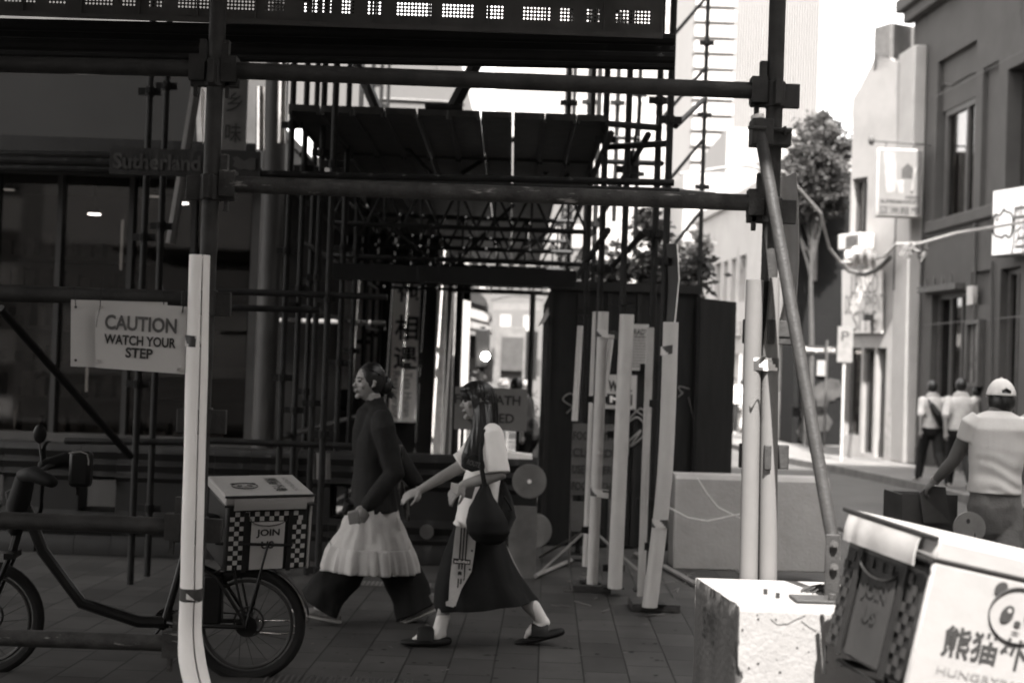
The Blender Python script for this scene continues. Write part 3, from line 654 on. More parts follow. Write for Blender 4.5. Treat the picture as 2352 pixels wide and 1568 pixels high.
text('Tata Hunan', (cxb + .07, 20.098, Zz(945, 906, 20.1)), (0, 0, -1), (1, 0, 0), .62, .1, ink_g, bn); text('Restaurant', (cxb - .1, 20.098, Zz(905, 906, 20.1)), (0, 0, -1), (1, 0, 0), .66, .1, ink_g, bn)
# row of shop fronts on the left of the lane
rw = thing('shop_row', (-1.6, 40, 0), 'row of narrow shop fronts running away behind the two women', 'building')
wm = mat('mid_render', .10, .8, var=.2, scale=1)
def LX(y): return -1.0 - .0245 * (y - 24)
mb = MB(); mb.prism([(LX(24), 24, .01), (LX(78), 78, .01), (-9, 78, .01), (-9, 24, .01)], (0, 0, 4.6)); mb.build('wall', wm, rw)
rg = random.Random(5)
for i in range(9):
    y = 25 + i * 5.4; mb = MB(); mb.ob((LX(y) - .0, y, .25 if i % 2 else .8), (-.0245 * 3.2, 3.2, 0), (.05, 0, 0), (0, 0, 2.2)); lit = i in (1, 3, 6)
    mb.build('window', emit('lit_front_%d' % i, .6, (.16, .25, .14)[(1, 3, 6).index(i)]) if lit else mat('dim_window', .3), rw)
for i, (y, l, z, v) in enumerate(((27, 3, 3.0, .05), (32.5, 2.6, 2.9, .4), (38, 3, 3.2, .12), (47, 4, 3.1, .3))):
    mb = MB(); x = LX(y); mb.prism([(x + .02, y, z), (x + .02, y, z + .5), (x + .55 + .1 * i, y, z), (x + .55 + .1 * i, y, z - .14)], (0, l, 0)); mb.build('awning', mat('awning_%d' % i, v * .5, .8), rw)
# posts, lamps, tables in the lane
lp = thing('traffic_light', G(1108, 985), 'small traffic light on a dark pole above the head of the girl', 'traffic light')
q = P(1108, 800, 26); mb = MB(); mb.tube((q.x, 26, 0), (q.x, 26, q.z + .4), .05, 8); mb.build('pole', black, lp); mb = MB(); mb.cb(q + V((0, 0, 0)), .26, .2, .72); mb.build('housing', black, lp, bevel=.03)
mb = MB(); q2 = P(1115, 818, 25.85); mb.path([q2, q2 + V((0, -.03, 0))], .075, 14); mb.build('lens', emit('signal_lens', 1, 9), lp)
mb = MB(); q = P(1213, 1000, 22); mb.tube((q.x, 22, 0), (q.x, 22, Zz(1215, 668, 22)), .045, 8); tag(mb.build('post', steel_d), 'plain dark post standing in the lane right of the closed footpath sign', 'post')
mb = MB(); q = P(1045, 1000, 23); mb.tube((q.x, 23, 0), (q.x, 23, 4), .06, 8); tag(mb.build('lamp_post', steel_d), 'dark lamp post in front of the shop row left of the girl', 'lamp post')
mb = MB(); a, b = P(1150, 850, 30), P(1203, 775, 30); mb.box(a.x, b.x, 30, 30.1, a.z, b.z); tag(mb.build('lane_board', mat('grey_panel', .05, .7)), 'grey square panel hanging above the lane', 'sign')
mb = MB(); mb.sheet(lambda u, v: P(1128 + 120 * u, 690 - 62 * v - 10 * math.sin(math.pi * u) * (1 - v), 33 + 4 * v), 12, 4, .03); tag(mb.build('street_canopy', mat('grey_canvas', .045, .8)), 'grey canopy stretched across the lane under the scaffold beam', 'canopy')
mb = MB(); mb.sheet(lambda u, v: P(1132 + 110 * u, 712 - 16 * v, 32), 8, 2, .03); tag(mb.build('canopy_valance', mat('valance_canvas', .12, .8)), 'paler valance hanging under the grey canopy', 'canopy')
en = thing('end_building', (0, 78, 0), 'sunlit pale building closing the far end of the lane', 'building')
mb = MB(); mb.box(-6, 4.2, 80, 90, -.1, 15); mb.build('wall', mat('sunlit_render', .075, .8, var=.15, scale=.8), en)
for i in range(7):
    for j in range(5): x = -4.6 + i * 1.3; mb = MB(); mb.box(x, x + .6, 79.9, 79.98, 1 + j * 2.6, 2.3 + j * 2.6); mb.build('window', mat('far_glass', .22), en)
rg = random.Random(8); XS = sorted(rg.uniform(1068, 1225) for _ in range(16)); n1 = n2 = 0
for i in range(16):      # parasols/clutter and plants in the lane
    x = XS[i]; d = rg.uniform(28, 60); q = G(x, 868 + 1.6 * FPX / d - 0); q = V((P(x, 900, d).x, d, 0)); h = rg.uniform(1.0, 2.2)
    mb = MB(); kind = i % 3
    if kind == 0:
        for k in range(60):
            c = q + V((rg.gauss(0, .16), rg.gauss(0, .16), h * .5 + abs(rg.gauss(0, .35)))); a = V((rg.uniform(-1, 1), rg.uniform(-1, 1), rg.uniform(-1, 1))).normalized(); b = a.orthogonal().normalized()
            mb.add([c, c + a * .09 + b * .03, c + a * .16, c + a * .09 - b * .03], [(0, 1, 2, 3)])
        mb.path([q, q + V((0, 0, h * .5))], [.14, .18], 10); tag(mb.build('potted_shrub', mat('dark_leaf', .06, .6)), '%s small potted shrub from the left in the distant lane' % nth(i // 3), 'plant', 'plants and street signs along the lane')
    else:
        mb.box(q.x - .02, q.x + .02, d, d + .04, 0, h + .4); mb.box(q.x - .32, q.x + .32, d - .02, d, h + .4 - .5, h + .5 + .5 * (i % 2)); tag(mb.build('small_sign', mat('lane_sign_%d' % (i % 4), (.08, .01, .04, .12)[i % 4], .6)), '%s small board on a stick from the left in the distant lane' % nth(i - 1 - i // 3), 'sign', 'small signs along the lane')

# ================================================================== WATER-FILLED BARRIERS
wbm = mat('grey_plastic_barrier', .013, .55, var=.15, scale=3, bump=.05)
def barrier():
    b = thing('plastic_barrier', (0, 0, 0), 'x', 'barrier'); L = 2.0; H = .9
    mb = MB()
    prof = [(.24, 0), (.24, .1), (.2, .16), (.22, .2), (.17, .24), (.2, .3), (.15, .36), (.14, .6), (.17, .64), (.13, .68), (.16, .74), (.12, .78), (.15, .84), (.13, .87), (.07, .9)]
    pr = [(p, z) for p, z in prof] + [(-p, z) for p, z in reversed(prof)]; n = len(pr)
    # body in x segments leaving two windows
    def seg(x0, x1, z0=0, z1=9):
        q = [(p, min(max(z, z0), z1)) for p, z in pr]
        mb.prism([(x0, p, z) for p, z in q], (x1 - x0, 0, 0))
    xs = [-1, -.72, -.42, .38, .68, 1]
    seg(xs[0], xs[1]); seg(xs[2], xs[3]); seg(xs[4], xs[5])
    for a_, b_ in ((xs[1], xs[2]), (xs[3], xs[4])): seg(a_ + .001, b_ - .001, 0, .36); seg(a_ + .001, b_ - .001, .62, .9)
    mb.build('body', wbm, b, bevel=.012)
    for x, r in ((-.6, .045), (.53, .045), (-.2, .06), (.1, .06)): mb = MB(); mb.path([(x, -.1, .27), (x, -.22, .27)], r, 14); mb.build('drain_cap', mat('pale_cap', .06, .5), b)
    return b
def copy_tree(o, parent=None):
    c = o.copy(); COL.objects.link(c); c.parent = parent
    ORG[c.name] = ORG.get(o.name, V((0, 0, 0)))
    for ch in o.children: copy_tree(ch, c)
    return c
b0 = barrier(); xr_ = X(1228, 1280, 12)
labs = ['grey water filled plastic barrier directly behind the two women', 'grey water filled plastic barrier behind the delivery bicycle box', 'grey water filled plastic barrier in the dark behind the bicycle frame']
bs = [b0, copy_tree(b0), copy_tree(b0), copy_tree(b0)]
labs.append('grey water filled plastic barrier at the left edge in the dark')
for i, b_ in enumerate(bs):
    b_.location = (xr_ - 1.0 - i * 2.06, 12.0 - .1 * (i % 2), 0); b_.rotation_euler = (0, 0, R((-1, 2, -1, 1)[i])); tag(b_, labs[i], 'barrier', 'water filled barriers')
for i, (x, y, r) in enumerate(((1216, 1105, .14), (1228, 1218, .14))):
    q = P(x, y, 11.6 - .03 * i); o = thing('reflector_disc', q, 'round grey disc fixed to the end of the plastic barrier, the %s one' % ('upper' if i == 0 else 'lower'), 'disc', 'round discs on the barrier end')
    mb = MB(); mb.path([q, q + V((0, .03, 0))], r, 32); mb.build('disc', mat('grey_disc', .13, .6), o, bevel=.004); mb = MB(); mb.path([q + V((0, -.02, 0)), q], .017, 10); mb.build('bolt', pvc, o)
mb = MB(); q = P(1160, 1055, 11.9); q2 = P(1222, 1062, 11.9); mb.ob(q, q2 - q, (0, .3, 0), (0, 0, .06)); tag(mb.build('foam_strip', pvc), 'strip of white foam lying on top of the plastic barrier', 'foam strip')
lb_ = MB(); a, b = P(1165, 1325, 11.2), P(1234, 1162, 11.35); lb_.ob((a.x, 11.2, .0), (b.x - a.x, 0, 0), (0, .02, 0), (0, .12, b.z)); tag(lb_.build('leaning_board', mat('board_grey', .1, .7)), 'plain dark grey board leaning against the plastic barrier', 'board')
fc = thing('closed_sign', P(1128, 1045, 12.6), 'footpath closed sign on a stand behind the head of the girl', 'sign')
a, b = P(1042, 985, 12.6), P(1212, 893, 12.6); mb = MB(); mb.box(a.x, b.x, 12.6, 12.63, a.z, b.z); mb.build('panel', mat('sign_orange_grey', .13, .6, var=.08), fc)
cx_ = (a.x + b.x) / 2; text('FOOTPATH', (cx_ - .03, 12.597, a.z + .27), (1, 0, 0), (0, 0, 1), .58, .085, ink, fc, bold=.02); text('CLOSED', (cx_, 12.597, a.z + .11), (1, 0, 0), (0, 0, 1), .42, .085, ink, fc, bold=.02)
mb = MB(); mb.box(a.x + .06, a.x + .09, 12.64, 12.67, 0, b.z); mb.box(b.x - .09, b.x - .06, 12.64, 12.67, 0, b.z); mb.build('leg', steel_d, fc)

# ================================================================== HOARDING SHED
sd = thing('hoarding_shed', P(1440, 1290, 13.4), 'dark plywood hoarding box with graffiti and posters behind the white sleeves', 'hoarding')
ply = mat('dark_plywood', .010, .7, var=.5, scale=4, stretch=(3, 3, .5)); DS = 13.4
xa, xb = X(1248, 1200, DS), X(1598, 900, DS); zt4 = Zz(1440, 670, DS)
mb = MB(); mb.box(xa, xb, DS, DS + 3.2, .01, zt4); mb.build('panel', ply, sd)
mb = MB()
for k in range(6): x = xa + (xb - xa) * k / 5; mb.box(x - .02, x + .02, DS - .02, DS - .003, .02, zt4 - .02)
mb.box(xa - .02, xb + .02, DS - .03, DS - .001, zt4, zt4 + .08); mb.build('batten', black, sd)
mb = MB(); q1 = P(1592, 1092, DS - .1); q2 = P(1640, 1092, DS + .7); zt5 = Zz(1655, 690, DS + .2); mb.ob((xb + .01, DS - .1, q1.z), (q2.x - q1.x + .1, .5, 0), (-.03, .03, 0), (0, 0, zt5 - q1.z)); mb.build('door', ply, sd)
rg = random.Random(21); gm = mat('graffiti_paint', .16, .6, var=.4)
def squig(mb, cx, cy, w, h, n=7, r=.010, d=DS - .03):
    pts = [P(cx + rg.uniform(-w, w), cy + rg.uniform(-h, h), d) for _ in range(n)]
    sp = []
    for i in range(n - 1):
        p0, p1, p2, p3 = pts[max(0, i - 1)], pts[i], pts[i + 1], pts[min(n - 1, i + 2)]
        for k in range(6):
            t = k / 6; sp.append(.5 * ((2 * p1) + (p2 - p0) * t + (2 * p0 - 5 * p1 + 4 * p2 - p3) * t * t + (3 * p1 - p0 - 3 * p2 + p3) * t ** 3))
    mb.path(sp, r, 5)
for q_ in ((1465, 990, 30, 60, 9), (1310, 930, 18, 35, 6, .007), (1570, 900, 18, 14, 6, .005), (1420, 1000, 25, 55, 9), (1600, 960, 20, 60, 4, .003)): mb = MB(); squig(mb, *q_); mb.build('graffiti', gm, sd)
# posters
for i, (x0, y0, x1, y1, v, lab) in enumerate(((1446, 745, 1492, 850, .32, 'white site notice poster headed RADY on the dark hoarding'), (1385, 862, 1463, 938, .36, 'framed poster with big dark letters low on the hoarding'))):
    o = thing('poster', P((x0 + x1) / 2, y1, DS - .03), lab, 'poster'); a, b = P(x0, y1, DS - .03), P(x1, y0, DS - .03)
    mb = MB(); mb.box(a.x, b.x, DS - .035, DS - .03, a.z, b.z); mb.build('sheet', mat('poster_%d' % i, v, .6, var=.08), o); w = b.x - a.x; h = b.z - a.z; cx_ = (a.x + b.x) / 2
    if i == 0:
        text('RADY', (cx_ + .01, DS - .036, b.z - h * .17), (1, 0, 0), (0, 0, 1), w * .8, .055, ink, o, bold=.02)
        mb = MB()
        for k in range(11):
            z = b.z - h * (.3 + .062 * k); x = a.x + w * .07
            while x < b.x - w * .12: l = rg.uniform(.012, .035); mb.box(x, min(x + l, b.x - .01), DS - .038, DS - .036, z, z + h * (.045 if k == 0 else .02)); x += l + .008
        mb.build('print', ink_g, o)
    else:
        text('WALL', (cx_, DS - .036, b.z - h * .33), (1, 0, 0), (0, 0, 1), w * .72, h * .32, ink, o, bold=.04); mb = MB(); mb.box(a.x + w * .1, b.x - w * .12, DS - .037, DS - .036, a.z + h * .12, a.z + h * .44); pb_ = mb.build('dark_band', ink, o); text('MIL', (cx_, DS - .038, a.z + h * .28), (1, 0, 0), (0, 0, 1), w * .6, h * .2, white_m, o, bold=.04)
# pale triangular tarp off the shed
mb = MB(); mb.prism([P(1288, 648, 14.5), P(1290, 665, 13.6), P(1250, 740, 13.3), P(1234, 752, 14.5)], (.01, 0, .01)); tag(mb.build('tarpaulin', mat('pale_canvas', .45, .8)), 'pale triangular tarpaulin slanting off the left top corner of the hoarding', 'tarpaulin')
# stand sign
st = thing('stand_sign', G(1360, 1290), 'grey stand sign reading footpath closed use other footpath behind the white sleeves', 'sign')
a, b = P(1308, 1205, 11.9), P(1410, 975, 11.9); mb = MB(); mb.box(a.x, b.x, 11.9, 11.93, a.z + .25, b.z); mb.box(a.x + .01, b.x - .1, 11.87, 11.89, a.z - .05, a.z + .2); mb.build('panel', mat('stand_sign_grey', .075, .6), st)
for i, s_ in enumerate(('FOOTPATH', 'CLOSED', 'USE OTHER', 'FOOTPATH')): text(s_, ((a.x + b.x) / 2, 11.897, b.z - .1 - i * .14), (1, 0, 0), (0, 0, 1), .33, .07, ink, st, bold=.02)
mb = MB(); cx_ = (a.x + b.x) / 2
for x in (a.x + .01, b.x - .01): mb.path([(x, 11.95, .0), (x, 11.92, b.z)], .012, 6)
mb.path([(cx_ - .42, 11.4, .02), (cx_ - .05, 11.9, .3)], .012, 6); mb.path([(cx_ + .42, 11.4, .02), (cx_ + .05, 11.9, .3)], .012, 6); mb.path([(cx_ - .4, 12.4, .02), (cx_ - .05, 11.95, .3)], .012, 6)
mb.build('leg', mat('pale_pipe', .3), st)
for (x0, y0, x1, y1, lab) in ((1230, 1322, 1312, 1286, 'thin pale timber batten lying on the paving left of the sleeves'), (1512, 1292, 1600, 1340, 'thin pale timber batten lying on the paving beside the big concrete block'), (1460, 1270, 1520, 1300, 'short pale batten on the paving among the sleeves')):
    mb = MB(); p, q = G(x0, y0, .03), G(x1, y1, .03); mb.path([p, q], [(.02, .02), (.02, .02)], 4); tag(mb.build('batten', mat('pale_timber', .2, .8)), lab, 'batten')
# rubbish on the floor
mb = MB()
for i in range(40):
    q = G(rg.uniform(1290, 1590), rg.uniform(1270, 1420), .004); a = rg.uniform(0, 3.1); l = rg.uniform(.03, .14); mb.path([q, q + V((math.cos(a) * l, math.sin(a) * l, rg.uniform(0, .02)))], .004, 4)
tag(mb.build('litter', mat('dry_leaf', .12), None), 'twigs and scraps scattered on the paving around the post bases', 'litter', kind='stuff')
# low road barrier (concrete) behind
rb = thing('concrete_barrier', G(1620, 1308), 'low concrete road barrier with wavy crack lines behind the white sleeves', 'barrier')
p, q = G(1545, 1307), G(1705, 1312); q = V((q.x + .75, q.y + .1, 0)); u = (q - p); n = V((0, 1, 0)); prof = [(0, 0), (.0, .18), (.05, .76), (.09, .80), (.35, .80), (.38, .76), (.44, .18), (.44, 0)]
mb = MB(); mb.prism([p + V((0, dy, dz)) for dy, dz in prof], u); mb.build('body', concrete_s, rb, bevel=.012)
mb = MB(); mb.path([P(x, y, 11.75) for x, y in ((1602, 1098), (1625, 1135), (1650, 1165), (1690, 1185), (1720, 1195))], .006, 5); mb.path([P(x, y, 11.72) for x, y in ((1532, 1162), (1550, 1172), (1580, 1188), (1625, 1196), (1700, 1180))], .006, 5); mb.build('crack_line', mat('crack_fill', .5, .8), rb)
# ================================================================== FRONT SCAFFOLD FRAME (d = 4.1)
DF = 4.1
ff = thing('scaffold_frame', (0, DF, 0), 'heavy foreground scaffold frame of two standards and their ledgers across the picture', 'scaffold')
def vtube(mb, x, y, d, z0, z1, r=.0242, n=16): q = P(x, y, d); mb.tube((q.x, q.y, z0), (q.x, q.y, z1), r, n); return V((q.x, q.y, 0))
LS = P(490, 300, DF); RS = P(1777, 300, DF)
for k, q in enumerate((LS, RS)):
    mb = MB(); mb.tube((q.x, q.y, 0), (q.x, q.y, 3.6), .0242, 20); mb.build('standard', steel, ff)
def cluster(par, q, z, r=.0242, s=1.0, m=steel):    # wedge head with rosette blades
    mb = MB(); mb.tube((q.x, q.y, z - .045 * s), (q.x, q.y, z + .03 * s), r * 1.28, 14)
    for sx in (-1, 1):
        mb.cb((q.x + sx * (r + .022 * s), q.y, z - .01 * s), .05 * s, .02 * s, .07 * s)
        mb.cb((q.x, q.y + sx * (r + .02 * s), z - .01 * s), .02 * s, .05 * s, .07 * s)
    return mb.build('coupler', m, par, bevel=.003)
def ledger(par, a, b, r=.0242, m=steel, heads=True, s=1.0):
    mb = MB(); a, b = V(a), V(b); mb.tube(a, b, r, 18); d = (b - a).normalized()
    if heads:
        for p, sg_ in ((a, 1), (b, -1)):
            c = p + d * sg_ * .0; mb.cb(c + V((0, 0, .0)), .045 * s, .055 * s, .075 * s); mb.cb(c + V((-.012 * sg_, 0, .035 * s)), .018 * s, .03 * s, .10 * s); mb.cb(c + V((-.004, 0, -.055 * s)), .012 * s, .02 * s, .05 * s)
    return mb.build('ledger', m, par)
ledger(ff, P(528, 162, DF), P(1742, 209, DF)); ledger(ff, P(525, 423, DF), P(1735, 466, DF), m=steel_r)
ledger(ff, P(-60, 146, DF), P(456, 158, DF)); ledger(ff, P(-60, 670, 4.15), P(452, 688, 4.15)); ledger(ff, P(-60, 1192, DF), P(400, 1208, DF)); ledger(ff, P(-60, 1461, DF), P(395, 1476, DF), m=steel_r)
for y in (165, 425, 690, 960, 1210): cluster(ff, LS, P(485, y, DF).z)
for y in (212, 478, 755, 1040): cluster(ff, RS, P(1770, y, DF).z)
for y, x in ((230, 1803), (755, 1795)): q = P(x, y, DF); mb = MB(); mb.cb(q, .05, .027, .045); mb.build('blade', steel, ff)
# sloping prop on the concrete block
pr_ = thing('sloping_prop', P(1900, 1375, 3.7), 'slim sloping steel prop clamped to the right standard and bolted to the concrete block', 'prop')
a, b = P(1741, 276, 4.03), P(1911, 1232, 3.74); mb = MB(); mb.tube(a, b, .0176, 20); mb.build('tube', prop_m, pr_)
mb = MB(); mb.tube(a, a + (a - b).normalized() * .012, .0195, 16); mb.build('end_cap', mat('pale_cap2', .6, .6), pr_)
mb = MB(); q = P(1748, 306, 4.04); mb.cb(q, .06, .07, .075); mb.cb(q + V((.055, .04, -.005)), .07, .06, .05)
mb.tube(P(1718, 293, 4.0), P(1760, 294, 4.0), .006, 8); mb.tube(P(1770, 297, 4.04), P(1819, 300, 4.04), .007, 8); mb.tube(P(1799, 300, 4.04), P(1806, 300, 4.04), .014, 6); mb.build('clamp', steel, pr_, bevel=.008)
mb = MB(); p0 = P(1893, 1378, 3.72); p1 = P(1938, 1228, 3.72); mb.ob((p0.x, 3.72, p0.z), (p1.x - p0.x - .008, 0, 0), (0, .008, 0), (0, 0, p1.z - p0.z)); mb.ob((p1.x - .012, 3.72, p0.z), (.006, 0, 0), (0, .07, 0), (0, 0, p1.z - p0.z - .01)); mb.build('bracket', prop_m, pr_, bevel=.002)
mb = MB()
for y in (1250, 1302): q = P(1916, y, 3.712); mb.tube(q, q + V((0, -.008, 0)), .007, 6); mb.tube(q, q + V((0, -.003, 0)), .0105, 14)
mb.build('bolt', mat('dull_bolt', .06, .5), pr_)
mb = MB(); q = P(1880, 1377, 3.66); zt_b = G(1740, 1325, 0)  # top height defined below
mb.cb((q.x, 3.67, q.z), .13, .1, .008); mb.tube((q.x + .03, 3.64, q.z), (q.x + .03, 3.64, q.z + .02), .01, 6); mb.build('foot_plate', prop_m, pr_, bevel=.002)
text('DMAVBEKS', P(1874, 1020, 3.795) + V((0, -.0, 0)), (b - a).normalized(), V((0, 0, 1)).cross(V((0, 1, 0))) * -1, .105, .02, white_m, pr_, name='graffiti', lift=0)
# ------------------------------------------------------------------ concrete block
TOPZ = P(1880, 1377, 3.66).z - .005
blk = thing('concrete_block', G(1800, 1500, TOPZ), 'large rough concrete block in full sun at the lower right', 'concrete block')
def GT(x, y): return G(x, y, TOPZ)
c_fl, c_bl = GT(1697, 1392), GT(1598, 1326); 
bx0 = c_fl.x; yf = c_fl.y; yb_ = c_bl.y
mb = MB(); nx, nyy, nz = 70, 16, 40; rgb = random.Random(4)
cor = [V((c_bl.x, yb_)), V((c_fl.x, yf))]
x1 = 3.3
def chip(p, amp):
    n = noise.noise(p * 28) * .6 + noise.noise(p * 60) * .4; return max(0, n) * amp
def blockpt(x, y, z, e):    # pull edges in
    p = V((x, y, z)); c = V((2, yf + .3, TOPZ - .5)); k = e * (.002 + chip(p, .034)); return p + (c - p).normalized() * k
# faces as displaced grids
fr = lambda u, v: blockpt(bx0 + (x1 - bx0) * u ** 1.6, yf - .0 + .03 * v * 0, TOPZ - 1.3 + 1.3 * v, max(math.exp(-(1 - v) * 1.3 / .018), math.exp(-(x1 - bx0) * u ** 1.6 / .018)))
mb.sheet(fr, 150, 90)
tp_ = lambda u, v: blockpt((bx0 + (c_bl.x - bx0) * v) + (x1 - (bx0 + (c_bl.x - bx0) * v)) * u ** 1.6, yf + (yb_ - yf) * v, TOPZ, max(math.exp(-v * .5 / .018), math.exp(-(x1 - bx0) * u ** 1.6 / .014)))
mb.sheet(tp_, 150, 40)
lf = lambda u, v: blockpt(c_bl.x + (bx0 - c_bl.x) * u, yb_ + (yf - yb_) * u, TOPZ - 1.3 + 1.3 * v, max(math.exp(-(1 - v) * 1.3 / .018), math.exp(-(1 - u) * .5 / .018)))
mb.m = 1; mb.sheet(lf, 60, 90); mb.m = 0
mb.sheet(lambda u, v: (x1, yf + (yb_ - yf) * u, TOPZ - 1.3 + 1.3 * v), 2, 2); mb.sheet(lambda u, v: (x1 + (c_bl.x - x1) * u, yb_, TOPZ - 1.3 + 1.3 * v), 2, 2)
for i, v in enumerate(mb.v):
    if v[2] < 0: mb.v[i] = (v[0], v[1], 0)
o = mb.build('body', [mat('rough_concrete', .19, .92, var=.14, scale=7, bump=.16, bscale=90, stain=(.1, .76, 30, (1, 1, 1))), mat('shaded_coated_concrete', .07, .9, var=.3, scale=6, bump=.12, bscale=60, stretch=(1, 1, .3))], blk, sharp=50)  # left face: shade put into the colour of its dark coat
bmx = bmesh.new(); bmx.from_mesh(o.data); bmesh.ops.remove_doubles(bmx, verts=bmx.verts, dist=.0015); bmesh.ops.recalc_face_normals(bmx, faces=bmx.faces); bmx.to_mesh(o.data); bmx.free()
mb = MB(); q = PL(1629, 1436, c_fl, (c_fl - c_bl).cross(V((0, 0, 1))).normalized()); dl = (c_fl - c_bl).normalized()
text('SIMS', q, dl, (0, 0, 1), .13, .085, mat('stencil_paint', .04, .9, var=.3), blk, name='stencil', lift=.004)
# cracks and pits
mb = MB()
for pts in ([(1770, 1420), (1785, 1433), (1810, 1431), (1830, 1420), (1850, 1412)], [(1840, 1425), (1860, 1440), (1875, 1448)]):
    mb.path([P(x, y, yf - .0015) for x, y in pts], .0007, 4)
mb.build('crack', mat('crack_dark', .05, .9), blk)
mb = MB(); rg = random.Random(2)
for k in range(18):
    q = P(rg.uniform(1700, 1960), rg.uniform(1405, 1560), yf - .0012); r = rg.uniform(.001, .0038); mb.prism([q + V((r * math.cos(t) * rg.uniform(.6, 1.3), 0, r * .7 * math.sin(t))) for t in [j * 1.05 for j in range(6)]], (0, -.001, 0))
tag(mb.build('pit', mat('crack_dark', .05, .9), blk), kind='stuff')
for i, (x, y) in enumerate(((1758, 1364), (1786, 1373))): mb = MB(); q = GT(x, y); mb.tube(q - V((0, 0, .01)), q + V((0, 0, .014)), .006, 6); mb.build('anchor_stud', prop_m, blk)
# debris behind the foot
mb = MB()
for k in range(16): q = GT(rg.uniform(1838, 1890), rg.uniform(1352, 1366)) + V((0, 0, .004)); a_ = rg.uniform(-.6, .6); l = rg.uniform(.02, .06); mb.path([q, q + V((math.cos(a_) * l, math.sin(a_) * l * .5, rg.uniform(0, .02)))], rg.uniform(.002, .004), 5)
tag(mb.build('cable_scraps', ink), 'small heap of black cable offcuts beside the prop foot on the block', 'cable scraps')

# ------------------------------------------------------------------ white sleeves
def sleeve(name, lab, pts, r, arc=300, start=0, m=pvc, grp='white plastic sleeves round the standards', ends=None, n=26, wob=.0, twist=0, segs=24):
    P_ = [V(p) for p in pts]
    mb = MB(); L = len(P_)
    def cen(t):
        f = t * (L - 1); i = min(int(f), L - 2); f -= i
        p0, p1, p2, p3 = P_[max(0, i - 1)], P_[i], P_[i + 1], P_[min(L - 1, i + 2)]
        return .5 * ((2 * p1) + (p2 - p0) * f + (2 * p0 - 5 * p1 + 4 * p2 - p3) * f * f + (3 * p1 - p0 - 3 * p2 + p3) * f ** 3)
    rr = r if isinstance(r, (list, tuple)) else [r] * L
    def rad(t): f = t * (L - 1); i = min(int(f), L - 2); f -= i; return rr[i] * (1 - f) + rr[i + 1] * f
    def fn(u, v):
        c = cen(v); R_ = rad(v) * (1 + wob * noise.noise(V((u * 3, v * 9, r if not isinstance(r, (list, tuple)) else 1)))); t = R(start + twist * v + arc * u)
        return c + V((math.cos(t) * R_, math.sin(t) * R_, 0))
    mb.sheet(fn, n, segs, .0035)
    return tag(mb.build(name, m, sharp=60), lab, 'plastic sleeve', grp)
def band(name, lab, c, r, z, h, cols=(tape_l, tape_d), flap=None, x2=None, slant=0):    # warning tape: alternating oblique patches around one or two sleeves
    n = 40
    if x2 is None: ring = [V((c.x + r * math.cos(2 * math.pi * k / n), c.y + r * math.sin(2 * math.pi * k / n), 0)) for k in range(n)]
    else:
        ring = [V((c.x + r * math.cos(R(90) + math.pi * k / (n / 2)), c.y + r * math.sin(R(90) + math.pi * k / (n / 2)), 0)) for k in range(n // 2)]
        ring += [V((x2 + r * math.cos(R(270) + math.pi * k / (n / 2)), c.y + r * math.sin(R(270) + math.pi * k / (n / 2)), 0)) for k in range(n // 2)]
    dist = [0]
    for k in range(len(ring)): dist.append(dist[-1] + (ring[(k + 1) % len(ring)] - ring[k]).length)
    mt = MB(); sub = 4
    for k in range(len(ring)):
        for s_ in range(sub):
            for j in range(4):
                f0, f1 = s_ / sub, (s_ + 1) / sub; a, b = ring[k].lerp(ring[(k + 1) % len(ring)], f0), ring[k].lerp(ring[(k + 1) % len(ring)], f1)
                dd = dist[k] + (dist[k + 1] - dist[k]) * f0; mt.m = int(((dd + j * h / 4) / (h * 1.35)) % 2)
                sl_ = lambda p: slant * (p.x - c.x) + .003 * noise.noise(p * 30)
                z0 = z + h * j / 4; z1 = z + h * (j + 1) / 4
                mt.add([a + V((0, 0, z0 + sl_(a))), b + V((0, 0, z0 + sl_(b))), b + V((0, 0, z1 + sl_(b))), a + V((0, 0, z1 + sl_(a)))], [(0, 1, 2, 3)])
    return tag(mt.build(name, list(cols)), lab, 'tape', 'warning tape tying the sleeves')
# left sleeve: two long half shells, flaring out at the foot
DZ = 4.02
sleeve('plastic_sleeve', 'tall white plastic sleeve split down its side on the left standard, flaring at the foot', [P(459, 586, DZ), P(452, 850, DZ), P(444, 1150, DZ), P(439, 1360, DZ), P(437, 1450, DZ), P(442, 1520, DZ - .02), P(462, 1600, DZ - .06)], [.0275, .029, .029, .0295, .031, .036, .036], arc=353, start=-58, wob=.06, n=40, segs=60)
band('warning_tape', 'scrap of warning tape on the upper part of the tall left sleeve', P(450, 790, DZ), .031, P(450, 797, DZ).z, .032)
band('warning_tape', 'torn warning tape near the foot of the tall left sleeve', P(439, 1370, DZ), .0325, P(439, 1378, DZ).z, .036, cols=(tape_d, tape_d))
mb = MB(); mb.sheet(lambda u, v: P(428 + 26 * u, 1362 + 22 * u + 14 * v - 18 * u * v, 3.975 - .01 * math.sin(5 * u)), 8, 6, .001); tag(mb.build('torn_tape_end', tape_l), 'crumpled pale tape end on the foot of the left sleeve', 'tape')
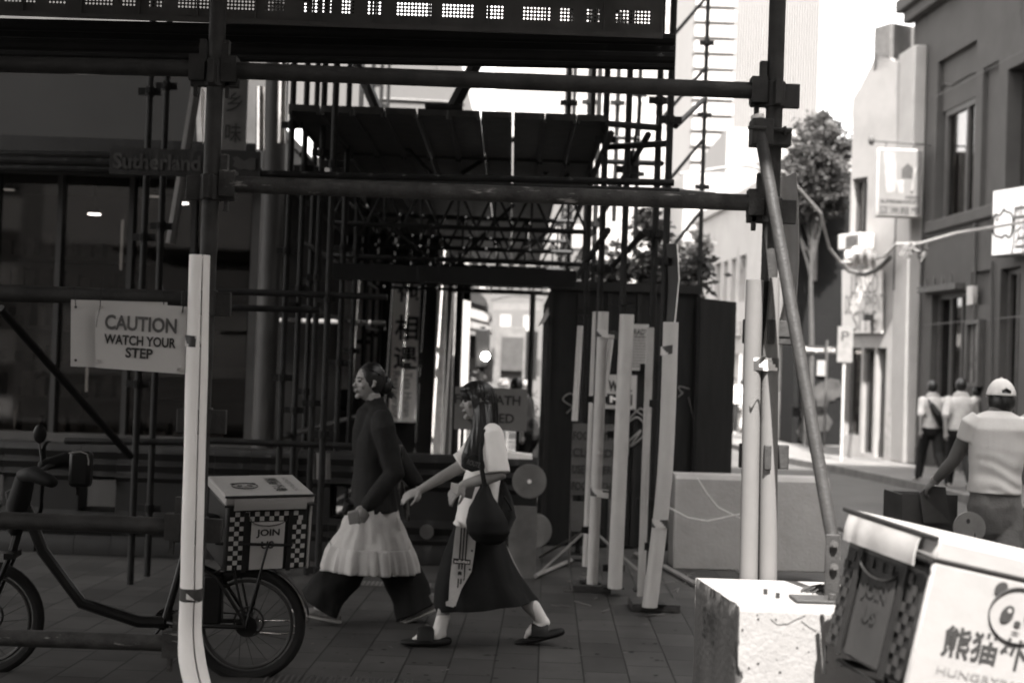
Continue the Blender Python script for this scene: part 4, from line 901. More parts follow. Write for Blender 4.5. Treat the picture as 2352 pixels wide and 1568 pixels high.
# right pair
pvc_r = mat('dull_white_sleeve', .115, .5, var=.08, scale=4)
DR = 4.065
sleeve('plastic_sleeve', 'left one of the pair of white sleeves on the right standard above the block', [P(1734, 643, DR), P(1728, 830, DR), P(1724, 1050, DR), P(1718, 1400, DR)], [.0235, .0235, .0235, .0245], arc=350, start=100, n=36, m=pvc_r)
sleeve('plastic_sleeve', 'right one of the pair of white sleeves, its top twisted into a narrow tongue', [P(1779, 638, DR), P(1775, 720, DR), P(1770, 800, DR), P(1768, 900, DR), P(1766, 1050, DR), P(1763, 1400, DR)], [.0125, .0165, .0215, .0225, .0235, .0245], arc=330, start=80, n=36, m=pvc_r)
band('warning_tape', 'warning tape tying the pair of sleeves on the right standard', P(1734, 845, DR), .0265, P(1730, 850, DR).z, .036, x2=P(1768, 845, DR).x)
mb = MB(); mb.sheet(lambda u, v: P(1738 + 30 * u + 8 * v, 828 - 10 * math.sin(u * 3) + 8 * v, 3.965 - .01 * math.sin(u * 6 + v * 3)), 12, 6, .001); tag(mb.build('tape_knot', mat('dull_tape', .07, .5)), 'knotted tape ends on the pair of right sleeves', 'tape')
# curved loose sheet behind the prop
def csheet(pts, w, lab, d, dep=.05):
    mb = MB(); n = len(pts)
    def fn(u, v):
        f = v * (n - 1); i = min(int(f), n - 2); f -= i; x = pts[i][0] * (1 - f) + pts[i + 1][0] * f; y = pts[i][1] * (1 - f) + pts[i + 1][1] * f
        ww = pts[i][2] * (1 - f) + pts[i + 1][2] * f
        return P(x - ww * u, y + 18 * u * (1 - v), d + dep * math.sin(u * 1.9))
    mb.sheet(fn, 8, 28, .003); return tag(mb.build('plastic_sleeve', pvc_d), lab, 'plastic sleeve', 'split sleeves hanging open')
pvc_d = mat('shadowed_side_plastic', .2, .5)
csheet([(1829, 396, 42), (1834, 480, 40), (1835, 600, 30), (1829, 690, 28), (1810, 745, 22)], .1, 'split white sleeve hanging open behind the sloping prop', 4.3)

# caution signs
cs = thing('caution_sign', P(320, 690, 4.05), 'caution watch your step sign hung by cable ties from the left ledger', 'sign')
def quad_sign(c4, d, m, par, nm='panel'):
    mb = MB(); mb.prism([P(x, y, d) for x, y in c4], (0, .003, 0)); return mb.build(nm, m, par)
sgm = mat('dusty_sign_plastic', .42, .5, var=.08, scale=5)
quad_sign([(219, 844), (424, 859), (430, 704), (218, 690)], 4.02, sgm, cs)
rt_ = (P(430, 704, 4.02) - P(218, 690, 4.02)).normalized(); up_ = V((0, 0, 1))
def cw(x0, x1, y0, y1): return (P(x1, y0, 4.02) - P(x0, y0, 4.02)).length, (P(x0, y0, 4.02) - P(x0, y1, 4.02)).length
w, h = cw(240, 409, 723, 764); text('CAUTION', P(324, 744, 4.02), rt_, up_, w * .98, h * .85, mat('faded_caution', .085, .6), cs, bold=.03)
w, h = cw(240, 405, 770, 792); text('WATCH YOUR', P(322, 783, 4.02), rt_, up_, w, h * 1.05, ink, cs, bold=.03)
w, h = cw(289, 352, 798, 824); text('STEP', P(320, 811, 4.02), rt_, up_, w, h * .92, ink, cs, bold=.03)
mb = MB()
for x, y in ((230, 704), (419, 717), (227, 829), (411, 849)): q = P(x, y, 4.016); mb.path([q + V((.005 * math.cos(t * .785), 0, .005 * math.sin(t * .785))) for t in range(8)], .0015, 5, closed=True)
mb.build('eyelet', mat('bright_bolt', .5, .3, .8), cs)
mb = MB(); mb.path([P(x, y, 4.0) for x, y in ((230, 704), (232, 670), (234, 655))], .0015, 5); mb.path([P(x, y, 4.0) for x, y in ((230, 704), (224, 730), (221, 752))], .0012, 5); mb.path([P(419, 718, 4.0), P(422, 690, 3.99), P(426, 662, 4.05)], .0017, 5); mb.build('cable_tie', black, cs)
bs_ = thing('blank_sign', P(240, 690, 4.06), 'blank backed sign hanging behind the caution sign, only its left strip in view', 'sign')
quad_sign([(162, 841), (380, 848), (384, 694), (163, 688)], 4.05, sgm, bs_)
mb = MB(); mb.path([P(174, 703, 4.03), P(172, 680, 4.03), P(171, 655, 4.05)], .0015, 5); mb.path([P(376, 700, 4.03), P(376, 670, 4.03), P(372, 655, 4.05)], .0015, 5); mb.build('cable_tie', black, bs_)
mb = MB()
for x, y in ((174, 705), (174, 827)): q = P(x, y, 4.046); mb.path([q, q + V((0, -.001, 0))], .004, 10)
mb.build('eyelet', ink, bs_)

# ================================================================== TUNNEL SCAFFOLD
ts = thing('walkway_scaffold', (0, 10, 0), 'dark scaffold tunnel over the footpath with many standards, ledgers and lattice beams', 'scaffold')
def blades(mb, q, z, s=1.0):
    mb.cb((q.x, q.y, z), .16 * s, .022, .05 * s); mb.cb((q.x, q.y, z), .022, .14 * s, .05 * s); mb.tube((q.x, q.y, z - .03), (q.x, q.y, z + .03), .033, 10)
def std(par, x, y, d, z0=0, z1=6.2, cl=(.5, 1.0), r=.0242, m=steel_d, base=False, step=.5, off=.3):
    q = P(x, y, d); mb = MB(); mb.tube((q.x, q.y, z0), (q.x, q.y, z1), r, 12); z = off
    while z < z1 - .05:
        if z > z0 + .1: blades(mb, q, z)
        z += step
    mb.build('standard', m, par); return V((q.x, q.y, 0))
# right-hand posts with bases
B1 = std(ts, 1503, 1390, 9.8, .06, 6, off=.45, step=.98); B0 = std(ts, 1478, 1368, 10.4, .06, 6, off=.7, step=.98)
B2 = std(ts, 1356, 1345, 10.7, .06, 6, off=.45, step=.98); B3 = std(ts, 1408, 1350, 10.5, .06, 6, off=.2, step=.98)
B4 = std(ts, 1326, 1300, 12.4, .06, 6, off=.2, step=.98)
for k, (x, y, d, z0) in enumerate(((1345, 500, 15, 2.3), (1310, 500, 17, 2.3), (1374, 300, 14, 2.3), (1292, 500, 20, 0), (1300, 560, 24, 0), (1420, 200, 15.5, 3.3), (1470, 200, 16, 3.0), (1308, 200, 13, 3.4))): std(ts, x, y, d, z0, 6 if k < 5 else 5.6, off=.2 * k, step=.9)
# left-hand rows
for k, (x, y, d) in enumerate(((757, 600, 10.2), (690, 600, 11.4), (714, 600, 12.4), (655, 700, 10.9), (784, 700, 12), (812, 700, 14), (838, 700, 16), (858, 700, 18), (874, 700, 19.5), (742, 300, 11))): std(ts, x, y, d, 0, 6 if k != 9 else 6.4, off=.15 + .13 * k, step=.97)
for k, (x, y, d) in enumerate(((333, 500, 9.9), (371, 500, 10.3))): std(ts, x, y, d, .05, 6, off=.42 + .12 * k, step=1.02)
# ledgers of the tunnel
def lt(a, b, r=.0242, m=steel_d, nm='ledger'):
    mb = MB(); mb.tube(a, b, r, 10); return mb.build(nm, m, ts)
D1 = 6.05
for y0, y1, d in ((100, 134, 6.05), (55, 92, 6.1), (78, 118, 6.3), (118, 150, 6.9)): lt(P(-60, y0, d), P(1548, y1, d), .026)
mb = MB(); a, b = P(-60, 82, 6.15), P(1540, 122, 6.15); mb.ob(a, b - a, (0, .05, 0), (0, 0, .075)); mb.build('lattice_beam', steel_d, ts)
lt(P(500, 397, 9.7), P(1548, 420, 9.7)); lt(P(512, 412, 9.4), P(1560, 440, 9.4)); lt(P(660, 428, 10.4), P(1515, 438, 10.4), .02)
lt(P(-60, 352, 10), P(500, 362, 10), .026); lt(P(-60, 385, 10), P(600, 395, 10), .026); lt(P(-60, 366, 9.6), P(520, 380, 9.6), .03)
lt(P(1396, 284, 10.4), P(1515, 294, 9.9)); lt(P(1396, 338, 10.6), P(1530, 330, 9.9)); lt(P(1380, 371, 13), P(1520, 376, 12)); lt(P(1400, 316, 14), P(1470, 318, 14), .02)
lt(P(480, 668, 10.2), P(890, 682, 10.2)); lt(P(500, 706, 10.4), P(735, 712, 10.4)); lt(P(-60, 684, 9.9), P(470, 692, 9.9))
lt(P(150, 1012, 10), P(480, 1016, 10)); lt(P(480, 1012, 10.6), P(820, 1024, 10.6)); lt(P(640, 737, 15), P(885, 742, 15), .03, mat('dull_rail', .1))
lt(P(0, 708, 8.4), P(300, 1048, 9.8), .026, nm='brace'); lt(P(1552, 290, 9.9), P(1620, 225, 12), .02, nm='brace')
mb = MB(); a, b = P(742, 640, 11.6), P(1322, 660, 11.6); mb.ob(a, b - a, (0, .08, 0), (0, 0, .135)); mb.build('cross_beam', mat('black_beam', .008, .6), ts)
# perforated fascia planks on edge at the front lip (real holes)
pf = MB(); a0 = P(-40, 30, D1); zbot = P(1525, 80, D1).z; xR = P(1525, 70, D1).x; zc = zbot + .028; pitch = .0145; hs2 = .0047; rows = 4
pm_ = mat('perforated_steel', .12, .5, .2, var=.3)
def plate(x0, x1, z0, z1): pf.box(x0, x1, D1 - .3, D1 - .298, z0, z1)
def hcell(cx, cz, px, pz, r):
    n = 8; y = D1 - .3; out_ = [V((cx + px / 2 * sx, y, cz + pz / 2 * sz)) for sx, sz in ((1, 0), (1, 1), (0, 1), (-1, 1), (-1, 0), (-1, -1), (0, -1), (1, -1))]
    inn = [V((cx + r * math.cos(2 * math.pi * k / n), y, cz + r * math.sin(2 * math.pi * k / n))) for k in range(n)]
    pf.add(out_ + inn, [(k, (k + 1) % n, n + (k + 1) % n, n + k) for k in range(n)][::-1])
FY = D1 - .3; xR = P(1522, 70, FY).x; zbot = P(1522, 78, FY).z
rg = random.Random(9); zt6 = zbot + .30
for row in range(2):
    zb6 = zbot + .035 + row * .155; zA = zb6 + rows * pitch
    plate(-4, xR, (zbot if row == 0 else zbot + .035 + rows * pitch), zb6)
    x = xR - .05; k = 0
    while x > -2.6:
        w = (10, 4, 4, 8, 5, 9)[(k + row * 2) % 6]; x2 = x - w * pitch
        for i in range(w):
            for j in range(rows): hcell(x - (i + .5) * pitch, zb6 + (j + .5) * pitch, pitch, pitch, hs2)
        gap = (.06, .05, .035, .075, .05, .04)[(k + row) % 6]; plate(x2 - gap, x2, zb6, zA); x = x2 - gap; k += 1
    plate(xR - .05, xR, zb6, zA); plate(-4, x, zb6, zA)
plate(-4, xR, zbot + .035 + .155 + rows * pitch, zbot + .45)
pf.build('perforated_fascia', pm_, ts)
mb = MB(); x = xR
while x > -3: mb.box(x - .006, x, FY - .012, FY - .001, zbot - .005, zt6); x -= .236
mb.box(-4, xR, FY - .015, FY - .001, zbot - .02, zbot); mb.build('fascia_rib', pm_, ts)
# decks: planks are things of their own
plk = mat('steel_plank', .03, .6, .2, var=.5, scale=8)
def plank(x, y0, y1, z, lab, grp, w=.225):
    mb = MB(); mb.box(x, x + w, y0, y1, z, z + .05)
    for s_ in (.0, w - .02): mb.box(x + s_, x + s_ + .02, y0 + .002, y1 - .002, z - .02, z - .001)
    return mb.build('deck_plank', plk)
XL, XRt = P(662, 262, 10.4).x, P(1400, 270, 10.4).x; p0 = None; x = XL; k = 0; protos = {}
for (y0, y1, z, xa_, xb_, skip, nm) in ((10.4, 12.34, 3.47, XL, XRt, (), 'first deck of the tunnel'), (12.36, 14.38, 3.45, XL, XRt, (), 'second deck of the tunnel'), (14.4, 16.78, 3.5, XL - .95, XRt - .2, (), 'third deck of the tunnel'), (16.8, 19.18, 3.5, XL - .95, XRt - .2, (), 'fourth deck of the tunnel'), (19.2, 24, 3.5, XL - .95, XRt - .2, (), 'last deck of the tunnel')):
    x = xa_; pr0 = None; k = 0
    while x < xb_ - .1:
        if k not in skip:
            if pr0 is None: pr0 = plank(0, y0, y1, z, '', ''); o = pr0
            else: o = pr0.copy(); COL.objects.link(o)
            o.location = (x + (.006 if k % 3 == 1 else 0), 0, 0); tag(o, '%s dark steel plank from the left in the %s' % (nth(k), nm), 'plank', 'planks of the %s' % nm)
        x += .236; k += 1
x = -6.4; pr0 = None      # unseen decks added above the picture to cast shade
for (ya, yb2, xs_, xe_, z, nm) in ((1.0, 4.3, -6.4, -1.1, 3.4, 'added shade deck over the left footpath'), (4.4, 5.7, -6.4, .75, 3.36, 'added shade deck above the fascia'), (2.0, 8.4, -6.4, 2.0, 5.5, 'added upper shade deck, front run'), (8.42, 12.4, -6.4, 2.0, 5.5, 'added upper shade deck, rear run')):
    x = xs_; pr0 = None; k = -1
    while x < xe_:
        if pr0 is None: pr0 = plank(0, ya, yb2, z, '', ''); o = pr0
        else: o = pr0.copy(); COL.objects.link(o)
        k += 1; o.location = (x, 0, 0); tag(o, '%s steel plank from the left of the %s' % (nth(k), nm), 'plank', 'planks of the ' + nm); x += .228
# lattice beams
for (d, za, zb7, x0, x1) in ((13.3, 2.95, 3.32, -1.75, .66), (15.2, 2.92, 3.25, -1.75, .62), (17.2, 2.88, 3.22, -1.7, .62), (19.5, 2.8, 3.15, -1.7, .6), (22, 2.85, 3.2, -1.7, .6)):
    mb = MB(); mb.tube((x0, d, za), (x1, d, za), .024, 8); mb.tube((x0, d, zb7), (x1, d, zb7), .024, 8); n = 7
    for k in range(n):
        xa_ = x0 + (x1 - x0) * k / n; xm = x0 + (x1 - x0) * (k + .5) / n; xb_ = x0 + (x1 - x0) * (k + 1) / n
        mb.tube((xa_, d, za), (xm, d, zb7), .014, 6); mb.tube((xm, d, zb7), (xb_, d, za), .014, 6); mb.tube((xm, d, za), (xm, d, zb7), .012, 6)
    mb.build('lattice_beam', steel_d, ts)
for x in (-1.74, .64, .9):
    for z in (2.62, 3.3): lt(V((x, 11.4 if x < 0 else 9.9, z)), V((x, 18 if x < 0 else 22, z)), .024)
for x in (-1.76,): 
    for z in (.55, 1.05, 2.1): lt(V((x, 11, z)), V((x, 18.5, z)), .024)
for d in (14, 16.5, 19): 
    for z in (2.7,): lt(V((-1.9, d, z)), V((1.0, d, z)), .024)
for k, (xa_, ya, xb_, yb_2, d) in enumerate(((800, 440, 1010, 610, 14), (1050, 600, 1180, 470, 15), (1180, 600, 1330, 470, 16), (830, 600, 960, 480, 17), (870, 270, 1000, 410, 12), (1060, 400, 1240, 280, 12.4), (1250, 400, 1370, 300, 13))): lt(P(xa_, ya, d), P(xb_, yb_2, d), .02, nm='brace')
# splayed prop standing on the deck
tp2 = thing('deck_prop', P(1040, 258, 10.6), 'dark inclined prop with a flat foot standing on the tunnel deck', 'prop')
mb = MB(); a, b = P(1040, 248, 10.6), P(1108, 118, 10.6); mb.path([a, b], [(.06, .05), (.06, .05)], 4); mb.build('leg', steel_d, tp2); mb = MB(); mb.cb(P(1020, 250, 10.6), .28, .2, .05); mb.build('foot', steel_d, tp2, bevel=.015)
mb = MB(); mb.path([P(812, 125, 11.5), P(870, 262, 10.9)], .045, 8); tag(mb.build('cable_bundle', black), 'dark bent pipe dropping to the tunnel deck left of the inclined prop', 'pipe')
# hanging bag on right
hb = MB(); q = P(1452, 385, 11); hb.ell(q, .055, .05, .14); hb.path([q + V((0, 0, .1)), P(1472, 235, 11)], .012, 6); tag(hb.build('hanging_bag', black), 'dark bag hanging on a cord among the scaffold tubes', 'bag')
# sloping clad panel beyond the gap
cp = thing('clad_canopy', P(930, 250, 26), 'pale sloping clad canopy seen through the gap between the decks', 'canopy')
mb = MB(); mb.prism([P(655, 290, 24), P(1094, 290, 24), P(1052, 108, 24), P(650, 100, 24)], (0, .2, 0)); mb.build('soffit', mat('pale_cladding', .075, .7, var=.08, scale=.6), cp)
mb = MB()
for x0, y0, x1, y1 in ((825, 118, 862, 262), (1000, 112, 1010, 170), (860, 226, 1066, 236)): mb.tube(P(x0, y0, 23.98), P(x1, y1, 23.98), .02, 6)
mb.build('seam', mat('pale_seam', .12), cp)
mb = MB(); a = P(1078, 300, 27); mb.box(a.x - .14, a.x + .14, 27, 27.3, 0, 8.5); tag(mb.build('white_pillar', white_r), 'white pillar right of the sloping canopy', 'pillar')
mb = MB(); q = P(598, 200, 11.6); q2 = P(597, 345, 11.6); mb.path([q, q2], .035, 10); tag(mb.build('column_highlight', mat('column_highlight', .5, .2, .9)), 'shiny strip added as the lit left edge of the round column', 'pipe')  # bright strips added as highlights on the column edges
mb = MB(); q = P(650, 110, 11.6); q2 = P(645, 330, 11.6); mb.path([q, q2], .035, 10); tag(mb.build('column_highlight', mat('column_highlight', .5, .2, .9)), 'shiny strip added as the lit right edge of the round column', 'pipe')
# street sign board
sb = thing('street_board', P(420, 405, 9.3), 'dark Sutherland street sign board fixed across the scaffold', 'sign')
a, b = P(250, 403, 9.3), P(598, 345, 9.3); mb = MB(); mb.box(a.x, b.x, 9.3, 9.33, P(420, 405, 9.3).z, P(420, 343, 9.3).z); mb.build('board', mat('street_sign_dark', .02, .5), sb)
lm = mat('street_sign_letters', .045, .6); text('Sutherland', P(360, 372, 9.29), (1, 0, 0), (0, 0, 1), 202 / PPM(9.3), .105, lm, sb, bold=.03)
q = P(561, 376, 9.29); mb = MB(); s_ = 1 / PPM(9.3)
mb.prism([q + V((dx * s_, 0, dz * s_)) for dx, dz in ((-28, 12), (-18, 17), (0, 6), (14, 14), (26, 13), (26, -13), (14, -16), (2, -12), (-10, -14), (-26, -6), (-22, 4))], (0, -.003, 0)); mb.build('emblem', lm, sb)
# outer light scaffold on the right
os_ = thing('outer_scaffold', (2.4, 17, 0), 'slender outer scaffold bay with diagonal braces right of the tunnel', 'scaffold')
q = std(os_, 1617, 300, 15.5, 0, 9, r=.0242, off=.55, step=.79)
for k in range(6):
    z = 7.4 - k * .79; mb = MB(); mb.tube((q.x, q.y, z), (q.x - .48, q.y - .2, z - .62), .02, 8); mb.build('brace', steel_d, os_)
mb = MB(); mb.tube(P(1548, 438, 12), P(1640, 446, 15.5), .024, 8); mb.build('ledger', steel_d, os_)
# tunnel sleeves
def sl(x0, y0, x1, y1, d, rpx, lab, m=None, mid=None):
    r = rpx / 2 / PPM(d); pts = [P(x0, y0, d)] + ([P(*mid, d)] if mid else []) + [P(x1, y1, d)]
    return sleeve('plastic_sleeve', lab, pts if mid else [pts[0], pts[0].lerp(pts[1], .5), pts[1]], r, 350, 100, m or pvc_m, 'white plastic sleeves at the tunnel posts', n=18, segs=10)
pvc_m = mat('white_plastic_far', .42, .5, var=.06)
sl(1386, 716, 1360, 1340, 10.45, 24, 'white sleeve left of the widest pair, tied with striped tape to its neighbour')
sl(1440, 722, 1412, 1350, 10.3, 32, 'wide white sleeve in the middle of the sleeved posts')
sl(1541, 740, 1492, 1393, 9.6, 34, 'wide white sleeve leaning to the left, rightmost in front of the hoarding', mid=(1527, 1090))
sl(1369, 716, 1345, 1300, 10.9, 15, 'narrow white sleeve close behind the taped one'); sl(1494, 752, 1472, 1378, 10.2, 17, 'dull narrow sleeve just left of the leaning wide one', m=pvc_g)
sl(1333, 748, 1320, 966, 11.9, 13, 'short thin white sleeve hanging left of the other sleeves'); sl(1406, 760, 1375, 1000, 11, 12, 'thin white sleeve slanting between the two taped sleeves')
q1, q2 = P(1383, 765, 10.4), P(1440, 765, 10.4); band('warning_tape', 'striped tape joining the two sleeves near their tops', q1, .05, q1.z - .03, .055, x2=q2.x, slant=-.1)
q1, q2 = P(1372, 1130, 10.4), P(1424, 1130, 10.4); band('warning_tape', 'striped tape joining the two sleeves at knee height', q1, .05, q1.z - .03, .055, x2=q2.x, slant=-.1)
q1 = P(1536, 800, 9.6); band('warning_tape', 'torn striped tape near the top of the leaning sleeve', q1, .054, q1.z - .04, .06, slant=.2)
q1 = P(1516, 1200, 9.6); band('warning_tape', 'dark torn tape low on the leaning sleeve', q1, .056, q1.z - .03, .055, cols=(tape_d, tape_l))
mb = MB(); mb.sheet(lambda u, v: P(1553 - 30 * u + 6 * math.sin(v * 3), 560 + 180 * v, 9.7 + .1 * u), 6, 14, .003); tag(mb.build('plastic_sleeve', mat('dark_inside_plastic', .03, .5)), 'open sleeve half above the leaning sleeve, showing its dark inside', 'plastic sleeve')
mb = MB(); mb.path([P(1556, 562, 9.68), P(1560, 640, 9.68), P(1554, 700, 9.68), P(1550, 740, 9.68)], .004, 6); tag(mb.build('sleeve_edge', pvc), 'thin pale edge strip of the open sleeve half', 'plastic strip')
# base plates and pads
for i, (x0, x1, y, d, lab) in enumerate(((1315, 1402, 1352, 10.55, 'dark timber pad under the two taped sleeves'), (1452, 1560, 1396, 9.75, 'dark timber pad under the leaning sleeve'))):
    a = G(x0, y + 8); b = G(x1, y + 8); mb = MB(); mb.box(a.x, b.x, a.y, a.y + .34, 0, .055); o = tag(mb.build('timber_pad', timber, bevel=.006), lab, 'timber pad')
for q in (B1, B0, B2, B3, B4): mb = MB(); mb.cb((q.x, q.y, .062), .15, .15, .01); mb.tube((q.x, q.y, .06), (q.x, q.y, .3), .017, 8); mb.build('base_jack', steel_d, ts)
# ================================================================== PEOPLE
skin = mat('skin', .26, .55, var=.06); skin_l = mat('skin_pale', .30, .55, var=.06)
hair_m = mat('dark_hair', .012, .4, var=.5, scale=60, stretch=(1, 1, .08), spec=.4)
jacket_m = mat('dark_jacket_cloth', .013, .85, var=.3, scale=30); trouser_m = mat('dark_trouser_cloth', .011, .9, var=.3, scale=30)
skirt_m = mat('pale_cotton', .38, .85, var=.08, scale=12, bump=.2, bscale=120); tee_m = mat('white_cotton', .66, .85, var=.05, scale=9, bump=.15, bscale=160)
shoe_m = mat('grey_trainer', .15, .7, var=.3, scale=30); sock_m = mat('white_sock', .6, .9, var=.04, bump=.3, bscale=300); sandal_m = mat('black_foam', .012, .6)
def rng(mb, rings, n=32, cap=True, pleat=None):   # rings: (center, axis_a, ra, axis_b, rb)
    vs = []; fs = []; k = len(rings)
    for i, (c, a, ra, b, rb) in enumerate(rings):
        for j in range(n):
            t = 2 * math.pi * j / n; f = 1 + (pleat(t, i / (k - 1)) if pleat else 0)
            vs.append(V(c) + a * (ra * f * math.cos(t)) + b * (rb * f * math.sin(t)))
    for i in range(k - 1):
        for j in range(n): j2 = (j + 1) % n; fs.append((i * n + j, i * n + j2, (i + 1) * n + j2, (i + 1) * n + j))
    if cap: fs.append(tuple(range(n - 1, -1, -1))); fs.append(tuple((k - 1) * n + j for j in range(n)))
    return mb.add(vs, fs)
def interp(keys, n):   # smooth resample of rows of numbers / vectors
    out_ = []; m = len(keys) - 1
    for i in range(n):
        f = i * m / (n - 1); k = min(int(f), m - 1); f -= k; f2 = f * f * (3 - 2 * f) * .5 + f * .5
        out_.append([a * (1 - f2) + b * f2 for a, b in zip(keys[k], keys[k + 1])])
    return out_
def head_mesh(mb, c, fw, up, s=1.0):   # s=1: 0.23 m from chin to crown
    fw = V(fw).normalized(); up = V(up).normalized(); sd = up.cross(fw).normalized(); fw = sd.cross(up); c = V(c)
    W3 = lambda x, y, z: c + sd * (x * s) + fw * (y * s) + up * (z * s)
    nu, nv = 36, 26; vs = []; fs = []
    for i in range(nv + 1):
        ph = math.pi * i / nv
        for j in range(nu):
            th = 2 * math.pi * j / nu; x, y, z = math.sin(ph) * math.sin(th), math.sin(ph) * math.cos(th), math.cos(ph)
            X_, Y_, Z_ = x * .073, y * .092, z * .115
            if z < 0:
                k = -z; X_ *= 1 - .32 * k ** 1.4
                if y < 0: Y_ *= 1 - .55 * k ** .8
                else: Y_ *= 1 - .02 * k; Z_ -= .004 * k
            if y > 0: Y_ *= 1 - .10 * max(0, 1 - abs(z) * 1.2) * abs(x)
            Y_ += -.004
            vs.append(W3(X_, Y_, Z_))
    for i in range(nv):
        for j in range(nu): j2 = (j + 1) % nu; fs.append((i * nu + j, (i + 1) * nu + j, (i + 1) * nu + j2, i * nu + j2))
    mb.add(vs, fs)
    mb.path([W3(0, .074, .016), W3(0, .086, -.010), W3(0, .099, -.028), W3(0, .088, -.035)], [.007, .0095, .0125, .009], 10, round_=True)   # nose
    for q in (-1, 1):
        mb.ell(W3(q * .011, .088, -.031), .007 * s, .007 * s, .006 * s); mb.ell(W3(q * .030, .068, .022), .020 * s, .011 * s, .007 * s, (sd, fw, up))
        mb.ell(W3(q * .038, .057, -.020), .022 * s, .017 * s, .022 * s, (sd, fw, up))
        mb.path([W3(q * .072, .0, .018), W3(q * .080, -.010, .008), W3(q * .078, -.006, -.018), W3(q * .070, .002, -.026)], [.010 * s, .013 * s, .010 * s, .006 * s], 8, round_=True)
    mb.ell(W3(0, .083, -.056), .021 * s, .010 * s, .006 * s, (sd, fw, up)); mb.ell(W3(0, .081, -.066), .018 * s, .010 * s, .007 * s, (sd, fw, up)); mb.ell(W3(0, .066, -.094), .022 * s, .018 * s, .016 * s, (sd, fw, up))
    return W3
def face_parts(W3, par, s=1.0, sk=None):
    mb = MB()
    for q in (-1, 1):
        e = MB(); e.ell(W3(q * .031, .0775, .004), .014 * s, .010 * s, .0065 * s, nu=12, nv=8); e.build('eye', mat('eye', .05, .2), par)
        e = MB(); e.path([W3(q * .015, .087, .023), W3(q * .032, .083, .030), W3(q * .050, .070, .024)], [.003 * s, .0038 * s, .002 * s], 6); e.build('eyebrow', hair_m, par)
    mb.path([W3(-.021, .086, -.061), W3(0, .0945, -.0605), W3(.021, .086, -.061)], [.003 * s, .0055 * s, .003 * s], 8, round_=True); mb.build('lips', mat('lip', .10, .5), par)
def hand(mb, w, d, pn, s=1.0, curl=(.5, .5, .6, .7), thumb=1):  # wrist, direction, palm normal (fingers curl towards it)
    d = V(d).normalized(); pn = V(pn); pn = (pn - d * pn.dot(d)).normalized(); sd = d.cross(pn).normalized() * thumb; w = V(w)
    mb.path([w - d * .02 * s, w + d * .02 * s, w + d * .05 * s, w + d * .085 * s], [(.022 * s, .017 * s), (.032 * s, .015 * s), (.039 * s, .014 * s), (.037 * s, .012 * s)], 12, side=sd)
    for k, (o, ln) in enumerate(((.028, .068), (.0095, .078), (-.0095, .072), (-.028, .055))):
        b = w + d * (.085 - abs(k - 1.2) * .004) * s + sd * o * s; a = 0; pts = [b - d * .01 * s, b]; p = b
        for seg in (.45, .32, .23):
            a += curl[k]; p = p + (d * math.cos(a) + pn * math.sin(a) + sd * (.04 * (1.5 - k))) * ln * seg * s; pts.append(p)
        mb.path(pts, [.0085 * s, .009 * s, .0085 * s, .0078 * s, .0062 * s], 8, round_=True)
    b = w + d * .025 * s + sd * .025 * s; mb.path([b, b + (sd * .8 + d * .7 + pn * .3) * .028 * s, b + (sd * .75 + d * 1.5 + pn * .9) * .032 * s, b + (sd * .7 + d * 2.2 + pn * 1.4) * .032 * s], [.013 * s, .011 * s, .0095 * s, .0075 * s], 8, round_=True)
def foot(mb, heel, toe, up, w=.042, h=.055):
    heel, toe = V(heel), V(toe); d = (toe - heel).normalized(); up = V(up); up = (up - d * up.dot(d)).normalized(); L = (toe - heel).length; sd = d.cross(up)
    mb.path([heel + up * .03 + d * .0, heel + d * L * .25 + up * .034, heel + d * L * .55 + up * .03, heel + d * L * .8 + up * .02, toe - d * .02 + up * .014], [(w * .62, .03), (w * .72, .036), (w * .95, .028), (w, .019), (w * .75, .012)], 14, side=sd, round_=True)

# ------------------------------------------------------------------ the girl in the white T-shirt
DG = 8.4
def g(x, y, o=0): return P(x, y, DG + o)
base = G(1090, 1480)
girl = thing('person', (g(1095, 1480).x, DG, 0), 'person with long straight hair in white T-shirt and black skirt with striped panel', 'person')
gp_ = MB()
fwd = V((-.97, -.22, -.06)); upv = V((-.03, 0, 1))
W3 = head_mesh(gp_, g(1096, 922), fwd, upv, .97)
gp_.path([g(1102, 950), g(1108, 985), g(1114, 1010)], [.05, .047, .06], 14)
# torso core, hips
gp_.path([g(1120, 1000), g(1118, 1050), g(1108, 1110), g(1098, 1170), g(1098, 1220)], [(.10, .06), (.13, .085), (.11, .075), (.125, .085), (.14, .09)], 20, side=V((0, 1, 0)), round_=True)
# legs (near = front, far = rear)
gp_.path([g(1085, 1215, -.08), g(1052, 1310, -.09), g(1022, 1395, -.09), g(1011, 1430, -.09), g(1008, 1452, -.09)], [.085, .062, .040, .033, .033], 16, round_=True)
gp_.path([g(1110, 1215, .08), g(1160, 1300, .09), g(1212, 1385, .09), g(1236, 1415, .09), g(1246, 1432, .09)], [.085, .062, .044, .036, .033], 16, round_=True)
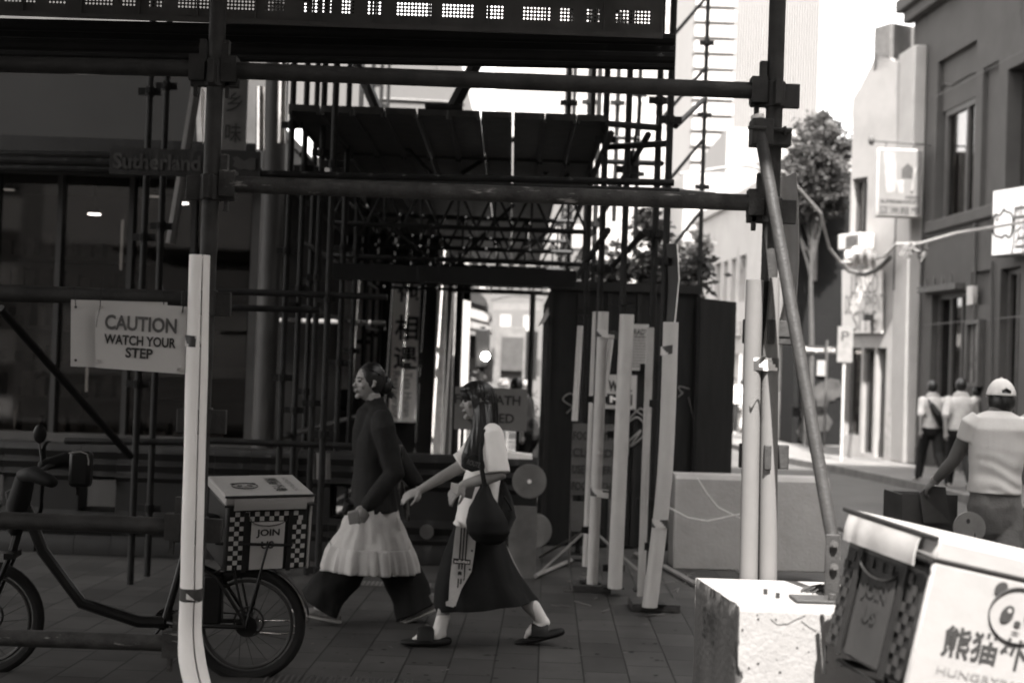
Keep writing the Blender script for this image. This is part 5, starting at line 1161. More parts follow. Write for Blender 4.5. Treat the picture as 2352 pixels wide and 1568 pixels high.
# arms
S_n, E_n, W_n = g(1132, 1003, -.17), g(1148, 1090, -.22), g(1066, 1112, -.25)
gp_.path([S_n, S_n.lerp(E_n, .5), E_n, E_n.lerp(W_n, .4), W_n], [.050, .043, .041, .039, .026], 14, round_=True)
hand(gp_, W_n, g(1052, 1124, -.26) - W_n, V((.2, .7, -.6)), 1.0, (.35, .45, .55, .6), 1)
S_f, E_f, W_f = g(1100, 1010, .17), g(1056, 1072, .20), g(966, 1124, .15)
gp_.path([S_f, S_f.lerp(E_f, .5), E_f, E_f.lerp(W_f, .5), W_f], [.050, .042, .039, .034, .025], 14, round_=True)
hand(gp_, W_f, g(934, 1138, .13) - W_f, V((0, .5, -.8)), .95, (.25, .3, .35, .4), 1)
gp_.build('body', skin, girl, remesh=.005, sm=3, sharp=180)
face_parts(W3, girl, .97)
# hair: cap, curtain down front and back
O3 = W3(0, 0, 0); AX = (W3(1, 0, 0) - O3, W3(0, 1, 0) - O3, W3(0, 0, 1) - O3)
def strands(amp, seed, sc=(90, 90, 5)):
    def f(co):
        q = co - O3; a = math.atan2(q.dot(AX[0]), q.dot(AX[1])); n = noise.noise(V((a * 9 + seed, q.z * 4, seed))) + .6 * noise.noise(V((a * 22, q.z * 6, seed + 4)))
        d = V((q.x, q.y, 0)); return (d.normalized() if d.length > .02 else V((0, 0, 0))) * amp * n
    return f
hc = MB()
hc.ell(W3(0, -.004, .050), .086, .106, .078, AX, 30, 18); hc.ell(W3(0, -.044, -.005), .088, .076, .120, AX, 30, 18)
hc.path([W3(0, -.046, .0), W3(0, -.050, -.06), W3(0, -.052, -.12), W3(.0, -.05, -.175)], [(.088, .066), (.089, .066), (.086, .060), (.075, .045)], 28, side=AX[0])
for sx in (-1, 1): hc.path([W3(sx * .060, .050, .07), W3(sx * .078, .030, .02), W3(sx * .080, .014, -.04), W3(sx * .078, .0, -.10), W3(sx * .072, -.01, -.15)], [(.018, .010), (.026, .012), (.030, .014), (.034, .016), (.030, .016)], 12, side=AX[1])
hc.path([W3(-.05, .076, .075), W3(0, .090, .074), W3(.05, .076, .075)], [.017, .019, .017], 10, round_=True)
for fx in (-.045, -.02, .005, .03, .05): hc.path([W3(fx * .9, .082, .085), W3(fx, .094 - abs(fx) * .35, .055), W3(fx * 1.05, .092 - abs(fx) * .4, .026)], [(.017, .008), (.016, .006), (.008, .003)], 8, side=AX[0])
for pts, r0 in ((((1112, 940, -.09), (1108, 985, -.13), (1095, 1020, -.15), (1080, 1044, -.16), (1068, 1066, -.15)), (.05, .062, .056, .046, .02)), (((1096, 955, -.075), (1098, 990, -.11), (1084, 1020, -.14), (1070, 1050, -.14), (1063, 1070, -.13)), (.026, .038, .038, .028, .01)), (((1108, 950, .07), (1100, 1000, .12), (1085, 1040, .12)), (.03, .035, .012))):
    hc.path([g(*p) for p in pts], [(r * 1.05, r * .62) for r in r0], 14, side=V((1, 0, .3)), round_=True)
hc.build('hair', hair_m, girl, remesh=.0055, sm=2, disp=strands(.0045, 3), sharp=180)
mb = MB(); rgh = random.Random(14)
for k in range(46):
    a_ = rgh.uniform(.9, 5.4); r_ = .090; z0 = rgh.uniform(-.02, .07); p = [W3(math.sin(a_) * r_, math.cos(a_) * r_ - .03, z0), W3(math.sin(a_) * (r_ + .004), math.cos(a_) * (r_ + .004) - .035, z0 - .09), W3(math.sin(a_ + .1) * (r_ + rgh.uniform(-.01, .02)), math.cos(a_ + .1) * r_ - .04, z0 - .17 - rgh.uniform(0, .05))]
    mb.path(p, [.0018, .0018, .0006], 4)
tag(mb.build('loose_hair', hair_m, girl), kind='stuff')
# T-shirt
ts_ = MB()
ts_.path([g(1118, 984), g(1122, 1000), g(1120, 1045), g(1106, 1110), g(1096, 1160), g(1092, 1206)], [(.06, .055), (.165, .075), (.17, .105), (.155, .108), (.16, .112), (.17, .125)], 28, side=V((0, 1, 0)))
ts_.path([g(1128, 990, -.12), S_n, g(1137, 1045, -.21), g(1140, 1086, -.23)], [(.06, .06), (.068, .068), (.074, .066), (.080, .066)], 20, side=V((1, 0, 0)))
ts_.path([g(1112, 995, .12), S_f, g(1075, 1050, .20), g(1055, 1064, .2)], [.06, .066, .068, .066], 20)
ts_.path([g(1060, 1196, -.02), g(1056, 1206, -.02)], [(.14, .035), (.14, .045)], 16, side=V((0, 1, 0)))
ts_.build('t_shirt', tee_m, girl, remesh=.007, sm=3, disp=fold(.012, 9, seed=3), sharp=180)
# skirt / wide trousers: two layered panels
sk = MB(); keys = [  # cx, cy, half width px, half depth m
    [1098, 1188, 46, .14], [1096, 1215, 56, .16], [1092, 1260, 72, .19], [1092, 1300, 86, .20], [1098, 1340, 100, .21], [1110, 1378, 113, .22], [1115, 1388, 115, .22]]
rows_ = interp(keys, 26); rings = []
for (cx, cy, hw, hd) in rows_:
    rings.append((g(cx, cy), (RT * 1.0 + UP * (.10 * (cy - 1200) / 190)).normalized(), hw / PPM(DG), V((0, 1, 0)), hd))
rng(sk, rings, 56, pleat=lambda t, v: v * .05 * (math.sin(t * 7 + 1) + .6 * math.sin(t * 13 + v * 2)))
sk.build('skirt', mat('black_skirt_cloth', .006, .8, var=.3, scale=20), girl, sharp=180, disp=fold(.012, 6, seed=8))
# striped panel: quads on the near side, following the front leg
def pan(pts, o, nm, m, par=girl, th=.004):
    mb = MB(); mb.prism([g(x, y, o(x, y) if callable(o) else o) for x, y in pts], (0, th, 0)); return mb.build(nm, m, par)
po = lambda x, y: -.185 - .045 * (y - 1205) / 190
sp_ = mat('white_panel_cloth', .42, .8); pn1 = pan([(1048, 1207), (1077, 1213), (1093, 1240), (1090, 1268), (1083, 1312), (1060, 1352), (1046, 1392), (1030, 1384), (1033, 1330), (1040, 1270), (1044, 1230)], po, 'side_panel', sp_)
for (x0, x1) in ((1060, 1055), (1067, 1062), (1074, 1069)):
    pan([(x0 - 1.6, 1211), (x0 + 1.6, 1212), (x1 - 2, 1348 - (x1 - 1055) * 1.2), (x1 - 5.2, 1350 - (x1 - 1055) * 1.2)], lambda x, y: po(x, y) - .003, 'stripe', ink, pn1, .002)
pan([(1041, 1281), (1081, 1285), (1080, 1296), (1041, 1293)], lambda x, y: po(x, y) - .006, 'name_patch', ink, pn1, .002)
text('adidas', g(1061, 1288.5, po(1061, 1288) - .008), RT * .995 - UP * .06, UP, 34 / PPM(DG), .018, white_m, pn1, bold=.02, lift=.001)
pan([(1047, 1306), (1066, 1308), (1065, 1329), (1046, 1327)], lambda x, y: po(x, y) - .006, 'crest_patch', mat('pale_patch', .4), pn1, .002)
mb = MB(); o_ = po(1056, 1318) - .009
for a_ in (-38, 0, 38):
    c = g(1056 + math.sin(R(a_)) * 4.5, 1320 - math.cos(R(a_)) * 5, o_); mb.prism([c + RT * (.006 * math.cos(t * .785) * (.8)) + UP * (.012 * math.sin(t * .785)) for t in range(8)], (0, .0015, 0))
mb.build('trefoil', ink, pn1)
mb = MB()
for x, y in ((1084, 1264), (1079, 1307)): mb.ell(g(x, y, po(x, y) - .003), .006, .003, .006)
mb.build('snap', ink, pn1)
pan([(1024, 1381), (1034, 1377), (1045, 1386), (1042, 1394), (1024, 1390)], lambda x, y: po(x, y) - .004, 'ankle_tab', sp_, girl)
# socks and slides
for (a, b, c, d, o, nm) in (((1018, 1415), (1009, 1448), (1016, 1466), (948, 1470), -.09, 'n'), ((1226, 1393), (1246, 1428), (1258, 1438), (1206, 1466), .09, 'f')):
    sm_ = MB(); sm_.path([g(*a, o), g(*b, o), g(b[0] - 6, b[1] + 10, o)], [.041, .040, .042], 16, round_=True)
    heel, toe = g(*c, o), g(*d, o); foot(sm_, heel, toe, (0, 0, 1), .044); sm_.build('sock', sock_m, girl, remesh=.005, sm=3, sharp=180)
    sl_ = MB(); h2, t2 = (g(1026, 1471, o), g(933, 1473, o)) if nm == 'n' else (g(1286, 1450, o), g(1195, 1473, o))
    dd = (t2 - h2); up_2 = V((0, 0, 1)); L_ = dd.length
    sl_.path([h2, h2 + dd * .12, h2 + dd * .5 + V((0, 0, -.004 if nm == 'f' else 0)), h2 + dd * .85, t2], [(.034, .024), (.047, .027), (.052, .024), (.053, .020), (.040, .017)], 18, side=dd.cross(up_2).normalized(), round_=True)
    st_ = h2 + dd * .52; q = [st_ + V((0, .054 * math.cos(t), .012 + .068 * math.sin(t))) for t in [math.pi * k / 8 for k in range(9)]]
    sl_.path(q, [(.050, .010)] * 9, 12, side=V((1, 0, 0)))
    sl_.build('slide_sandal', sandal_m, girl, sharp=60)
# things she carries (top-level)
bg_ = thing('shoulder_bag', g(1125, 1245, -.28), 'soft black shoulder bag hanging at the hip of the person in the white T-shirt', 'bag')
bm2 = mat('black_nylon', .006, .7, var=.3, scale=20); mb = MB(); keys = [[1114, 1112, 8, .02], [1112, 1140, 20, .05], [1112, 1165, 34, .07], [1118, 1195, 46, .085], [1124, 1222, 47, .085], [1126, 1240, 36, .06], [1128, 1250, 18, .03]]
rng(mb, [(g(cx, cy, -.27), RT, hw / PPM(DG), V((0, 1, 0)), hd) for cx, cy, hw, hd in interp(keys, 22)], 32, pleat=lambda t, v: .04 * math.sin(t * 5 + v * 6)); mb.build('bag_body', bm2, bg_, disp=fold(.008, 14, seed=5), sharp=180)
mb = MB(); mb.path([g(1150, 1225, -.26), g(1168, 1190, -.2), g(1166, 1150, -.12), g(1155, 1110, .02)], [(.05, .02), (.05, .018), (.03, .012), (.018, .006)], 12); mb.path([g(1155, 1110, -.0), g(1157, 1060, -.04), g(1150, 1005, -.1), g(1130, 977, -.13), g(1112, 990, -.2), g(1104, 1030, -.25), g(1106, 1075, -.29), g(1114, 1116, -.29)], [(.014, .004)] * 8, 8, side=V((0, 1, 0))); mb.build('strap', bm2, bg_)
mb = MB(); mb.path([g(1158, 1140, -.22), g(1170, 1158, -.22), g(1176, 1172, -.22), g(1168, 1170, -.22)], .006, 6); mb.build('zip_pull', bm2, bg_)
mb = MB(); mb.prism([g(1062, 1052, -.24), g(1090, 1042, -.24), g(1123, 1062, -.26), g(1116, 1076, -.27), g(1084, 1084, -.28), g(1060, 1074, -.27)], (0, .05, 0)); pb2 = mb.build('print_pouch', bm2, None, bevel=.012); tag(pb2, 'black folded pouch with pale print under the arm of the person in white T-shirt', 'pouch')
text('ROUTE', g(1088, 1064, -.31), (RT * .93 - UP * .3), UP * .93 + RT * .3, .075, .03, mat('pouch_print', .12), pb2, name='print', lift=.004)
mb = MB(); mb.prism([g(1036, 1108, -.3), g(1055, 1112, -.3), g(1050, 1134, -.3), g(1034, 1128, -.3)], (0, .02, 0)); tag(mb.build('paper_packet', mat('packet_white', .42)), 'small white packet in the hand of the person in the white T-shirt', 'packet')
mb = MB(); mb.prism([g(1070, 1112, -.26), g(1092, 1116, -.26), g(1084, 1146, -.26), g(1060, 1140, -.26)], (0, .03, 0)); tag(mb.build('phone_case', mat('dark_case', .06, .4), bevel=.004), 'dark phone case held against the white T-shirt', 'phone')

# ------------------------------------------------------------------ the woman in the dark jacket
DW = 9.0
def w_(x, y, o=0): return P(x, y, DW + o)
wo = thing('person', (w_(860, 1425).x, DW, 0), 'person with tied back hair in dark jacket and pale frilled skirt over wide trousers', 'person')
mb = MB(); fwd = V((-.86, -.5, -.03)); W3 = head_mesh(mb, w_(846, 878), fwd, V((.05, 0, 1)), .98)
mb.path([w_(856, 905), w_(860, 930), w_(862, 945)], [.048, .044, .03], 14)
mb.path([w_(868, 985), w_(864, 1035), w_(862, 1100), w_(860, 1180)], [(.09, .05), (.11, .08), (.11, .08), (.13, .09)], 20, side=V((0, 1, 0)), round_=True)
mb.path([w_(845, 1190, -.09), w_(795, 1300, -.1), w_(740, 1385, -.1), w_(735, 1395, -.1)], [.09, .06, .045, .04], 14, round_=True)
mb.path([w_(880, 1190, .09), w_(930, 1300, .1), w_(965, 1390, .1), w_(970, 1400, .1)], [.09, .06, .045, .04], 14, round_=True)
Sn, En, Wn_ = w_(882, 985, -.18), w_(905, 1088, -.2), w_(848, 1160, -.27)
mb.path([Sn, En, Wn_], [.05, .042, .027], 12, round_=True); hand(mb, Wn_, V((-.42, -.05, -.75)), V((-.2, .9, .1)), 1.0, (.3, .35, .4, .5), -1)
Sf, Ef, Wf = w_(875, 985, .18), w_(915, 1050, .2), w_(953, 1106, .16)
mb.path([Sf, Ef, Wf], [.05, .042, .027], 12, round_=True); hand(mb, Wf, w_(966, 1136, .14) - Wf, V((-.7, 0, -.6)), .95, (.5, .6, .6, .7), 1)
mb.build('body', skin, wo, remesh=.005, sm=3, sharp=180); face_parts(W3, wo, .98)
hc = MB(); hc.ell(W3(0, -.020, .026), .084, .094, .108, (W3(1, 0, 0) - W3(0, 0, 0), W3(0, 1, 0) - W3(0, 0, 0), W3(0, 0, 1) - W3(0, 0, 0)), 26, 16)
hc.ell(W3(-.0, -.125, -.01), .045, .04, .055); hc.path([W3(0, -.14, -.03), W3(0, -.165, -.07), W3(.01, -.17, -.10)], [.02, .014, .004], 8); hc.path([W3(.02, -.14, .0), W3(.03, -.18, -.03)], [.012, .003], 6)
for k in range(30):
    a_ = random.uniform(-1, 1); hc.path([W3(a_ * .07, .04, .09), W3(a_ * .085, -.04, .06), W3(a_ * .04, -.12, .0 + .02 * a_)], [.004, .006, .003], 5)
for k in range(14): a_ = random.uniform(-1, 1); hc.path([W3(a_ * .03, -.14, -.03), W3(a_ * .05, -.165, -.06), W3(a_ * .07, -.16 - random.uniform(0, .03), -.09)], [.003, .002, .0007], 4)
hc.build('hair', hair_m, wo, sharp=180, disp=fold(.006, 40, V((0, 0, 1)), seed=1))
jk = MB(); jk.path([w_(860, 914), w_(862, 930), w_(868, 950), w_(862, 1010), w_(860, 1080), w_(858, 1140), w_(858, 1174)], [(.056, .058), (.066, .066), (.15, .085), (.20, .118), (.19, .135), (.2, .145), (.21, .155)], 28, side=V((0, 1, 0)))
jk.path([w_(878, 965, -.13), Sn, En, Wn_ + V((.0, 0, .01))], [.07, .075, .066, .052], 18, round_=True); jk.path([w_(872, 965, .13), Sf, Ef, Wf], [.07, .075, .064, .055], 18, round_=True)
jk.path([w_(806, 1150, -.06), w_(795, 1176, -.05)], [(.10, .04), (.09, .03)], 12, side=V((0, 1, 0))); jk.path([w_(850, 928, .0), w_(832, 944, -.05), w_(822, 985, -.08), w_(818, 1050, -.08)], [(.045, .02), (.05, .02), (.04, .02), (.03, .02)], 10)
jk.build('jacket', jacket_m, wo, remesh=.008, sm=3, disp=fold(.016, 8, seed=2), sharp=180)
mb = MB(); keys = [[857, 1160, 52, .18], [856, 1185, 62, .20], [856, 1215, 74, .23], [853, 1250, 90, .26], [852, 1258, 93, .265]]
rng(mb, [(w_(cx, cy), (RT - UP * .06).normalized(), hw / PPM(DW), V((0, 1, 0)), hd) for cx, cy, hw, hd in interp(keys, 16)], 64, pleat=lambda t, v: (.3 + .7 * v) * .06 * (math.sin(t * 9) + .7 * math.sin(t * 17 + 2)))
mb.build('skirt', skirt_m, wo, sharp=180, disp=fold(.03, 8, seed=4))
mb = MB(); keys = [[852, 1252, 93, .265], [851, 1270, 101, .275], [851, 1288, 105, .285], [850, 1308, 109, .29]]
rng(mb, [(w_(cx, cy), (RT - UP * .06).normalized(), hw / PPM(DW), V((0, 1, 0)), hd) for cx, cy, hw, hd in interp(keys, 12)], 120, cap=False, pleat=lambda t, v: .045 * (math.sin(t * 9) + .7 * math.sin(t * 17 + 2)) * .8 + (.2 + .8 * v) * .04 * (math.sin(t * 26) + .8 * math.sin(t * 41 + 2)))
mb.build('frill', skirt_m, wo, sharp=180, solid=.004)
for nm, pts, o in (('trouser_leg', ((806, 1278), (784, 1318), (752, 1356), (733, 1392)), -.1), ('trouser_leg', ((900, 1280), (925, 1325), (946, 1370), (955, 1404)), .1)):
    mb = MB(); keys = [[p[0], p[1], r_] for p, r_ in zip(pts, (.125, .13, .125, .135))]
    ax = (w_(*pts[-1]) - w_(*pts[0])).normalized(); aa = V((0, 1, 0)); bb_ = ax.cross(aa).normalized()
    rng(mb, [(w_(cx, cy, o), bb_, rr_, aa, rr_ * .62) for cx, cy, rr_ in interp(keys, 18)], 36, pleat=lambda t, v: .05 * math.sin(t * 5 + v * 5)); mb.build(nm, trouser_m, wo, sharp=180, disp=fold(.025, 7, seed=6))
for (hx, hy, tx, ty, o) in ((776, 1418, 684, 1396, -.1), (1002, 1400, 922, 1432, .1)):
    heel, toe = w_(hx, hy, o), w_(tx, ty, o); 
    if o < 0: heel, toe = w_(772, 1412, o), w_(682, 1402, o); heel.z = .02; toe.z = .07
    mb = MB(); foot(mb, heel, toe, (0, 0, 1), .05); mb.path([heel + V((-.04, 0, .04)), heel + V((-.05, 0, .10))], [.045, .04], 12); mb.build('shoe', shoe_m, wo, remesh=.006, sm=3, sharp=180)
    d_ = (toe - heel); mb = MB(); mb.path([heel + V((0, 0, .004)), heel + d_ * .5, toe + V((0, 0, .004))], [(.042, .012), (.05, .012), (.042, .012)], 14, side=d_.cross(V((0, 0, 1))).normalized(), round_=True); mb.build('sole', mat('pale_sole', .3, .7), wo)
mb = MB(); mb.sheet(lambda u, v: w_(908 + 14 * u + 22 * v * v + 3 * math.sin(v * 9 + u), 1020 + 175 * v, -.12 - .02 * math.sin(v * 14 + u * 5)), 6, 40, .003); mb.build('scarf', mat('patterned_scarf', .07, .9, var=1.2, scale=90), wo, sharp=180)
mb = MB(); mb.prism([w_(797, 1178, -.36), w_(822, 1172, -.36), w_(826, 1200, -.36), w_(802, 1206, -.36)], (0, .03, .01)); tag(mb.build('purse', mat('grey_purse', .16, .5), bevel=.006), 'small grey purse in the hand of the person in the dark jacket', 'purse')
mb = MB(); mb.prism([w_(846, 1176, -.3), w_(858, 1172, -.3), w_(860, 1190, -.3), w_(856, 1196, -.3)], (0, .01, 0)); tag(mb.build('paper_slip', mat('packet_white', .42)), 'white paper slip sticking out of the hand of the person in the dark jacket', 'paper')

# ------------------------------------------------------------------ man with the cap
DM = 9.2
def m_(x, y, o=0): return P(x, y, DM + o)
ma = thing('person', (m_(2288, 1130).x, DM, 0), 'person seen from behind in white backwards cap and pale T-shirt, pushing a trolley', 'person')
mb = MB(); W3 = head_mesh(mb, m_(2299, 918, .03), V((.05, 1, -.1)), V((0, 0, 1)), 1.02)
mb.path([m_(2297, 935), m_(2294, 960)], [.062, .068], 14)
mb.path([m_(2293, 975), m_(2292, 1015), m_(2288, 1080), m_(2284, 1140)], [(.12, .07), (.17, .11), (.155, .11), (.15, .11)], 20, side=V((1, 0, 0)), round_=True)
SL, EL, WL = m_(2234, 975), m_(2190, 1058, .12), m_(2149, 1102, .26)
mb.path([SL, SL.lerp(EL, .5), EL, EL.lerp(WL, .45), WL], [.062, .052, .044, .042, .029], 14, round_=True); hand(mb, WL, m_(2126, 1122, .3) - WL, V((.5, .3, -.8)), 1.05, (.4, .5, .55, .6), -1)
SR, ER, WR = m_(2352, 978), m_(2378, 1070, .1), m_(2370, 1140, .3)
mb.path([SR, ER, WR], [.062, .046, .03], 14, round_=True); hand(mb, WR, V((-.1, .5, -.8)), V((-.5, .5, 0)), 1.05, (.5, .5, .55, .6), 1)
for x, o, xf in ((2262, .12, 2258), (2312, -.1, 2318)):
    f = G(xf, 1461, 0); f = V((m_(xf, 1300).x, DM + o * 1.6, 0)); mb.path([m_(x, 1165), m_(x, 1280, o), V((f.x, f.y, .1))], [.10, .062, .04], 14, round_=True); foot(mb, f + V((0, -.06, .01)), f + V((0, .2, .01)), (0, 0, 1), .05)
mb.build('body', mat('tanned_skin', .10, .55, var=.06), ma, remesh=.007, sm=3, sharp=180)
mb = MB(); mb.ell(W3(0, -.012, -.01), .081, .098, .10, (W3(1, 0, 0) - W3(0, 0, 0), W3(0, 1, 0) - W3(0, 0, 0), W3(0, 0, 1) - W3(0, 0, 0)), 24, 16); mb.build('hair', hair_m, ma, sharp=180)
cap = MB(); nu, nv = 44, 16
def capf(u, v):
    a = 2 * math.pi * u; z = 1 - .80 * v; rr = math.sqrt(max(0, 1 - z * z)); f = 1 + .006 * (1 if int(u * 6 * 4) % 4 == 0 else 0)
    return W3(math.sin(a) * .090 * rr * f, (-math.cos(a) * .110 * rr) * f, .132 * z * f + .004)
faces = MB(); faces.sheet(capf, nu, nv, .004)
def not_hole(f, mbx):
    c = sum((V(mbx.v[i]) for i in f), V((0, 0, 0))) / len(f); o = c - W3(0, 0, 0); return not (abs(o.x) < .034 and o.y < -.03 and (o.x / .034) ** 2 + ((o.z - .042) / .034) ** 2 < 1 and .036 < o.z)
faces.f = [f for f in faces.f if not_hole(f, faces)]; faces.mi = [0] * len(faces.f)
capo = faces.build('cap', mat('cap_cloth', .5, .85, bump=.2, bscale=200), ma, sharp=60)
mb = MB(); mb.ell(W3(0, 0, .138), .009, .009, .006); mb.sheet(lambda u, v: W3(.07 * (2 * u - 1), .09 + .07 * v * (1 - (2 * u - 1) ** 2), .03 - .01 * v), 8, 4, .004)
mb.path([W3(-.036, -.107, .036), W3(0, -.113, .034), W3(.036, -.107, .036)], [(.005, .009)] * 3, 6, side=V((0, 1, 0))); mb.build('cap_trim', mat('cap_cloth', .5), capo)
ts_ = MB(); ts_.path([m_(2294, 943), m_(2294, 949), m_(2293, 959), m_(2293, 985), m_(2291, 1030), m_(2286, 1090), m_(2284, 1132)], [(.070, .066), (.105, .08), (.165, .105), (.205, .135), (.185, .14), (.165, .135), (.172, .145)], 36, side=V((1, 0, 0)))
ts_.path([m_(2248, 966), SL, m_(2222, 1010, .03)], [.07, .078, .072], 20); ts_.path([m_(2340, 966), SR, m_(2372, 1020, .03)], [.07, .078, .072], 20)
def crease(co):
    t = (co.z - 1.0); return V((0, -1, 0)) * (.005 * math.sin(co.z * 70 + math.sin(co.x * 9 + 2) * 2.6 + co.x * 9 + 3 * noise.noise(co * 5)) * max(0, 1 - abs(co.z - 1.02) / .22) + .010 * noise.noise(co * 7)) + V((0, 0, 0))
ts_.build('t_shirt', mat('pale_cotton_tee', .42, .85, var=.05, bump=.15, bscale=160), ma, remesh=.008, sm=3, disp=crease, sharp=180)
tr_ = MB(); tr_.path([m_(2285, 1128), m_(2284, 1160), m_(2286, 1190)], [(.158, .125), (.172, .145), (.17, .14)], 26, side=V((1, 0, 0)), round_=True)
tr_.path([m_(2262, 1180), m_(2260, 1240, .06), m_(2260, 1310, .13)], [.11, .1, .1], 20); tr_.path([m_(2314, 1180), m_(2316, 1240, -.05), m_(2316, 1310, -.1)], [.11, .1, .1], 20)
tr_.build('shorts', mat('khaki_cloth', .09, .85, var=.12, scale=8, bump=.3, bscale=80), ma, remesh=.009, sm=2, disp=fold(.016, 10, seed=12), sharp=180)
wt = MB(); q = WL; dd = (WL - EL).normalized(); wt.path([q - dd * .012, q + dd * .012], .033, 16); wt.build('wristwatch', mat('watch', .3, .3, .6), ma)
# trolley
tr2 = thing('trolley', (m_(2140, 1200, .3).x, DM + .4, 0), 'dark trolley with an open folded crate pushed by the person in the white cap', 'trolley')
dk = mat('dark_crate', .035, .6, var=.3); mb = MB()
a, b = m_(2072, 1132, .35), m_(2200, 1140, .35); bt = a.z - .75
mb.ob((a.x, a.y, bt), (b.x - a.x, 0, 0), (0, .015, 0), (0, 0, a.z - bt)); mb.ob((a.x, a.y + .45, bt), (b.x - a.x, 0, 0), (0, .015, 0), (0, 0, a.z - bt - .02)); mb.ob((a.x, a.y + .016, bt), (.012, 0, 0), (0, .43, 0), (0, 0, a.z - bt - .01)); mb.ob((b.x - .012, a.y + .016, bt), (.012, 0, 0), (0, .43, 0), (0, 0, a.z - bt - .06)); mb.ob((a.x, a.y + .016, bt - .012), (b.x - a.x, 0, 0), (0, .44, 0), (0, 0, .011)); mb.build('crate', dk, tr2)
mb = MB(); mb.prism([m_(2113, 1131, .3), m_(2134, 1115, .28), m_(2172, 1118, .28), m_(2184, 1200, .3), m_(2122, 1200, .3)], (0, .02, 0)); mb.build('flap', mat('dark_flap', .05, .6), tr2)
mb = MB()
for x in (a.x + .06, b.x - .06):
    for y in (a.y + .06, a.y + .4): mb.tube((x - .015, y, .06 - .12), (x + .015, y, .06 - .12), .055, 16); mb.box(x - .01, x + .01, y - .01, y + .01, -.02, bt - .01)
mb.build('wheel', black, tr2)
rd = thing('round_board', m_(2226, 1210, .1), 'round pale grey board with hook shaped notch beside the person in the cap', 'board')
mb = MB(); c = P(2227, 1212, 8.6); r = 37 / PPM(8.6); pts = []
for k in range(29):
    t = R(-30 + 240 * k / 28); pts.append(c + V((r * math.cos(t), 0, r * math.sin(t))))
pts += [c + V((-r * .6, 0, -.5)), c + V((r * .25, 0, -.5)), c + V((r * .3, 0, -.02)), c + V((r * .45, 0, -.06))]
mb.prism(pts, (0, .015, 0)); mb.build('disc', mat('disc_grey', .13, .6), rd); mb = MB(); q = c + V((-.01, -.003, r * .42)); mb.prism([q + V((.012 * math.cos(t), 0, .016 * math.sin(t))) for t in [k * .785 for k in range(8)]], (0, .002, 0)); mb.build('slot', ink, rd)
mb = MB(); mb.box(c.x - .05, c.x + .02, 8.63, 8.67, -.12, c.z - .45); mb.build('stand', steel_d, rd)

# ------------------------------------------------------------------ far pedestrians
def pgen(x, yfeet, d, hgt, yaw, shirt, pants, label, stride=.25, hairm=None, bag=False, ground=0.015, bend=0, grp=None):
    q = P(x, 900, d); o = thing('person', (q.x, d, ground), label, 'person', grp); s = hgt / 1.75; M_ = Matrix.Rotation(yaw, 3, 'Z')
    def T(a, b, c): return q * 0 + V((q.x, d, ground)) + M_ @ V((a * s, b * s, c * s))     # +y = walking direction
    mb = MB(); W3 = head_mesh(mb, T(0, .04 + bend, 1.63), M_ @ V((0, 1, -.1)), V((0, 0, 1)), s)
    mb.path([T(0, .03 + bend * .8, 1.55), T(0, .01 + bend * .7, 1.45)], [.055 * s, .06 * s], 12)
    mb.path([T(0, bend * .6, 1.42), T(0, bend * .5, 1.2), T(0, 0, .98)], [(.15 * s, .08 * s), (.13 * s, .09 * s), (.14 * s, .1 * s)], 16, side=M_ @ V((1, 0, 0)), round_=True)
    legs = []
    for sx, st in ((-.09, stride), (.09, -stride)):
        hp_, kn, an = T(sx, 0, .92), T(sx, st * .55 + (.07 if st < 0 else .03), .5), T(sx, st * 1.0 - (.06 if st < 0 else 0), .10 + (.08 if st < 0 else 0)); legs.append((hp_, kn, an))
        mb.path([hp_, kn, an], [.085 * s, .055 * s, .036 * s], 12, round_=True); foot(mb, an + M_ @ V((0, -.05, -.07)) * s, an + M_ @ V((0, .17, -.08 - (.05 if st < 0 else 0))) * s, (0, 0, 1), .045 * s)
    arms = []
    for sx, st in ((-.19, -stride), (.19, stride)):
        sh_, el, wr = T(sx, bend * .6, 1.40), T(sx * 1.35, st * .35 + bend * .3, 1.13), T(sx * 1.3, st * .6 + .1, .90); arms.append((sh_, el, wr)); mb.path([sh_, el, wr], [.05 * s, .04 * s, .027 * s], 10, round_=True); hand(mb, wr, (wr - el), M_ @ V((-sx, .3, 0)), s, (.3, .3, .4, .4), 1)
    mb.build('body', skin, o, remesh=.012, sm=2, sharp=180)
    mb = MB(); mb.ell(W3(0, -.016, .016), .086, .098, .115, (W3(1, 0, 0) - W3(0, 0, 0), W3(0, 1, 0) - W3(0, 0, 0), W3(0, 0, 1) - W3(0, 0, 0)), 18, 12); mb.build('hair', hairm or hair_m, o, sharp=180)
    mb = MB(); mb.path([T(0, bend * .7, 1.48), T(0, bend * .65, 1.44), T(0, bend * .6, 1.36), T(0, bend * .4, 1.15), T(0, 0, .93)], [(.08 * s, .07 * s), (.17 * s, .09 * s), (.2 * s, .115 * s), (.17 * s, .125 * s), (.185 * s, .135 * s)], 22, side=M_ @ V((1, 0, 0)))
    for sh_, el, wr in arms: mb.path([sh_, sh_.lerp(el, .85)], [.075 * s, .07 * s], 14, round_=True)
    mb.build('shirt', shirt, o, remesh=.014, sm=2, disp=fold(.012, 7, seed=x), sharp=180)
    mb = MB(); mb.path([T(0, 0, 1.0), T(0, 0, .9)], [(.165 * s, .12 * s), (.17 * s, .13 * s)], 18, side=M_ @ V((1, 0, 0)), round_=True)
    for hp_, kn, an in legs: mb.path([hp_, kn, an], [.1 * s, .085 * s, .07 * s], 14, round_=True)
    mb.build('trousers', pants, o, remesh=.014, sm=2, disp=fold(.012, 7, seed=x + 3), sharp=180)
    return o, T
dark_p = mat('dark_denim', .012, .9); lightshirt = mat('pale_shirt', .42, .85)
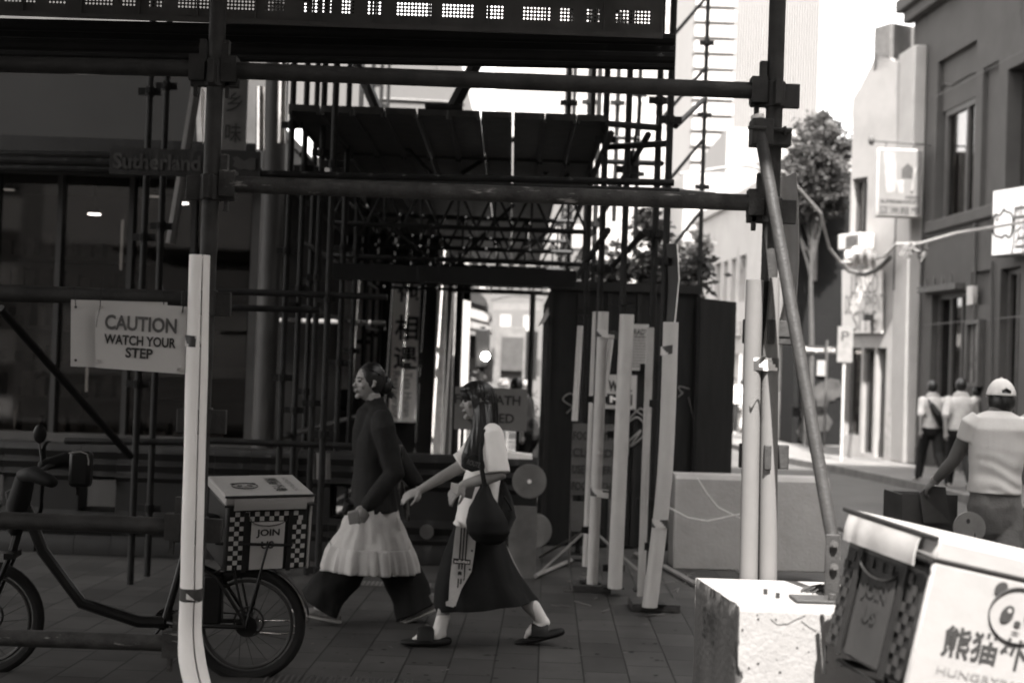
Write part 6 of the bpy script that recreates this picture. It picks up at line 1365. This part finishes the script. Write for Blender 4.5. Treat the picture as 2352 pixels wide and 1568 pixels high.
p1, T1 = pgen(2143, 1100, 24.0, 1.72, R(12), lightshirt, dark_p, 'person walking away by the wall in pale shirt with a dark sling bag', .26)
sb2 = thing('sling_bag', T1(0, -.16, 1.2), 'dark sling bag on the back of the left person walking away', 'bag'); mb = MB(); mb.path([T1(-.1, -.17, 1.32), T1(-.02, -.2, 1.18), T1(.06, -.18, 1.02)], [(.06, .05), (.11, .07), (.07, .05)], 14, round_=True); mb.build('pouch', black, sb2); mb = MB(); mb.path([T1(-.12, -.12, 1.36), T1(-.1, -.02, 1.49), T1(.02, .13, 1.35), T1(.19, .1, 1.1), T1(.16, -.1, 1.02)], [(.025, .006)] * 5, 8); mb.build('strap', black, sb2)
pgen(2208, 1118, 22.6, 1.76, R(-4), mat('cream_shirt', .36, .85), dark_p, 'person walking away in a cream shirt and dark trousers, nearer the person with the cap', .3)
pgen(2243, 1110, 26.5, 1.66, R(5), mat('dark_shirt', .05, .85), dark_p, 'dark clothed person half hidden beyond the person in the cream shirt', .2)
mid_s = mat('mid_shirt', .2, .85)
for (x, d, h, yw, s_, lab) in ((1658, 45, 1.75, 20, mid_s, 'distant person in a grey top at the edge of the dark hoarding'), (1684, 43, 1.72, 170, lightshirt, 'distant person in a white top and dark trousers outside the white building'), (1704, 44, 1.68, -30, lightshirt, 'distant person in a white top standing closest to the white sleeves')):
    pgen(x, 1000, d, h, R(yw), s_, dark_p if d != 44 else mid_s, lab, .16, grp=None)
pgen(1222, 1000, 19, 1.55, R(60), mat('dark_shirt', .05), dark_p, 'dark figure bending forward beside the hoarding in the lane', .15, bend=.25, ground=0)
# ================================================================== DELIVERY BOXES AND BICYCLES
boxw = mat('white_box_fabric', .22, .6, var=.05, scale=5, bump=.1, bscale=20); boxd = mat('dark_box_fabric', .015, .45, var=.3, scale=12)
boxg = mat('box_panel_pale', .40, .5, var=.08, scale=8)
def delivery_box(o, a, b, c, wa, wb, wc, lab, logo_scale=1, lm=None, pm=None, side_logo=True):
    lm = lm or boxw; pm = pm or boxg
    a, b, c, o = V(a).normalized(), V(b).normalized(), V(c).normalized(), V(o); t = thing('delivery_box', o, lab, 'delivery box')
    mb = MB(); mb.ob(o, a * wa, b * wb, c * (wc - .05)); mb.build('body', [boxd], t, bevel=.02)
    # white right side panel
    mb = MB(); mb.ob(o + a * (wa - .004) - b * .004 + c * .004, a * .014, b * wb, c * (wc - .056)); sp3 = mb.build('side_panel', lm, t, bevel=.005)
    # lid
    lid = MB(); lid.ob(o - a * .012 - b * .012 + c * (wc - .05), a * (wa + .028), b * (wb + .02), c * .05); ld = lid.build('lid', lm, t, bevel=.009)
    mb = MB(); zc = wc - .052
    for (p, q) in ((-a * .016 - b * .016, a * (wa + .036)),): mb.path([o + p + c * zc, o + p + q + c * zc], .006, 8)
    mb.path([o - a * .016 - b * .016 + c * (wc - .004), o + a * (wa + .02) - b * .016 + c * (wc - .004)], .006, 8); mb.build('piping', boxd, ld)
    mb = MB(); mb.sheet(lambda u, v: o + a * (.03 + (wa - .06) * u) - b * (.025 + .003 * math.sin(v * 3.1) + .0015 * math.sin(u * 23 + 3 * math.sin(u * 5))) + c * (wc - .012 - .06 * v), 30, 6, .003); mb.build('front_flap', mat('glossy_flap', .25, .35, bump=.06, bscale=14) if lm is boxw else lm, ld)
    def Fp(s, h, lift=.003): return o + a * s - b * lift + c * h
    # chequers
    sq = wa * .058
    mbs = MB(); n_c = 3; rows = int((wc - .16) / sq)
    for side in (0, 1):
        for i in range(n_c):
            for j in range(rows + 1):
                if (i + j) % 2 == 0:
                    s0 = (.018 + i * sq) if side == 0 else (wa - .018 - (n_c - i) * sq); mbs.ob(Fp(s0 + .001, .014 + j * sq), a * (sq - .002), -b * .001, c * (sq - .002))
    for i in range(int((wa - .04) / sq)):
        for j in range(2):
            if (i + j) % 2 == 0: mbs.ob(Fp(.02 + i * sq, wc - .075 - .06 + j * sq), a * (sq - .002), -b * .0012, c * (sq - .002))
    mbs.build('chequers', pm, t)
    mb = MB(); mb.ob(Fp(wa * .3, .012, .004), a * wa * .4, -b * .002, c * (wc * .62)); jp = mb.build('print_panel', pm, t)
    text('JOIN', Fp(wa * .5, wc * .50, .008), a, c, wa * .28, wc * .115, ink, jp, bold=.03, lift=.001); text('US', Fp(wa * .5, wc * .35, .008), a, c, wa * .15, wc * .10, ink, jp, bold=.03, lift=.001)
    mb = MB()
    for s in (.235, .765): mb.ob(Fp(wa * s - .012, .0, .006), a * .024, -b * .003, c * (wc * .78))
    mb.path([Fp(wa * (.5 + .22 * math.cos(t_)), wc * .70 - wc * .10 * math.sin(t_), .012) for t_ in [math.pi * k / 10 for k in range(11)]], [(.004, .002)] * 11, 8); mb.build('webbing', boxd, t)
    # panda logo on lid and side
    def panda(F2, r, par, s0):
        mb = MB(); ring = []
        for k in range(36):
            t_ = 2 * math.pi * k / 36; ring.append(F2(s0[0] + r * math.cos(t_) * 1.12, s0[1] + r * math.sin(t_) * (.95 if math.sin(t_) > 0 else .9), .002))
        mb.path(ring, [(r * .045, .0012)] * 36, 6, side=F2(0, 0, 1) - F2(0, 0, 0), closed=True)
        def disc(x, y, rx, ry, rot=0):
            mb.add([F2(s0[0] + x * r + rx * r * math.cos(t_) * math.cos(rot) - ry * r * math.sin(t_) * math.sin(rot), s0[1] + y * r + rx * r * math.cos(t_) * math.sin(rot) + ry * r * math.sin(t_) * math.cos(rot), .0025) for t_ in [math.pi * k / 8 for k in range(16)]], [tuple(range(16))])
        disc(-.88, .78, .26, .2, .7); disc(.88, .78, .26, .2, -.7); disc(-.45, .0, .22, .32, -.5); disc(.45, .0, .22, .32, .5); disc(0, -.25, .13, .1); disc(0, -.55, .16, .035)
        mb.build('panda_emblem', ink, par)
        m2 = MB()
        for q in (-1, 1): m2.add([F2(s0[0] + q * .40 * r + .08 * r * math.cos(t_), s0[1] + .12 * r + .08 * r * math.sin(t_), .004) for t_ in [math.pi * k / 6 for k in range(12)]], [tuple(range(12))])
        m2.build('panda_eye_glint', lm, par)
    return t, ld, sp3, panda, (o, a, b, c)
# left box
o1 = P(512, 1315, 7.2); aL = V((.90, .42, .02)).normalized(); cL = V((-.02, -.19, .98)).normalized(); bL = cL.cross(aL).normalized(); cL = aL.cross(bL).normalized()
left_lid = mat('grey_box_lid', .30, .4, var=.08, scale=5, bump=.15, bscale=20)
t, ld, sp3, panda, (o, a, b, c) = delivery_box(o1, aL, bL, cL, .435, .40, .40, 'checked delivery box with a pale lid on the dark bicycle behind the left standard', lm=left_lid)
topF = lambda s, h, l=0: o + a * s + b * h + c * (.402 + l)
def lidF(s, h, l=0): return o + a * (.22 - h) + b * (.0 + s) + c * (.403 + l)       # reads from the right-hand side
panda(lambda s, h, l=0: o + a * (.13 + s) + b * (.17 + h) + c * (.4 + l + .002), .06, ld, (0, 0))
text('熊猫外卖', o + a * .30 + b * .19 + c * .402, -b, a, .27, .07, ink, ld, bold=.02); text('HUNGRYPANDA', o + a * .375 + b * .19 + c * .402, -b, a, .27, .028, ink_g, ld)
# right foreground box
Ap = P(1962, 1170, 3.36); Bp = P(2152, 1256, 2.98); Dp = P(1889, 1480, 3.36)
cR = (Ap - Dp).normalized(); aR = (Bp - Ap).normalized(); bR = cR.cross(aR).normalized(); aR = bR.cross(cR).normalized()
wa_ = (Bp - Ap).length; wc_ = (Ap - Dp).length; oR = Ap - cR * wc_
pd = mat('shaded_print', .03, .6)
t, ld, sp3, panda, (o, a, b, c) = delivery_box(oR, aR, bR, cR, wa_, .5, wc_, 'large white delivery box with a panda emblem, cut by the lower right corner', pm=pd)
FPo = o + a * (wa_ + .009)
def PF(x, y): q = PL(x, y, FPo, a); r = q - FPo; return r.dot(b), r.dot(c)
s0, h0 = PF(2338, 1414); s1, h1 = PF(2268, 1410)
panda(lambda s, h, l=0: FPo + b * s + c * h + a * (l + .002), abs(s0 - s1) / 1.12, sp3, (s0, h0))
sL, hT = PF(2165, 1452); sRr, _ = PF(2356, 1500); _, hB = PF(2160, 1520)
sc_, hc_ = PF(2192, 1472); wch = (sRr - sL) / 3.0
text('熊猫外卖', FPo + b * (sL + wch * 2.05) + c * (hc_ + .0), b, c, wch * 4.0, wch * .98, ink, sp3, bold=.02, lift=.003)
sx, hx = PF(2152, 1518); text('HUNGRYPANDA', FPo + b * (sx + wch * 2.05) + c * (hx - .016), b, c, wch * 4.05, wch * .24, ink_g, sp3, lift=.003)
text('熊猫外卖', o + a * (wa_ * .5) + b * .34 + c * (wc_ + .001), b, -a, .26, .07, ink_g, ld, lift=.002)
mb = MB(); mb.path([P(1897, 1482, 3.35), P(1894, 1520, 3.34), P(1893, 1545, 3.34)], [.0035, .003, .005], 6); mb.build('hanging_cord', boxd, t)

# ------------------------------------------------------------------ bicycle (built in its own frame: +x forward, z up), rear axle at x=0
dkf = mat('dark_bike_paint', .010, .35, var=.4, scale=10); rub = mat('tyre_rubber', .012, .85); chrome = mat('chrome', .6, .18, 1)
def bicycle(label):
    t = thing('bicycle', (0, 0, 0), label, 'bicycle'); r = .27
    def wheel(x):
        w = thing('wheel', (0, 0, 0), None, None); w.parent = t
        mb = MB(); mb.path([(x + r * math.cos(k * math.pi / 20), 0, r + .0 + r * math.sin(k * math.pi / 20)) for k in range(40)], .028, 10, side=V((0, 1, 0)), closed=True); mb.build('tyre', rub, w)
        mb = MB(); mb.path([(x + (r - .045) * math.cos(k * math.pi / 20), 0, r + (r - .045) * math.sin(k * math.pi / 20)) for k in range(40)], (.014, .010), 8, side=V((0, 1, 0)), closed=True); mb.build('rim', mat('dull_metal', .035, .5, 0), w)
        mb = MB()
        for k in range(18): q = k * math.pi / 9; mb.tube((x + .05 * math.cos(q + .5), .02 * (-1) ** k, r + .05 * math.sin(q + .5)), (x + (r - .05) * math.cos(q), 0, r + (r - .05) * math.sin(q)), .0016, 4)
        mb.build('spokes', mat('dull_metal', .035, .5, 0), w)
        mb = MB(); mb.tube((x, -.05, r), (x, .05, r), .055, 20); mb.tube((x, -.07, r), (x, .07, r), .012, 8); mb.build('hub', dkf, w)
        mb = MB(); mb.path([(x + .075 * math.cos(k * math.pi / 12), -.056, r + .075 * math.sin(k * math.pi / 12)) for k in range(24)], .006, 6, side=V((0, 1, 0)), closed=True); mb.build('brake_disc', mat('dull_metal', .12), w)
    wheel(0); wheel(1.32)
    mb = MB(); mb.path([(0, -.07, .27), (.34, -.05, .27), (.42, 0, .27)], .012, 8); mb.path([(0, .07, .27), (.34, .05, .27), (.42, 0, .27)], .012, 8); mb.path([(.42, 0, .27), (.36, 0, .5), (.30, 0, .76)], .02, 10); mb.path([(0, -.07, .28), (.16, -.05, .52), (.33, 0, .60)], .01, 8); mb.path([(0, .07, .28), (.16, .05, .52), (.33, 0, .60)], .01, 8)
    mb.path([(.42, 0, .27), (.55, 0, .27), (.84, 0, .36), (1.04, 0, .62), (1.13, 0, .84)], .03, 10); mb.build('frame', dkf, t)
    mb = MB(); mb.path([(1.13, 0, .86), (1.19, 0, .62)], .022, 8); mb.path([(1.19, -.06, .60), (1.32, -.06, .27)], .014, 8); mb.path([(1.19, .06, .60), (1.32, .06, .27)], .014, 8); mb.cb((1.19, 0, .60), .05, .15, .03); mb.build('fork', dkf, t)
    mb = MB(); mb.path([(1.13, 0, .86), (1.10, 0, 1.0)], .016, 8); mb.path([(1.0, -.3, 1.04), (1.07, -.2, 1.03), (1.10, 0, 1.0), (1.07, .2, 1.03), (1.0, .3, 1.04)], .013, 8); mb.path([(1.1, -.18, 1.02), (1.13, -.22, 1.14)], .005, 6); mb.build('handlebar', dkf, t)
    for y in (-1, 1): mb = MB(); mb.path([(.94, y * .31, 1.04), (1.02, y * .29, 1.04)], .018, 10); mb.build('grip', rub, t)
    for y in (-1, 1): mb = MB(); mb.path([(.93, y * .33, 1.02), (1.02, y * .30, 1.05), (1.10, y * .2, 1.03)], [(.035, .03), (.045, .04), (.03, .03)], 12, round_=True); mb.build('hand_muff', mat('muff_cloth', .006, .7), t, sharp=180)
    mb = MB(); mb.path([(1.14, 0, .98), (1.17, 0, .85), (1.18, 0, .74)], [(.06, .05), (.07, .06), (.05, .04)], 12, round_=True); mb.build('front_bag', mat('muff_cloth', .006, .7), t, sharp=180)
    mb = MB(); mb.path([(x_, -.075, .27 + dz) for x_, dz in ((0, .035), (.42, .045), (.46, .0), (.42, -.045), (0, -.035), (-.035, 0))], .005, 5, closed=True); mb.build('chain', mat('dull_metal', .12), t)
    mb = MB(); mb.ell((1.13, -.23, 1.19), .035, .012, .05); mb.build('mirror', dkf, t)
    mb = MB(); mb.ell((.27, 0, .80), .14, .085, .04); mb.build('saddle', rub, t)
    mb = MB(); mb.cb((.18, 0, .40), .10, .11, .26); mb.build('battery', dkf, t, bevel=.015)
    mb = MB(); mb.path([(-.22, -.1, .70), (.16, -.1, .70), (.16, .1, .70), (-.22, .1, .70)], .008, 8, closed=True)
    for x in (-.12, .0, .1): mb.tube((x, -.1, .7), (x, .1, .7), .006, 6)
    for y in (-.1, .1): mb.tube((0, y * .9, .28), (-.1, y, .70), .007, 6); mb.tube((0, y * .9, .28), (.1, y, .70), .007, 6)
    mb.build('rack', dkf, t)
    mb = MB(); mb.sheet(lambda u, v: ((r + .045) * math.cos(R(0 + 170 * u)), -.035 + .07 * v, r + (r + .045) * math.sin(R(0 + 170 * u))), 24, 3, .003); mb.build('mudguard', dkf, t)
    mb = MB(); mb.path([(-.02, -.13, .20), (-.15, -.14, .19), (-.26, -.14, .20), (-.29, -.14, .26), (-.27, -.14, .34), (-.24, -.14, .40)], .006, 8); mb.path([(-.26, -.14, .20), (-.2, -.1, .27), (-.02, -.08, .27)], .005, 8); mb.build('wire_guard', chrome, t)
    mb = MB(); mb.path([(.40, -.03, .25), (.33, -.14, .0)], .008, 8); mb.build('kickstand', chrome, t)
    mb = MB(); mb.cb((.42, -.05, .27), .08, .02, .08); mb.tube((.42, -.06, .27), (.42, -.08, .27), .06, 20); mb.path([(.42, -.08, .27), (.50, -.085, .16)], .01, 6); mb.cb((.51, -.13, .155), .09, .08, .02); mb.build('crank', dkf, t)
    mb = MB()
    for k in range(5): q = V((.86 + .05 * k, -.033, .36 + .075 * k)); mb.prism([q, q + V((.025, 0, .04)), q + V((.045, 0, .03)), q + V((.02, 0, -.01))], (0, .002, 0))
    mb.build('frame_decal', mat('decal_grey', .12, .5), t)
    mb = MB(); mb.path([(1.1, -.05, .98), (1.23, -.08, .86), (1.22, -.05, .70), (1.17, -.03, .6)], .005, 6); mb.path([(1.09, -.1, 1.0), (1.26, -.1, .9), (1.2, -.04, .66)], .004, 6); mb.build('brake_cable', mat('cable_grey', .05, .4), t)
    return t
bk = bicycle('dark delivery bicycle parked behind the left ledgers, carrying the checked box')
ra = G(556, 1562); bk.location = (ra.x, 7.35, 0); bk.rotation_euler = (R(-3), 0, R(180 + 4))
ph = thing('phone_mount', P(178, 1118, 7.3), 'dark rectangular case with a pale rounded rim on the handlebar of the bicycle', 'case')
a, b_, c_ = P(154, 1118, 7.25), P(204, 1118, 7.25), P(178, 1036, 7.25); mb = MB(); mb.box(a.x, b_.x, 7.25, 7.33, a.z, c_.z); mb.build('case', mat('case_black', .008, .4), ph, bevel=.02); mb = MB(); mb.path([P(x, y, 7.24) for x, y in ((158, 1040), (185, 1037), (200, 1042), (204, 1058), (203, 1068))], .004, 6); mb.build('rim', mat('pale_rim', .2, .4), ph)
mb = MB(); mb.tube(P(178, 1120, 7.3), P(178, 1135, 7.32), .01, 8); mb.build('stem', black, ph)
# twin bicycle holding the foreground box (mostly below the frame)
bk2 = copy_tree(bk); cc = o + a * 0 if False else oR + aR * (wa_ / 2) + bR * .2
tag(bk2, 'bicycle under the big white panda box, almost all below the picture', 'bicycle')
Rm = Matrix((bR, -aR, cR)).transposed(); bk2.rotation_euler = Rm.to_euler(); bk2.location = cc - cR * .715 + bR * .02
# tactile pad and drain
tpd = MB(); a0 = G(640, 1520, .004)
for i in range(24):
    for j in range(6): q = V((G(640, 1525).x + i * .032, G(700, 1568).y - .02 + j * .032 + .0, .004)); tpd.path([q, q + V((0, 0, .005))], [.011, .007], 8)
tag(tpd.build('tactile_paving', mat('tactile_studs', .05, .7)), 'patch of small studs in the paving at the bottom left of the middle', 'tactile paving', kind='stuff')
dr = thing('drain_grate', G(905, 1335), 'slotted drain grate in the paving behind the person in the dark jacket', 'drain grate'); q0, q1 = G(820, 1345), G(1000, 1345); mb = MB(); mb.box(q0.x, q1.x, q0.y, q0.y + .25, .001, .004); mb.build('plate', mat('grate_grey', .06, .6), dr); mb = MB()
for k in range(16): x = q0.x + .03 + k * .033; mb.box(x, x + .012, q0.y + .02, q0.y + .23, .0045, .007)
mb.build('slots', mat('slot_pale', .16, .6), dr)
mb = MB()
for k in range(3): mb.sheet(lambda u, v: G(735 + 8 * k + 10 * u, 1000, 0) * 0 + P(720 + 12 * k + 14 * u, 1040 + 60 * v, 11.4) + V((0, .02 * math.sin(u * 5 + k), 0)), 4, 8, .004)
tag(mb.build('cloth_bundle', mat('crumpled_plastic', .12, .5)), 'crumpled plastic sheeting hanging on the barrier beside the dark posts', 'plastic sheeting')

# ================================================================== TREES
def tree(nm, base, z0, crowns, nleaf, ls, m, label, seed, trunkr=.12, branches=14):
    rg = random.Random(seed); t = thing(nm, base, label, 'tree'); base = V(base); top = sum((V(c[0]) for c in crowns), V((0, 0, 0))) / len(crowns)
    mb = MB(); mb.path([base, base.lerp(V((top.x, top.y, z0)), .55) + V((.05, 0, 0)), V((top.x, top.y, z0)), top], [trunkr, trunkr * .8, trunkr * .6, trunkr * .2], 10)
    for k in range(branches):
        c, rr = rg.choice(crowns); a = V((top.x, top.y, z0)).lerp(top, rg.uniform(0, .7)); e = V(c) + V((rg.uniform(-1, 1), rg.uniform(-1, 1), rg.uniform(-.8, 1))) * rr * .8
        mid = a.lerp(e, .5) + V((rg.uniform(-.1, .1), rg.uniform(-.1, .1), .1)) * rr; mb.path([a, mid, e], [trunkr * .28, trunkr * .16, trunkr * .05], 6)
    mb.build('trunk', mat('bark', .05, .9, bump=.3), t)
    mb = MB(); tw = [(c, r) for c, r in crowns]
    clumps = []
    for c, r in tw:
        for _ in range(int(26 * r / ls * .25) + 8):
            v = V((rg.gauss(0, 1), rg.gauss(0, 1), rg.gauss(0, 1))).normalized() * r * rg.uniform(.35, 1.05); clumps.append((V(c) + v, r * rg.uniform(.16, .34)))
    for k in range(nleaf):
        c, r = rg.choice(clumps); p = c + V((rg.gauss(0, 1), rg.gauss(0, 1), rg.gauss(0, .8))) * r * .6
        d = V((rg.gauss(0, 1), rg.gauss(0, 1), rg.gauss(0, .6) - .3)).normalized(); s_ = d.cross(V((rg.gauss(0, 1), rg.gauss(0, 1), rg.gauss(0, 1)))).normalized(); L = ls * rg.uniform(.6, 1.25)
        mb.add([p, p + d * L * .45 + s_ * L * .24, p + d * L, p + d * L * .45 - s_ * L * .24], [(0, 1, 2, 3)])
    mb.build('crown', m, t); return t
def leafm(name, v):
    m = mat(name, v, .55, var=.5, scale=2.5); t_ = m.node_tree; b = t_.nodes['Principled BSDF']; tr = t_.nodes.new('ShaderNodeBsdfTranslucent'); mx = t_.nodes.new('ShaderNodeMixShader'); mx.inputs[0].default_value = .3
    tr.inputs[0].default_value = gr(v * 1.3); o = [n for n in t_.nodes if n.type == 'OUTPUT_MATERIAL'][0]; t_.links.new(b.outputs[0], mx.inputs[1]); t_.links.new(tr.outputs[0], mx.inputs[2]); t_.links.new(mx.outputs[0], o.inputs[0]); return m
lf1 = leafm('leaf_dark', .055); lf2 = leafm('leaf_mid', .09)
c = lambda x, y, d: P(x, y, d)
tree('street_tree', V((P(1490, 700, 16.5).x, 17.2, 0)), 2.5, [(c(1475, 580, 17), .42), (c(1430, 640, 17), .30), (c(1520, 635, 17), .4), (c(1585, 640, 16.8), .32), (c(1545, 690, 16.8), .35), (c(1390, 660, 17.3), .28), (c(1490, 520, 17), .22), (c(1608, 600, 16.8), .14), (c(1350, 610, 17.3), .2)], 2600, .13, lf1, 'leafy tree rising above the dark hoarding behind the scaffold posts', 4, .06, 22)
tree('street_tree', V((P(1868, 700, 36.6).x, 36.6, 0)), 4.2, [(c(1888, 325, 36.6), .7), (c(1868, 375, 36.6), .8), (c(1838, 418, 36.6), .75), (c(1905, 400, 36.6), .7), (c(1893, 283, 36.6), .4), (c(1812, 438, 36.6), .5), (c(1922, 345, 36.6), .45), (c(1850, 350, 36.6), .45), (c(1860, 455, 36.6), .6), (c(1905, 462, 36.6), .45), (c(1828, 478, 36.6), .35)], 13000, .15, lf1, 'dark bushy tree in front of the brick building between the prop and the gabled building', 6, .09, 26)
tree('street_tree', V((P(1800, 430, 60).x, 60, 0)), 6.5, [(c(1795, 420, 60), 1.1), (c(1822, 395, 60), .7), (c(1775, 455, 60), .7)], 4200, .24, lf2, 'paler tree behind the dark bushy one, just right of the right standard', 9, .2, 16)
tree('street_tree', V((P(1560, 590, 40).x, 40, 0)), 3.5, [(c(1560, 590, 40), .6), (c(1610, 560, 40), .35)], 1500, .2, lf2, 'pale distant tree between the scaffold posts and the white building', 12, .12, 10)
rg = random.Random(77); mb = MB()
for k in range(90):
    q = G(rg.uniform(700, 1560), rg.uniform(1370, 1566), .0035); r = rg.uniform(.006, .018); mb.add([q + V((r * math.cos(t) * rg.uniform(.7, 1.2), r * math.sin(t) * rg.uniform(.7, 1.2), 0)) for t in [j * .9 for j in range(7)]], [tuple(range(7))])
tag(mb.build('gum_spots', mat('old_gum', .012, .8)), 'old flattened gum spots and dirt on the paving', 'dirt', kind='stuff')
mb = MB()
for k in range(40):
    q = G(rg.uniform(500, 1570), rg.uniform(1330, 1560), .006); a = rg.uniform(0, 6.28); l = rg.uniform(.015, .04); d_ = V((math.cos(a), math.sin(a), rg.uniform(.0, .3))); s_ = V((-d_.y, d_.x, .1)); mb.add([q, q + d_ * l * .5 + s_ * l * .25, q + d_ * l, q + d_ * l * .5 - s_ * l * .25], [(0, 1, 2, 3)])
tag(mb.build('fallen_leaves', mat('fallen_leaf', .10, .8, var=.5)), 'small dry leaves and paper bits scattered over the paving', 'leaves', kind='stuff')
